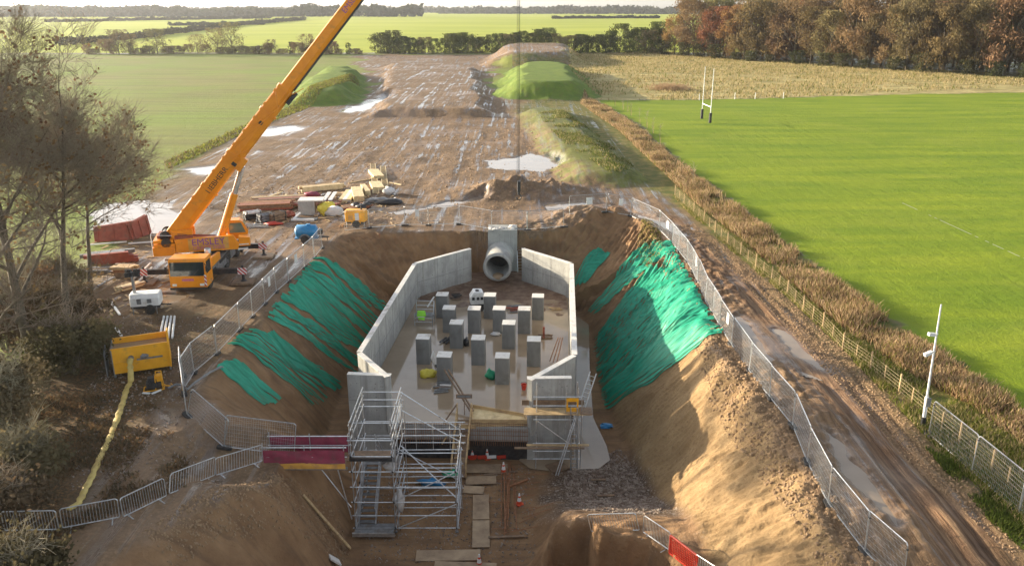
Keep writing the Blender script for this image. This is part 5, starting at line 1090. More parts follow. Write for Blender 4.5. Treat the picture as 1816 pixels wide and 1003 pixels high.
sslab(870, 670, (.42, .35, .42), 'greensheet', 'crumpled green sheet in the water beside the front right column', 'green_sheet', 'sheet', 42)
sslab(879, 594, (.38, .28, .16), 'bagwhite', 'small white bundle on the slab between two columns', 'white_bundle', 'bundle', 43); sslab(826, 612, (.28, .3, .4), 'dark', 'small dark pump on the slab beside a column', 'submersible_pump', 'pump', 44)
t = thing('bucket', 'red bucket on the slab edge near the right wall', 'bucket', G(929, 690, SLABZ)); MB().lathe([(.14, 0), (.2, .42), (.17, .42), (.12, .04)], (0, 0, 0), 14).build('pail', 'red', t, world=False); MB().path([(.2 * math.cos(a), 0, .42 + .16 * math.sin(a)) for a in np.linspace(0, math.pi, 7)], .012, 4).build('handle', 'dark', t, world=False)
def flatpile(px, py, n, L, mat, label, seed, ang=0, z=SLABZ, spread=.5, piece='plank', w=.16, cat='planks'):
    v = G(px, py, z); t = thing('plank_pile', label, cat, v, R(ang)); q = random.Random(seed)
    for k in range(n): x, y, a = q.uniform(-.2, .2), (k / n - .5) * spread * 2, q.uniform(-.18, .18); l = L * q.uniform(.7, 1); MB().bar((x - l / 2 * math.cos(a), y - l / 2 * math.sin(a), .05 + .07 * (k % 3)), (x + l / 2 * math.cos(a), y + l / 2 * math.sin(a), .06 + .07 * (k % 3)), w, .06).build(piece, mat if isinstance(mat, str) else q.choice(mat), t, world=False)
flatpile(786, 688, 9, 1.1, ['darkwood', 'grey', 'bagwhite'], 'untidy pile of short boards in front of the front left column', 1, 5, spread=.7); flatpile(791, 605, 5, 1.2, 'dark', 'dark boards lying on the slab left of the middle columns', 2, 70, spread=.4)
flatpile(914, 548, 8, 1.3, ['darkwood', 'redsteel', 'grey'], 'brown scrap boards between the columns of the back rows', 3, 10, spread=.8); flatpile(808, 527, 6, 1.0, ['darkwood', 'dark'], 'dark scrap on the silt left of the back row', 4, 20, z=SLABZ + .1, spread=.6)
flatpile(964, 598, 3, 1.4, ['darkwood', 'dark'], 'flat dark boards on the slab behind the right column', 5, 3, spread=.3); flatpile(985, 548, 2, 1.1, 'wood', 'short brown boards at the foot of the sunlit wall', 6, 3, spread=.2)
t = thing('board_sheet', 'pink white sheet of board leaning beside the left column', 'board', G(773, 640, SLABZ)); MB().bar(G(775, 648, SLABZ + .2), G(766, 628, SLABZ + 1.5), .6, .04, (1, -.3, 0)).build('sheet', 'bagwhite', t); MB().bar(G(779, 655, SLABZ + .1), G(768, 640, SLABZ + .6), .5, .05, (1, -.3, 0)).build('sheet', 'dark', t)
for k in range(3):
    a = G(975 + k * 6, 640 + k * 2, SLABZ + .05); b = U(990 + k * 4, 598, 57.5); one(MB().tube(a, b, .035, 5), 'leaning_rod', 'rust', ['left', 'middle', 'right'][k] + ' one of three rods leaning against the sunlit wall inside', 'rod', 'rods leaning on the right wall')
for k, (x, y) in enumerate(((951, 640), (1126 / 2.786 + 560, 600))): 
    v = G(x, y, SLABZ); one(MB().box(v.x - .08, v.x + .08, v.y - .1, v.y + .1, SLABZ, SLABZ + 1.0), 'prop_stub', 'redsteel', ['short red prop', 'second short red prop'][k] + ' standing beside the right column', 'prop')

# ------------------------------------------------------------------ pit floor in front of the slab
def ply(px0, py0, px1, py1, w, label, z=FLOOR, mat='ply'):
    a, b = G(px0, py0, z), G(px1, py1, z); a.z = gz(a.x, a.y) + .09; b.z = gz(b.x, b.y) + .09
    return one(MB().bar(a, b, w, .03), 'walkway_board', mat, label, 'board', 'plywood walkway boards on the pit floor')
ply(853, 922, 853, 880, .95, 'walkway board at the far end of the lengthwise path'); ply(853, 972, 853, 924, .95, 'walkway board at the near end of the lengthwise path')
ply(738, 988, 852, 986, .9, 'crosswise walkway board left of the path at the bottom'); ply(820, 832, 900, 832, 1.0, 'walkway board just below the traffic cones'); ply(770, 1010, 880, 1012, .9, 'crosswise walkway board cut by the lower picture edge'); ply(826, 852, 880, 851, .9, 'walkway board below the one by the cones'); ply(822, 870, 858, 872, .8, 'small walkway board where the path turns to the cones')
for k in range(9):
    x0 = 888 + k * 3.2 + SHRED.uniform(-2, 2); a = G(x0, 828 + SHRED.uniform(-6, 6), FLOOR); b = G(x0 + SHRED.uniform(-10, 6), 935 + SHRED.uniform(-25, 20), FLOOR)
    a.z = gz(a.x, a.y) + .12; b.z = gz(b.x, b.y) + .12; one(MB().tube(a, b, .03, 5), 'reinforcing_bar', 'rust', f'{nth(k)} rusty bar from the left in the bundle on the pit floor', 'bar', 'rusty bars on the pit floor')
for k in range(12):
    a = G(868 + SHRED.uniform(-5, 60), 845 + k * 9.5, FLOOR); b = a + Vector((SHRED.uniform(1.0, 2.0), SHRED.uniform(-.2, .5), 0)); a.z = gz(a.x, a.y) + .15; b.z = gz(b.x, b.y) + .15
    one(MB().tube(a, b, .022, 5), 'cross_bar', 'rust', f'{nth(k)} crosswise rusty bar from the far end of the pit floor bundle', 'bar', 'crosswise rusty bars on the pit floor')
def cone(px, py, label, z=None, fallen=False):
    v = G(px, py, FLOOR) if z is None else G(px, py, z); v.z = gz(v.x, v.y)
    t = thing('traffic_cone', label, 'traffic cone', v, SHRED.random(), 'orange traffic cones', R(80) if fallen else 0)
    MB().cbox((0, 0, .04), (.42, .42, .07), .05).build('base', 'cone', t, world=False)
    for z0, z1, m, nm in ((.075, .25, 'cone', 'cone_body'), (.25, .48, 'white', 'white_band'), (.48, .58, 'cone', 'cone_body'), (.58, .74, 'white', 'white_band')):
        r = lambda z: .17 - .135 * z / .75; MB().tube((0, 0, z0), (0, 0, z1), r(z0), 12, r(z1)).build(nm, m, t, world=False)
for x, y, l in ((838, 812, 'leftmost cone of the row in front of the slab edge'), (853, 811, 'second cone from the left in the row by the slab edge'), (864, 813, 'third cone of the row by the slab edge beside a fallen barrier'), (886, 811, 'rightmost cone of the row by the slab edge'), (921, 893, 'lone cone beside the rusty bars'), (850, 1003, 'cone at the bottom edge on the walkway boards'), (893, 838, 'cone beside the end of the bar bundle')): cone(x, y, l)
for k in range(4):
    a, b = G(830 + 17 * k, 816, FLOOR), G(846 + 17 * k, 815, FLOOR); a.z = b.z = FLOOR + .25; one(MB().bar(a, b, .06, .2), 'barrier_board', 'red' if k != 2 else 'white', ['leftmost red', 'second red', 'white middle', 'rightmost red'][k] + ' barrier board between the cones', 'barrier board', 'barrier boards between the cones')
for k, (x0, y0_, x1, y1_, z, lab, m) in enumerate(((858, 843, 918, 838, FLOOR, 'dark plank lying across the walkway near the cones', 'darkwood'), (1048, 853, 1074, 852, FLOOR, 'brown plank on the gravel right of the pallet', 'darkwood'), (1060, 872, 1090, 870, FLOOR + .5, 'second brown plank on the gravel ramp', 'darkwood'), (538, 880, 622, 975, -4, 'thin timber pole lying down the left bank', 'wood'), (866, 955, 930, 952, FLOOR, 'timber batten across the pit floor near the lone path', 'darkwood'), (903, 865, 936, 853, FLOOR, 'bent rusty strip beside the bars', 'rust'))):
    a, b = (G(x0, y0_, z), G(x1, y1_, z)) if k != 3 else (hit(x0, y0_), hit(x1, y1_)); a.z = gz(a.x, a.y) + .1; b.z = gz(b.x, b.y) + .1; one(MB().bar(a, b, .16, .06), 'loose_plank', m, lab, 'plank', 'loose planks in the pit')
a, b = hit(585, 990), hit(604, 1012); one(MB().bar(a + Vector((0, 0, .1)), b + Vector((0, 0, .5)), .5, .08), 'concrete_kerb', 'conc_lit_top', 'grey slab corner at the lower edge left of the walkway', 'slab')
v = hit(1075, 757); one(MB().lump(v + Vector((0, 0, .1)), (.5, .3, .12), 77, 8, 5, .5), 'blue_rope', 'blue', 'tangle of blue rope at the foot of the right slope', 'rope')

# ------------------------------------------------------------------ mesh fence panels
PW, PH = 3.45, 2.0
def heras_proto():
    t = thing('mesh_fence_panel', '', 'fence panel', (0, 0, -60), 0, 'temporary mesh fence panels')
    fr = MB().path([(.04, 0, .12), (PW - .04, 0, .12), (PW, 0, .22), (PW, 0, PH - .1), (PW - .1, 0, PH), (.1, 0, PH), (0, 0, PH - .1), (0, 0, .22)], .026, 5, True); fr.build('frame', 'galv', t, world=False)
    w = MB()
    for k in range(1, 30): x = PW * k / 30; w.tube((x, 0, .13), (x, 0, PH - .01), .0042, 3, cap=False)
    for z in (.2, .32, .55, .78, 1.0, 1.22, 1.45, 1.68, 1.8, 1.92): w.tube((0, .005, z), (PW, .005, z), .0042, 3, cap=False)
    w.build('wire_infill', 'galv_wire', t, world=False, kind='stuff')
    MB().prism([(-.38, -.12), (-.30, -.16), (.30, -.16), (.38, -.12), (.38, .12), (.30, .16), (-.30, .16), (-.38, .12)], 0, .14, .06).build('foot_block', 'rubber', t, world=False)
    MB().tube((0, .0, .0), (0, .0, .2), .02, 5).build('leg', 'galv', t, world=False); MB().tube((PW, .0, .0), (PW, .0, .2), .02, 5).build('leg', 'galv', t, world=False)
    MB().cbox((0, 0, 1.75), (.1, .07, .05)).build('clip', 'dark', t, world=False)
    return t
HP = heras_proto(); used_hp = [False]
def panel(p, q, label, sign=None):
    d = q - p; L = math.hypot(d.x, d.y); rz = math.atan2(d.y, d.x); ry = -math.atan2(d.z, L); sc = (d.length / PW, 1, 1); rx = random.uniform(-.03, .03)
    if not used_hp[0]:
        o = HP; used_hp[0] = True; o.location = p; o.rotation_euler = (rx, ry, rz); o.scale = sc; o['label'] = label
    else: o = copy_thing(HP, p, rz, label, rx, ry, sc)
    if sign:
        s = MB().box(1.3, 1.85, -.05, -.035, .95, 1.7); s_ = s.build('sign_plate', sign, None); s_.parent = o
    return o
def fence_run(px, labels, n=None, signs={}, ground=True, names=None):
    P = [hitg(*p) if len(p) == 2 else G(*p) for p in px]; nodes = [P[0]]; i = 0
    for a, b in zip(P[:-1], P[1:]):
        L = (b - a).length; k = max(1, round(L / 3.4))
        for j in range(1, k + 1):
            c = a.lerp(b, j / k) + (Vector((random.uniform(-.12, .12), random.uniform(-.12, .12), 0)) if j < k else Vector((0, 0, 0))); c.z = gz(c.x, c.y); nodes.append(c)
    N = len(nodes) - 1
    for j in range(N): panel(nodes[j], nodes[j + 1], labels(j, N), signs.get(j))
    return N
fence_run([(1600, 1045), (1533, 981), (1468, 896), (1431, 821), (1405, 757), (1364, 706), (1328, 660), (1296, 612), (1275, 578), (1250, 535), (1236, 500), (1218, 465), (1192, 432), (1168, 408), (1118, 384)],
          lambda j, N: f'mesh fence panel between haul track and pit, {nth(j)} from the near end', signs={7: 'white', 11: 'white', 15: 'white'})
fence_run([(1118, 384), (1075, 377), (1010, 381)], lambda j, N: f'mesh fence panel behind the brown mound, {nth(j)} left of the far right corner', signs={1: 'white', 0: 'white'})
fence_run([(1000, 404), (935, 409), (872, 408), (815, 398), (760, 400), (718, 400), (655, 405), (612, 410)], lambda j, N: f'mesh fence panel along the far pit edge above the pipe, {nth(j)} from right', signs={4: 'white', 6: 'white'})
fence_run([(572, 440), (540, 474), (512, 500), (470, 540), (425, 585), (385, 628), (345, 662), (328, 690)], lambda j, N: f'mesh fence panel along the left pit edge above the netting, {nth(j)} from the crane', signs={4: 'white', 2: 'white'})
fence_run([(326, 668), (332, 738), (396, 794)], lambda j, N: f'mesh fence panel at the near left corner of the pit, {nth(j)} after the pump', signs={1: 'yellow'})
fence_run([(398, 795), (520, 797, -1.2)], lambda j, N: f'mesh fence panel beside the start of the footbridge, {nth(j)} from the corner')
fence_run([(1646, 772), (1722, 838), (1806, 912), (1905, 1000)], lambda j, N: f'mesh fence panel on the field side of the track, {nth(j)} from the camera mast')
# ------------------------------------------------------------------ crowd barriers
def barrier_proto():
    t = thing('crowd_barrier', '', 'barrier', (0, 0, -60), 0, 'galvanised crowd barriers')
    w = 2.2
    MB().path([(.03, 0, .18), (w - .03, 0, .18), (w, 0, .24), (w, 0, 1.02), (w - .08, 0, 1.1), (.08, 0, 1.1), (0, 0, 1.02), (0, 0, .24)], .026, 6, True).build('frame', 'galv', t, world=False)
    m = MB()
    for k in range(1, 18): m.tube((w * k / 18, 0, .18), (w * k / 18, 0, 1.09), .009, 4, cap=False)
    m.build('bar_infill', 'galv_wire', t, world=False, kind='stuff')
    for x in (.3, w - .3): MB().bar((x, -.3, .03), (x, .3, .03), .05, .03).tube((x, 0, .02), (x, 0, .2), .022, 5).build('foot', 'galv', t, world=False)
    return t
BP = barrier_proto(); used_bp = [False]
def barrier(p, q, label):
    d = q - p; L = math.hypot(d.x, d.y); a = (math.atan2(d.y, d.x), -math.atan2(d.z, L)); sc = (d.length / 2.22, 1, 1)
    if not used_bp[0]: used_bp[0] = True; BP.location = p; BP.rotation_euler = (0, a[1], a[0]); BP.scale = sc; BP['label'] = label; return BP
    return copy_thing(BP, p, a[0], label, 0, a[1], sc)
for (x0, y0_), (x1, y1_), l in (((10, 946), (107, 944), 'crowd barrier at the far left picture edge under the bushes'), ((112, 942), (214, 922), 'crowd barrier beside the end of the yellow hose'), ((220, 922), (297, 884), 'third crowd barrier along the near left bank'), ((300, 882), (381, 848), 'fourth crowd barrier along the near left bank'), ((383, 848), (466, 822), 'crowd barrier leading to the foot of the maroon footbridge')):
    barrier(hitg(x0, y0_), hitg(x1, y1_), l)
for (x0, y0_), (x1, y1_), l in (((1050, 947), (1136, 945), 'crowd barrier across the gravel ramp beside the near trench'), ((1140, 948), (1186, 982), 'crowd barrier slanting down to the red mesh panel'), ((1232, 1020), (1290, 1060), 'crowd barrier half cut by the lower edge beyond the red panel')):
    barrier(hitg(x0, y0_), hitg(x1, y1_), l)
barrier(hitg(742, 396), hitg(782, 394), 'small crowd barrier standing at the far left pit edge')
a, b = hitg(1187, 984), hitg(1234, 1022)
t = thing('plastic_barrier', 'red plastic mesh barrier at the right end of the gravel ramp', 'barrier', a); d = (b - a)
fr = MB().path([a + Vector((0, 0, .1)), b + Vector((0, 0, .1)), b + Vector((0, 0, 1.05)), a + Vector((0, 0, 1.05))], .05, 5, True); fr.build('frame', 'red', t)
m = MB()
for k in range(1, 16): p = a + d * (k / 16); m.bar(p + Vector((0, 0, .1)), p + Vector((0, 0, 1.05)), .05, .02, d)
for k in range(1, 8): m.bar(a + Vector((0, 0, .1 + .12 * k)), b + Vector((0, 0, .1 + .12 * k)), .02, .04)
m.build('mesh_infill', 'red', t, kind='stuff')

# ------------------------------------------------------------------ post and wire fence beside the haul track
PF = [(1815, 892), (1757, 835), (1700, 785), (1640, 736), (1594, 696), (1543, 655), (1494, 620), (1459, 582), (1424, 551), (1396, 523), (1368, 497), (1340, 474), (1313, 452), (1290, 432), (1268, 412), (1248, 394), (1230, 378), (1213, 362), (1197, 346)]
fp = [hitg(*p) for p in PF]
t = thing('wire_fence', 'post and wire fence between haul track and long dry grass', 'fence', fp[8])
for k, p in enumerate(fp):
    MB().box(p.x - .04, p.x + .04, p.y - .04, p.y + .04, p.z - .2, p.z + 1.2).build('fence_post', 'wood', t)
    if k < len(fp) - 1:
        m = p.lerp(fp[k + 1], .5); MB().box(m.x - .025, m.x + .025, m.y - .025, m.y + .025, gz(m.x, m.y) - .1, gz(m.x, m.y) + 1.0).build('stake', 'wood', t)
for h_ in (.2, .4, .6, .8, 1.0): MB().path([p + Vector((-.06, 0, h_)) for p in fp], .008, 3).build('wire', 'paletimber', t)
# camera mast
p = hitg(1636, 755); tpx = U(1664, 536, p.y + .3); tpz = tpx.z
t = thing('camera_mast', 'tall slim pale mast with two cameras beside the haul track', 'mast', p)
tx = tpx.x
MB().tube(p + Vector((0, 0, -.1)), p + Vector((.0, 0, .55)), .13, 8).build('black_base', 'black', t); MB().tube(p + Vector((0, 0, .55)), p.lerp(Vector((tx, p.y, tpz)), .25), .10, 8).build('lower_pole', 'white', t)
MB().tube(p.lerp(Vector((tx, p.y, tpz)), .25), Vector((tx, p.y, tpz)), .06, 8, .04).build('upper_pole', 'white', t)
for f, l in ((.76, .45), (.62, .5)):
    c = p.lerp(Vector((tx, p.y, tpz)), f); MB().bar(c + Vector((.05, 0, .05)), c + Vector((-l * .4, -.1, .05)), .06, .06).bar(c + Vector((-l * .3, -.1, .05)), c + Vector((-l * 1.1, -.15, -.1 if f < .7 else .1)), .18, .16).build('camera_head', 'white', t)
MB().box(p.x - .1, p.x + .14, p.y - .16, p.y - .09, 1.2, 1.7).build('junction_box', 'grey', t)
# rugby posts
r0, r1 = hitg(1244.3, 210.5), hitg(1259, 218)
t = thing('rugby_posts', 'white rugby posts with dark padded feet on the sports field', 'goal posts', r0)
H0 = 10.2
for p in (r0, r1):
    MB().tube(p + Vector((0, 0, 1.9)), p + Vector((0, 0, H0)), .09, 8, .06).build('upright_post', 'white', t); MB().cbox(p + Vector((0, 0, .95)), (.5, .5, 1.9), .1).build('post_pad', 'dark', t)
MB().tube(r0 + Vector((0, 0, 3.0)), r1 + Vector((0, 0, 3.0)), .09, 8).build('crossbar', 'white', t)
for k, (x, y, l) in enumerate(((1303, 176, 'short pale post at the far edge of the sports field, leftmost'), (1339, 176, 'second short pale post at the far field edge'), (1389, 175, 'short pale post at the far field edge, rightmost'), (1240, 178, 'short post at the field edge just left of the rugby posts'))):
    v = hitg(x, y); one(MB().tube(v, v + Vector((0, 0, 1.6)), .08, 6), 'marker_post', 'white', l, 'post', 'posts along the far field edge')
# pitch line
mb = MB(); L0, L1 = G(1600, 360), G(1830, 465)
for k in range(40):
    if random.random() < .35: continue
    a, b = L0.lerp(L1, k / 40), L0.lerp(L1, (k + 1) / 40); n = (b - a).normalized().cross(Vector((0, 0, 1))) * .022
    za, zb_ = gz(a.x, a.y) + .03, gz(b.x, b.y) + .03
    mb.add([(a.x - n.x, a.y - n.y, za), (b.x - n.x, b.y - n.y, zb_), (b.x + n.x, b.y + n.y, zb_), (a.x + n.x, a.y + n.y, za)], [(0, 1, 2, 3)])
mb.build('pitch_marking', 'white')['kind'] = 'structure'

# ------------------------------------------------------------------ green netting on the slopes
def net(label, top, bot, cols, seed, gap=.22, rows=26, frag=.0, clus=0):
    # top and bottom are pixel polylines resolved on the ground; the net is made of strands that run down the slope
    q = random.Random(seed)
    T = [hit(*p, 3.0) for p in top]; B = [hit(*p, 3.0) for p in bot]
    def al(P, f):
        f *= len(P) - 1; i = min(int(f), len(P) - 2); return P[i].lerp(P[i + 1], f - i)
    t = thing('slope_netting', label, 'netting', T[0], 0, 'green netting on the pit slopes')
    vs = []; fs = []; nper = 3
    for c in range(cols):
        if q.random() < gap or (clus and float(vn(np.array([c * clus]), np.array([seed * 3.7]), 9)[0]) > .24): continue
        f0, f1 = c / cols + q.uniform(-.3, .2) / cols, (c + 1) / cols + q.uniform(-.1, .35) / cols; s0 = q.uniform(-.03, .06); s1 = 1 - (q.uniform(0, .5) if q.random() < frag else q.uniform(-.03, .05))
        lift = q.uniform(.04, .12); ph = q.uniform(0, 6); tw = q.uniform(.3, .9); b0 = len(vs); wob = q.uniform(-.4, .4) / cols
        for r in range(rows + 1):
            v = s0 + (s1 - s0) * r / rows; sh = math.sin(v * 5 + ph) * wob
            for k in range(nper + 1):
                w = (k / nper - .5) * (1.25 - .75 * v * tw - .25 * math.sin(v * 4 + ph) * tw); f = min(max((f0 + f1) / 2 + w * (f1 - f0) + sh, 0), 1)
                p = al(T, f).lerp(al(B, f), min(max(v, 0), 1)) if 0 <= v <= 1 else al(T, f) + (al(B, f) - al(T, f)) * v
                z = gz(p.x, p.y) + lift + .045 * math.sin(k * math.pi / nper) * (.4 + .6 * abs(math.sin(v * 3 + ph))) + q.uniform(-.012, .012)
                vs.append((p.x, p.y, z))
        for r in range(rows):
            for k in range(nper): i = b0 + r * (nper + 1) + k; fs.append((i, i + 1, i + nper + 2, i + nper + 1))
    mb = MB(); mb.v = vs; mb.f = fs; mb.build('net_strand', 'net', t, True, kind='stuff')
    return t
net('large green net sheet in folds down the left slope nearest the crane', [(476, 566), (502, 528), (535, 486), (560, 460), (592, 457)], [(636, 662), (652, 632), (668, 592), (682, 565), (696, 535)], 95, 1, .04, frag=.5, clus=.16)
net('middle green net of narrow strands on the left slope', [(404, 614), (418, 598), (445, 586), (466, 590)], [(556, 724), (572, 714), (592, 690), (606, 668)], 30, 2, .06, frag=.5, clus=.2)
net('smallest green net hanging in one tongue at the near end of the left slope', [(382, 652), (396, 643), (428, 640)], [(464, 716), (480, 718), (502, 710)], 9, 3, .04)
net('thin loose green strand between the two lower left nets', [(470, 590), (486, 588)], [(600, 700), (612, 690)], 4, 8, 0, frag=.5)
net('short narrow green net strip on the ribbed bank at the far right', [(1050, 446), (1066, 444), (1084, 447)], [(1013, 508), (1024, 509), (1037, 506)], 9, 4, .05)
net('long diagonal green net strip running down from the upper right crest', [(1139, 435), (1158, 428), (1190, 430), (1199, 447)], [(1043, 549), (1046, 551), (1050, 553), (1055, 557)], 14, 5, .03)
net('great green net sheet covering the right slope and its crest', [(1150, 474), (1206, 468), (1227, 505), (1250, 545), (1280, 594)], [(1056, 596), (1056, 630), (1062, 662), (1068, 695), (1076, 726)], 140, 6, .05, frag=.12)
net('torn second layer of the great green net along the right crest', [(1192, 436), (1217, 480), (1242, 530), (1276, 588)], [(1165, 490), (1165, 530), (1180, 570), (1215, 625)], 60, 7, .3, 10, .6)

# ------------------------------------------------------------------ trees
def limb_tree(seed, H, spread, trunk_r, levels=4, kids=(7, 6, 5), twigs=9, up=.55, base=.18, leaf=0, tw_len=1.0, tw_r=.016, lean=(0, 0)):
    q = random.Random(seed); tr = MB(); cw = MB(); leaves = []
    def grow(p, d, L, r, lv):
        segs = 4 if lv < 2 else 3; pts = [p]; dirs = []
        for s in range(segs):
            d = (d + Vector((q.uniform(-1, 1), q.uniform(-1, 1), q.uniform(-.3, .8))) * (.10 if lv == 0 else .26)).normalized(); p = p + d * (L / segs); pts.append(p); dirs.append(d)
        mb = tr if lv < 2 else cw; n = 7 if lv == 0 else (5 if lv == 1 else 3)
        for s in range(segs): mb.tube(pts[s], pts[s + 1], r * (1 - .75 * s / segs), n, r * (1 - .75 * (s + 1) / segs), cap=False)
        if lv >= levels - 1:
            for k in range(twigs):
                f = q.uniform(.15, 1.0); i = min(int(f * segs), segs - 1); c = pts[i].lerp(pts[i + 1], f * segs - i)
                e = (dirs[i] * .7 + Vector((q.uniform(-1, 1), q.uniform(-1, 1), q.uniform(-.35, 1.0))) * .9).normalized() * q.uniform(.4, 1.0) * tw_len
                m = c + e * .5 + Vector((q.uniform(-.1, .1), q.uniform(-.1, .1), q.uniform(-.05, .1))) * tw_len
                cw.tube(c, m, tw_r, 3, tw_r * .8, cap=False); cw.tube(m, c + e, tw_r * .8, 3, tw_r * .4, cap=False)
                for b in range(2): e2 = (e + Vector((q.uniform(-1, 1), q.uniform(-1, 1), q.uniform(-.5, 1))) * tw_len * .6) * .55; cw.tube(m, m + e2, tw_r * .6, 3, tw_r * .3, cap=False)
                if q.random() < leaf: leaves.append(c + e * q.uniform(.5, 1))
            return
        nk = kids[lv] + q.randint(-1, 1)
        for k in range(nk):
            f = (base if lv == 0 else .25) + (1 - (base if lv == 0 else .25)) * (k + q.random() * .8) / nk; i = min(int(f * segs), segs - 1); c = pts[i].lerp(pts[i + 1], min(f * segs - i, 1))
            az = q.uniform(0, 2 * math.pi); side = Vector((math.cos(az), math.sin(az), 0)); side = (side - dirs[i] * side.dot(dirs[i])).normalized()
            nd = (dirs[i] * (up + .2 * f) + side * (1.0 - .3 * f)).normalized(); l = (spread * (1.15 - .6 * f) if lv == 0 else L * (.62 - .22 * f)) * q.uniform(.75, 1.2)
            grow(c, nd, l, r * (1 - .7 * f) * (.5 if lv == 0 else .6), lv + 1)
        if lv < levels - 1: grow(pts[-1], dirs[-1], L * .42, r * .28, lv + 1)
    grow(Vector((0, 0, -.2)), Vector((lean[0], lean[1], 1)).normalized(), H * .72, trunk_r, 0)
    lm = MB()
    for p in leaves:
        for k in range(3):
            c = p + Vector((q.uniform(-.25, .25), q.uniform(-.25, .25), q.uniform(-.25, .25))); a = Vector((q.uniform(-1, 1), q.uniform(-1, 1), q.uniform(-1, 1))).normalized() * .13; b = a.orthogonal().normalized() * .09
            lm.add([c - a, c + b, c + a, c - b], [(0, 1, 2, 3)])
    return tr, cw, lm
def big_tree(label, px, py, **k):
    p = hitg(px, py) if py < 1003 else G(px, py)
    t = thing('bare_tree', label, 'tree', p, 0, 'trees on the left side'); tr, cw, lm = limb_tree(**k)
    tr.build('trunk', 'bark', t, True, world=False); o = cw.build('crown', 'twig', t, world=False); o['kind'] = 'stuff'
    if lm.f: o = lm.build('leaves', 'brownleaf', t, world=False); o['kind'] = 'stuff'
    return t
big_tree('tall bare tree rising beside the left picture edge, trunk nearest the red shutters', 62, 655, seed=3, H=21.5, spread=7.6, trunk_r=.34, kids=(14, 7, 5), twigs=7, leaf=.05, tw_len=1.45, tw_r=.0115, up=.7)
big_tree('tall bare tree cut by the left picture edge with brown leaf clusters', 0, 690, seed=11, H=21, spread=7.5, trunk_r=.32, kids=(13, 7, 5), twigs=7, leaf=.07, tw_len=1.45, tw_r=.0115, up=.7)
big_tree('bare tree leaning right over the white puddle behind the red shutters', 120, 615, seed=8, H=18, spread=7.0, trunk_r=.26, kids=(11, 7, 4), twigs=7, leaf=.08, tw_len=1.4, tw_r=.0125, base=.5, lean=(.10, .05))
big_tree('lower spreading bare tree with reddish tips right of the tall trees', 160, 520, seed=21, H=13.5, spread=6.0, trunk_r=.2, kids=(11, 7, 4), twigs=8, leaf=.08, tw_len=1.4, tw_r=.0125, base=.56, up=.5, lean=(.14, .1))
# bushes in the near left corner: many stems and leaf-sized faces
def bush(label, px, py, R3, n, mat, seed, stems=26, z=None, cat='bush', leafs=.14):
    q = random.Random(seed); p = hitg(px, py) if py < 1003 else G(px, py)
    t = thing('bush', label, cat, p, 0, 'bushes in the near left corner'); st = MB(); lf = MB()
    for k in range(stems):
        a = q.uniform(0, 6.28); d = Vector((math.cos(a) * q.uniform(.1, .9) * R3[0], math.sin(a) * q.uniform(.1, .9) * R3[1], R3[2] * q.uniform(.6, 1.25))); m = d * .5 + Vector((q.uniform(-.3, .3), q.uniform(-.3, .3), .25 * R3[2]))
        b = Vector((d.x * .15, d.y * .15, -.1)); st.tube(b, m, .035, 4, .022, cap=False); st.tube(m, d, .022, 3, .008, cap=False)
        for j in range(16): c = m.lerp(d, q.uniform(-.3, 1.05)); e = Vector((q.uniform(-1, 1), q.uniform(-1, 1), q.uniform(-.2, 1))) * .8; st.tube(c, c + e, .012, 3, .005, cap=False)
    cl = [(Vector((q.gauss(0, .45) * R3[0], q.gauss(0, .45) * R3[1], R3[2] * (.15 + .75 * q.random()))), q.uniform(.35, .9)) for _ in range(max(8, n // 90))]
    for k in range(n):
        c, r = q.choice(cl); c = c + Vector((q.gauss(0, r * .5), q.gauss(0, r * .5), q.gauss(0, r * .45))); c.z = max(c.z, .05)
        a = Vector((q.uniform(-1, 1), q.uniform(-1, 1), q.uniform(-1, 1))).normalized() * leafs * q.uniform(.5, 1); b = a.orthogonal().normalized() * a.length * .6
        lf.add([c - a, c + b, c + a, c - b], [(0, 1, 2, 3)])
    st.build('stems', 'twig', t, world=False)['kind'] = 'stuff'; lf.build('leaves', mat, t, world=False)['kind'] = 'stuff'; return t
bush('dense brown bush left of the yellow tank', 125, 660, (2.4, 2.2, 3.5), 7000, 'bramble', 1, 40)
bush('dense dull brown bush behind the yellow tank under the tall trees', 100, 590, (2.8, 2.2, 3.6), 7000, 'bramble', 2, 36)
bush('brown tangled bush at the left edge below the tall trees', 15, 620, (3.0, 3.0, 4.8), 6000, 'bramble', 3, 50)
bush('brown bush at the left edge level with the hose', 15, 760, (2.0, 2.3, 3.6), 6000, 'bramble', 4, 50)
bush('small brown bush left of the bend in the yellow hose', 50, 850, (1.7, 1.6, 2.4), 3500, 'bramble', 5, 36)
bush('brown bramble behind the leftmost crowd barrier', 5, 925, (1.6, 1.5, 2.0), 3500, 'bramble', 6, 36)
bush('low brown bramble in the bottom left corner', 30, 1040, (1.8, 1.5, 1.7), 4500, 'bramble', 7, 36)
bush('russet brown bush at the left edge in front of the red beams', 50, 545, (2.6, 2.2, 3.0), 5500, 'brownleaf', 8, 40)
bush('straggly bush below the red shutters', 110, 510, (2.4, 2.0, 2.2), 3500, 'bramble', 9, 40)
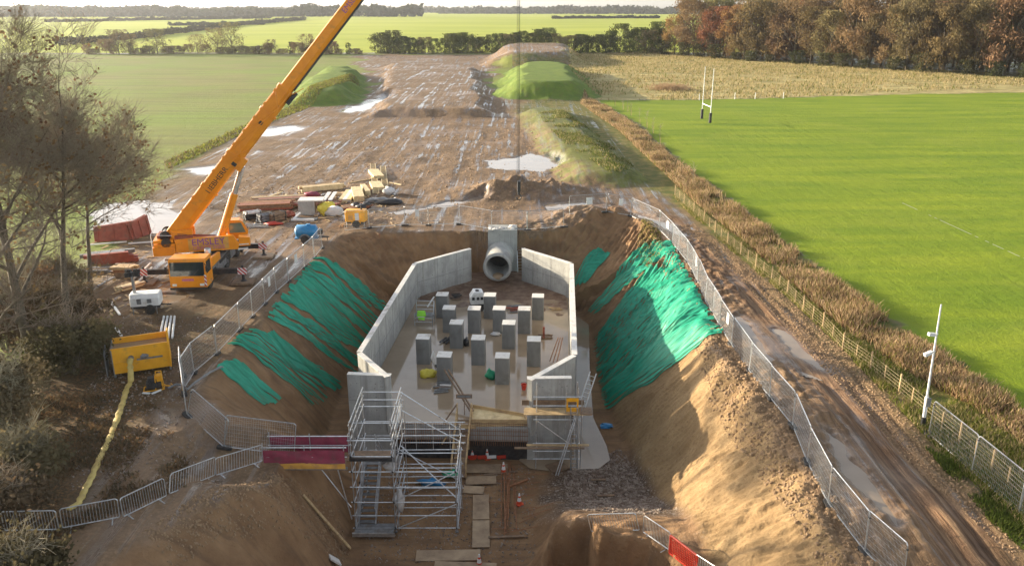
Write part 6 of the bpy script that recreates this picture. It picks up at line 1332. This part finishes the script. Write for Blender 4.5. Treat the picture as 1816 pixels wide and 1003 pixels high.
# distant trees: a few crown shapes, copied
def far_tree(seed, H, W, n, mat, leaf=.55, trunk=True, low=.12, ragged=.5, name='woodland_tree', vert=1.0, limbs=9):
    q = random.Random(seed); t = thing(name, '', 'tree', (0, 0, -80)); cw = MB(); tr = MB()
    if trunk:
        tr.tube((0, 0, -.5), (0, 0, H * .6), H * .018, 6, H * .006)
        for k in range(limbs):
            a = q.uniform(0, 6.28); z0 = H * q.uniform(.15, .55); e = Vector((math.cos(a) * W * q.uniform(.25, .45), math.sin(a) * W * q.uniform(.25, .45), z0 + H * q.uniform(.2, .42))); tr.tube((0, 0, z0), e, H * .007, 4, H * .002, cap=False)
            for j in range(3): c = Vector((0, 0, z0)).lerp(e, q.uniform(.4, .9)); tr.tube(c, c + Vector((q.uniform(-1, 1) * W * .12, q.uniform(-1, 1) * W * .12, H * .12)), H * .003, 3, H * .001, cap=False)
    cl = []
    for k in range(46):
        f = low + (1 - low) * q.random() ** .8; prof = math.sqrt(max(0.02, 1 - (abs(f - .52) / .55) ** 2.2)); a = q.uniform(0, 6.28); r = W * .5 * prof * math.sqrt(q.uniform(.15, 1)); cl.append((Vector((math.cos(a) * r, math.sin(a) * r, H * f)), W * q.uniform(.07, .15)))
    for k in range(n):
        c, r = cl[k % len(cl)]; c = c + Vector((q.gauss(0, r * .6), q.gauss(0, r * .6), q.gauss(0, r * .6 * vert))); c.z = min(max(c.z, .1), H * 1.02)
        s = leaf * q.uniform(.45, 1.1); a = Vector((q.uniform(-.6, .6), q.uniform(-.6, .6), q.uniform(.2, 1))).normalized() * s; b = a.cross(Vector((q.uniform(-1, 1), q.uniform(-1, 1), .1))).normalized() * s * .35
        cw.add([c - a, c + b, c + a, c - b], [(0, 1, 2, 3)])
    if tr.f: tr.build('trunk', 'bark', t, world=False)
    cw.build('crown', mat, t, world=False, kind='stuff'); return t
protos = [(far_tree(1, 24, 17, 5200, 'wood_brown', .62), 'brown'), (far_tree(2, 25, 15, 5200, 'wood_olive', .62), 'olive'), (far_tree(3, 22, 16, 5000, 'wood_russet', .6), 'russet'), (far_tree(4, 23, 18, 3800, 'wood_brown', .55), 'thin grey brown'), (far_tree(5, 26, 14, 4600, 'wood_olive', .6, vert=1.4), 'narrow olive'), (far_tree(6, 9, 10, 2600, 'ivy', .5, low=.02), 'dark green')]
usedp = set()
def put(k, loc, rz, sc, label, group, PR=None):
    root = (PR or protos)[k][0]
    if root.name not in usedp: usedp.add(root.name); root.location = loc; root.rotation_euler = (0, 0, rz); root.scale = sc; root['label'] = label; root['group'] = group; return root
    o = copy_thing(root, loc, rz, label, sc=sc); o['group'] = group; return o
q = random.Random(77); WE = [(1176, 97), (1240, 101), (1310, 107), (1400, 112), (1500, 119), (1600, 126), (1700, 131), (1816, 137), (1960, 146)]
wp_ = [G(*p) for p in WE]; cum = [0]
for a, b in zip(wp_[:-1], wp_[1:]): cum.append(cum[-1] + (b - a).length)
def along(s):
    for i in range(len(cum) - 1):
        if s <= cum[i + 1]: return wp_[i].lerp(wp_[i + 1], (s - cum[i]) / (cum[i + 1] - cum[i])), (wp_[i + 1] - wp_[i]).normalized()
    return wp_[-1], (wp_[-1] - wp_[-2]).normalized()
HU = ['front', 'second', 'third', 'rear']
cnt = 0
for row in range(4):
    s = 2.0 + row * 3; i = 0
    while s < cum[-1]:
        p, d = along(s); n = Vector((-d.y, d.x, 0)); 
        if n.y < 0: n = -n
        c = p + n * (row * 11 + 5 + q.uniform(-2.5, 2.5)) + d * q.uniform(-2, 2); k = q.choice([0, 0, 1, 2, 3, 4, 0, 1]); sc = q.uniform(.78, 1.12) * (1 + .05 * row)
        put(k, (c.x, c.y, gz(c.x, c.y) - .3), q.uniform(0, 6.28), (sc * q.uniform(.9, 1.15), sc * q.uniform(.9, 1.15), sc), f'{protos[k][1]} tree in the {HU[row]} row of the wood, {nth(i)} from its left end', 'trees of the wood on the right'); i += 1; s += q.uniform(7.5, 11.5) if row < 2 else q.uniform(10, 15)
s = 1.0; i = 0
while s < cum[-1]:
    p, d = along(s); k = 5; sc = q.uniform(.35, .75); put(k, (p.x, p.y, gz(p.x, p.y) - .2), q.uniform(0, 6.28), (sc * 1.2, sc * 1.2, sc), f'low dark bush at the foot of the wood, {nth(i)} from the left', 'bushes along the foot of the wood'); i += 1; s += q.uniform(8, 15)
hp = [(far_tree(11, 9, 10.5, 2800, 'hedge_green', .5, low=.02, name='hedge_tree'), 'green'), (far_tree(12, 10, 9, 2400, 'hedge_green', .42, low=.03, name='hedge_tree'), 'tall green'), (far_tree(13, 8, 10, 2200, 'wood_olive', .42, low=.03, name='hedge_tree'), 'olive')]
px_ = 676; i = 0
while px_ < 1180:
    c = G(px_, 94.5); sc = q.uniform(.72, 1.12) * (1 + .25 * (px_ > 1100) + .1 * (px_ > 980)); k = q.choice([0, 0, 1, 1, 2]); put(k, (c.x, c.y + q.uniform(-2, 3), gz(c.x, c.y) - .3), q.uniform(0, 6.28), (sc, sc, sc), f'{hp[k][1]} hedge tree beyond the site, {nth(i)} from the left', 'hedge trees at the far end of the site', hp); i += 1; px_ += q.uniform(9, 18)
sp = [(far_tree(15, 7, 8, 1500, 'wood_brown', .42, low=.02, name='hedge_bush', limbs=12), 'brown'), (far_tree(16, 13, 12, 1700, 'wood_olive', .42, low=.15, name='hedgerow_tree', limbs=16), 'open'), (far_tree(17, 4, 8, 1300, 'bramble', .4, low=.01, name='hedge_bush'), 'low'), (far_tree(18, 8, 4, 1300, 'hedge_green', .4, low=.01, name='hedge_bush'), 'dark upright')]
i = 0; px_ = 150
while px_ < 640:
    c = G(px_, 96); k = q.choice([2, 2, 2, 0, 0, 3] if q.random() < .9 else [1]); sc = q.uniform(.65, 1.05)
    put(k, (c.x, c.y + q.uniform(-2, 4), gz(c.x, c.y) - .3), q.uniform(0, 6.28), (sc * 1.3, sc, sc), f'{sp[k][1]} bush in the left field hedgerow, {nth(i)} from the left', 'hedgerow behind the left field', sp); i += 1; px_ += q.uniform(11, 20)
for x, sc, l in ((232, .75, 'round bare tree in the left hedgerow above the tall bare trees'), (412, 1.15, 'large open tree standing in the middle of the left hedgerow'), (545, .75, 'open tree in the left hedgerow just left of the boom'), (482, .55, 'small open tree in the left hedgerow near the boom')):
    c = G(x, 96); put(1, (c.x, c.y, gz(c.x, c.y) - .3), x, (sc, sc, sc), l, 'trees in the left hedgerow', sp)
# far hedges and woods as masses
def mass(name, pts, h, w, n, leaf, mat, seed, prof=None):
    q = np.random.default_rng(seed); P = np.array([(p[0], p[1]) for p in pts]); seg = np.linalg.norm(np.diff(P, axis=0), axis=1); cu = np.r_[0, np.cumsum(seg)]
    s = q.uniform(0, cu[-1], n); i = np.clip(np.searchsorted(cu, s) - 1, 0, len(seg) - 1); f = (s - cu[i]) / seg[i]; B = P[i] + (P[i + 1] - P[i]) * f[:, None]
    top = h * (.62 + .55 * (vn(s / (h * 1.6), s * 0 + seed, 5) + .5) * 1.0 + .35 * vn(s / (h * .5), s * 0, 9)); d = (P[i + 1] - P[i]) / seg[i][:, None]; nrm = np.stack([-d[:, 1], d[:, 0]], 1)
    B = B + nrm * q.normal(0, w * .4, n)[:, None]; z = gzv(B[:, 0], B[:, 1]) + top * q.uniform(.03, 1, n) ** .8
    vs = np.zeros((n, 4, 3)); c = np.c_[B, z]; a = q.normal(0, 1, (n, 3)) * [1, 1, .8]; a *= (leaf * q.uniform(.5, 1.2, n) / np.linalg.norm(a, axis=1))[:, None]; b = np.cross(a, q.normal(0, 1, (n, 3))); b *= (leaf * .55 / (np.linalg.norm(b, axis=1) + 1e-6))[:, None]
    vs[:, 0] = c - a; vs[:, 1] = c + b; vs[:, 2] = c + a; vs[:, 3] = c - b
    me = bpy.data.meshes.new(name); me.from_pydata(vs.reshape(-1, 3).tolist(), [], np.arange(n * 4).reshape(-1, 4).tolist()); me.materials.append(M[mat]); o = bpy.data.objects.new(name, me); COL.objects.link(o); o['kind'] = 'stuff'
def FG(px, py):                                    # place on the rising far land
    v = hit(px, py, 14.0); return (v.x, v.y)
mass('far_hedge', [FG(100, 82), FG(230, 70), FG(330, 58), FG(430, 45), FG(540, 36)], 4.5, 5, 7000, 1.3, 'farwood', 1)
mass('far_hedge', [FG(80, 40), FG(300, 36), FG(480, 33)], 4, 6, 3500, 1.8, 'farwood', 2)
mass('far_hedge', [FG(980, 34), FG(1080, 33), FG(1170, 33)], 4, 6, 2500, 1.8, 'farwood', 3)
mass('far_hedge', [FG(300, 46), FG(400, 44), FG(470, 44)], 3.5, 6, 2000, 1.5, 'farwood', 4)
mass('distant_woodland', [(-1500, 1500), (-1050, 1560), (-750, 1600), (-480, 1620), (-170, 1640)], 19, 60, 12000, 5.5, 'farwood', 5)
mass('distant_woodland', [(-200, 2500), (100, 2450), (350, 2350), (700, 2300), (1300, 2200), (2200, 2100)], 17, 110, 12000, 7, 'farwood', 6)
mass('distant_woodland', [(-2600, 2600), (-1500, 2800), (-400, 2900), (800, 2900)], 17, 130, 9000, 8, 'farwood', 7)
v = FG(476, 27); one(MB().box(v[0] - 18, v[0] + 18, v[1], v[1] + 14, gz(*v), gz(*v) + 5), 'farm_building', 'white', 'long white farm building far away below the distant wood', 'building')

# ------------------------------------------------------------------ grasses, saplings, stones
def blades(name, xs, ys, hts, w, mats, seed, lean=.35):
    q = np.random.default_rng(seed); n = len(xs); z = gzv(xs, ys); a = q.uniform(0, 6.28, n); L = q.normal(0, lean, (n, 2)) * hts[:, None]; ww = w * q.uniform(.6, 1.4, n)
    vs = np.zeros((n, 3, 3)); vs[:, 0] = np.c_[xs - np.cos(a) * ww, ys - np.sin(a) * ww, z - .03]; vs[:, 1] = np.c_[xs + np.cos(a) * ww, ys + np.sin(a) * ww, z - .03]; vs[:, 2] = np.c_[xs + L[:, 0], ys + L[:, 1], z + hts]
    me = bpy.data.meshes.new(name); me.from_pydata(vs.reshape(-1, 3).tolist(), [], np.arange(n * 3).reshape(-1, 3).tolist())
    for m in mats: me.materials.append(M[m])
    if len(mats) > 1: me.polygons.foreach_set('material_index', q.integers(0, len(mats), n).astype(np.int32))
    o = bpy.data.objects.new(name, me); COL.objects.link(o); o['kind'] = 'stuff'; return o
def scatter(poly, n, seed, keep=None, power=1.0):
    q = np.random.default_rng(seed); P = np.array(poly); out = []; got = 0
    while got < n:
        t = q.uniform(0, 1, n * 2); y = P[:, 1].min() + (P[:, 1].max() - P[:, 1].min()) * t ** power; x = q.uniform(P[:, 0].min(), P[:, 0].max(), n * 2)
        m = sdp(poly, x, y) < 0
        if keep is not None: m &= keep(x, y, q)
        out.append(np.c_[x[m], y[m]]); got += m.sum()
    A = np.concatenate(out)[:n]; return A[:, 0], A[:, 1]
TG = GP([(1036, 172), (1075, 190), (1140, 235), (1240, 318), (1322, 378), (1440, 468), (1560, 560), (1700, 650), (1830, 745), (1830, 800), (1720, 720), (1600, 655), (1500, 585), (1400, 500), (1320, 428), (1250, 375), (1180, 310), (1100, 235), (1030, 185)])
clump = lambda s, k, thr: (lambda x, y, q: (vn(x * k, y * k, s) + .3 * vn(x * k * 3, y * k * 3, s + 1)) > thr + q.uniform(-.15, .15, len(x)))
x, y = scatter(TG, 75000, 1, clump(3, .3, -.18), 1.5); h_ = (.28 + .75 * (vn(x * .33, y * .33, 5) + .5)) * np.random.default_rng(4).uniform(.5, 1.15, len(x)); blades('tall_dry_grass', x, y, h_, .028 + .0002 * 80, ['drygrass', 'drygrass', 'drygrass', 'bramble', 'brownleaf', 'greengrass'], 1, .4)
VG = GP([(1190, 345), (1240, 372), (1320, 432), (1400, 505), (1500, 590), (1600, 660), (1720, 724), (1830, 806), (1990, 960), (1840, 965), (1640, 772), (1500, 626), (1400, 530), (1300, 448), (1220, 376)])
x, y = scatter(VG, 34000, 2, clump(8, .5, -.1), 1.3); h_ = np.random.default_rng(5).uniform(.1, .42, len(x)); blades('rough_verge_grass', x, y, h_, .03, ['greengrass', 'greengrass', 'drygrass'], 2, .5)
ED = GP([(1640, 790), (1690, 800), (1830, 905), (1960, 1030), (1880, 1040), (1760, 930)])
x, y = scatter(ED, 9000, 12, clump(18, .6, -.05), 1.0); h_ = np.random.default_rng(15).uniform(.08, .3, len(x)); blades('rough_verge_grass', x, y, h_, .03, ['greengrass', 'hedge_green'], 12, .5)
x, y = scatter(MEAD[:5] + MEAD[7:], 42000, 3, clump(11, .09, -.3), 1.0); h_ = np.random.default_rng(6).uniform(.3, .95, len(x)); k_ = x < 200; blades('meadow_tussocks', x[k_], y[k_], h_[k_], .13, ['straw', 'straw', 'straw', 'greengrass'], 3, .4)
LT = GP([(0, 700), (250, 700), (330, 760), (330, 860), (200, 910), (0, 1000)]); x, y = scatter(LT, 9000, 14, clump(28, .5, .02)); h_ = np.random.default_rng(16).uniform(.04, .22, len(x)); blades('leaf_litter', x, y, h_, .06, ['brownleaf', 'bramble', 'bramble'], 14, .8)
SL = GP([(300, 300), (440, 234), (535, 196), (640, 156), (630, 148), (520, 186), (430, 224), (290, 288)]); x, y = scatter(SL, 7000, 17); h_ = np.random.default_rng(18).uniform(.1, .5, len(x)); blades('field_edge_grass', x, y, h_, .12, ['greengrass', 'greengrass', 'bramble'], 17, .5)
BK = GP([(950, 215), (1000, 205), (1075, 250), (1150, 322), (1075, 322), (1000, 270)]); x, y = scatter(BK, 9000, 19, clump(48, .3, 0)); h_ = np.random.default_rng(20).uniform(.1, .4, len(x)); blades('bank_grass', x, y, h_, .05, ['greengrass', 'greengrass', 'hedge_green', 'drygrass'], 19, .5)
cr_ = GP([(1140, 400), (1170, 415), (1180, 440), (1150, 450), (1130, 425)]); x, y = scatter(cr_, 5000, 21); h_ = np.random.default_rng(22).uniform(.05, .2, len(x)); blades('crest_grass', x, y, h_, .04, ['greengrass', 'drygrass'], 21, .6)
def stones(name, poly, n, lo, hi, mat, seed, keep=None):
    x, y = scatter(poly, n, seed, keep); q = random.Random(seed); mb = MB()
    zz = gzv(x, y)
    for a, b, c in zip(x, y, zz):
        r = lo + (hi - lo) * q.random() ** 2.5; v = [Vector((q.uniform(.7, 1.2) * r * math.cos(k * 1.257 + q.random() * .5), q.uniform(.7, 1.2) * r * math.sin(k * 1.257), 0)) for k in range(5)]
        o = Vector((a, b, c)); mb.add([o + w - Vector((0, 0, r * .2)) for w in v] + [o + w * .6 + Vector((0, 0, r * q.uniform(.4, .9))) for w in v], [(4, 3, 2, 1, 0)][:0] + [(5, 6, 7, 8, 9)] + [(k, (k + 1) % 5, 5 + (k + 1) % 5, 5 + k) for k in range(5)])
    mb.build(name, mat)['kind'] = 'stuff'
g = NG('stone'); P = g.pos(); v_ = g.n('ShaderNodeTexWhiteNoise', Vector=g.n('ShaderNodeVectorMath', _operation='SNAP', i0=P, i1=(.25, .25, .6)).outputs[0]).outputs[0]
M['stone'] = g.done(g.mix(v_, (.13, .085, .06), (.33, .27, .22)), .85)
M['clod'] = pmat('earth_clod', (.23, .15, .085), (.33, .22, .125), 3, .95, .2)
GR = [tuple(hit(*p)[:2]) for p in ((1000, 838), (1100, 795), (1180, 890), (1170, 910), (1040, 905), (1000, 870))]
stones('gravel', GR, 5200, .03, .11, 'stone', 1)
RB = [(12.6, 27), (14.6, 27), (15.0, 45), (14.8, 56), (16, 72), (13.5, 72), (12.9, 56), (12.0, 45)]
stones('earth_clods', RB, 6000, .03, .13, 'clod', 2)
TR = GP([(1200, 400), (1230, 395), (1330, 470), (1500, 625), (1640, 775), (1816, 950), (1816, 1010), (1600, 800), (1450, 640), (1300, 480)])
stones('track_clods', TR, 8000, .02, .09, 'clod', 3)
PFL = [(-8, 36), (1.2, 36), (1.5, 45.8), (-8, 45.8)]; stones('pit_floor_stones', PFL, 2600, .02, .09, 'stone', 4)
LF = GP([(210, 560), (420, 560), (330, 690), (350, 800), (120, 880), (150, 700)]); stones('path_stones', LF, 2600, .02, .10, 'stone', 5)
MS = GP([(330, 330), (640, 230), (950, 230), (1010, 330), (860, 390), (640, 390), (450, 470)]); stones('mud_clods', MS, 3500, .05, .18, 'clod', 6)
NB = [tuple(hit(*p)[:2]) for p in ((250, 945), (470, 840), (600, 900), (620, 990), (300, 1003))]; stones('bank_clods', NB, 2500, .02, .10, 'clod', 7)
for k, (x0, y0_, h0) in enumerate(((1104, 195, 2.2), (1112, 198, 2.4), (1133, 222, 3.0), (1146, 228, 3.2), (1157, 236, 2.6), (1169, 257, 3.4), (1118, 205, 2.4), (1228, 330, 3.0), (1090, 188, 2.2))):
    v = hitg(x0, y0_); t = thing('sapling', f'thin staked sapling between dry grass and sports field, {nth(k)} planted', 'sapling', v, 0, 'young saplings along the sports field'); t['label'] = ['leftmost thin sapling of the far sapling group by the field', 'thin sapling just right of the leftmost one', 'taller thin sapling left of the middle pair', 'right one of the middle sapling pair', 'short sapling right of the middle pair', 'tallest thin sapling, nearest of the far group', 'third thin sapling from the left in the far group', 'lone sapling standing far nearer along the dry grass', 'tiny sapling at the far field corner'][k]
    MB().tube((0, 0, 0), (.05, 0, h0), .035, 4, .012).build('stem', 'twig', t, world=False); MB().bar((.2, 0, 0), (.2, 0, 1.2), .06, .06, (1, 0, 0)).build('stake', 'wood', t, world=False); m = MB(); qq = random.Random(k)
    for j in range(22): z = h0 * qq.uniform(.35, 1); m.tube((.03, 0, z), (qq.uniform(-.5, .5), qq.uniform(-.5, .5), z + qq.uniform(.2, .6)), .014, 3, .006, cap=False)
    m.build('twigs', 'twig', t, world=False, kind='stuff')
v = hitg(1188, 160); t = thing('broom_bush', 'yellowish bush standing in the dry meadow', 'bush', v); qq = random.Random(9); m = MB()
for k in range(1600): c = Vector((qq.gauss(0, 2.6), qq.gauss(0, 1.6), abs(qq.gauss(.6, .5)))); a = Vector((qq.uniform(-.3, .3), qq.uniform(-.3, .3), .5)); m.add([c - a * .5 - Vector((.08, 0, 0)), c + Vector((.08, 0, 0)), c + a], [(0, 1, 2)])
m.build('foliage', 'bagyellow' if False else 'drygrass', t, world=False, kind='stuff')
# ------------------------------------------------------------------ the misty autumn air
MB().box(-3400, 3400, -260, 3950, -8.5, 52).build('haze', 'haze', None, kind='stuff')
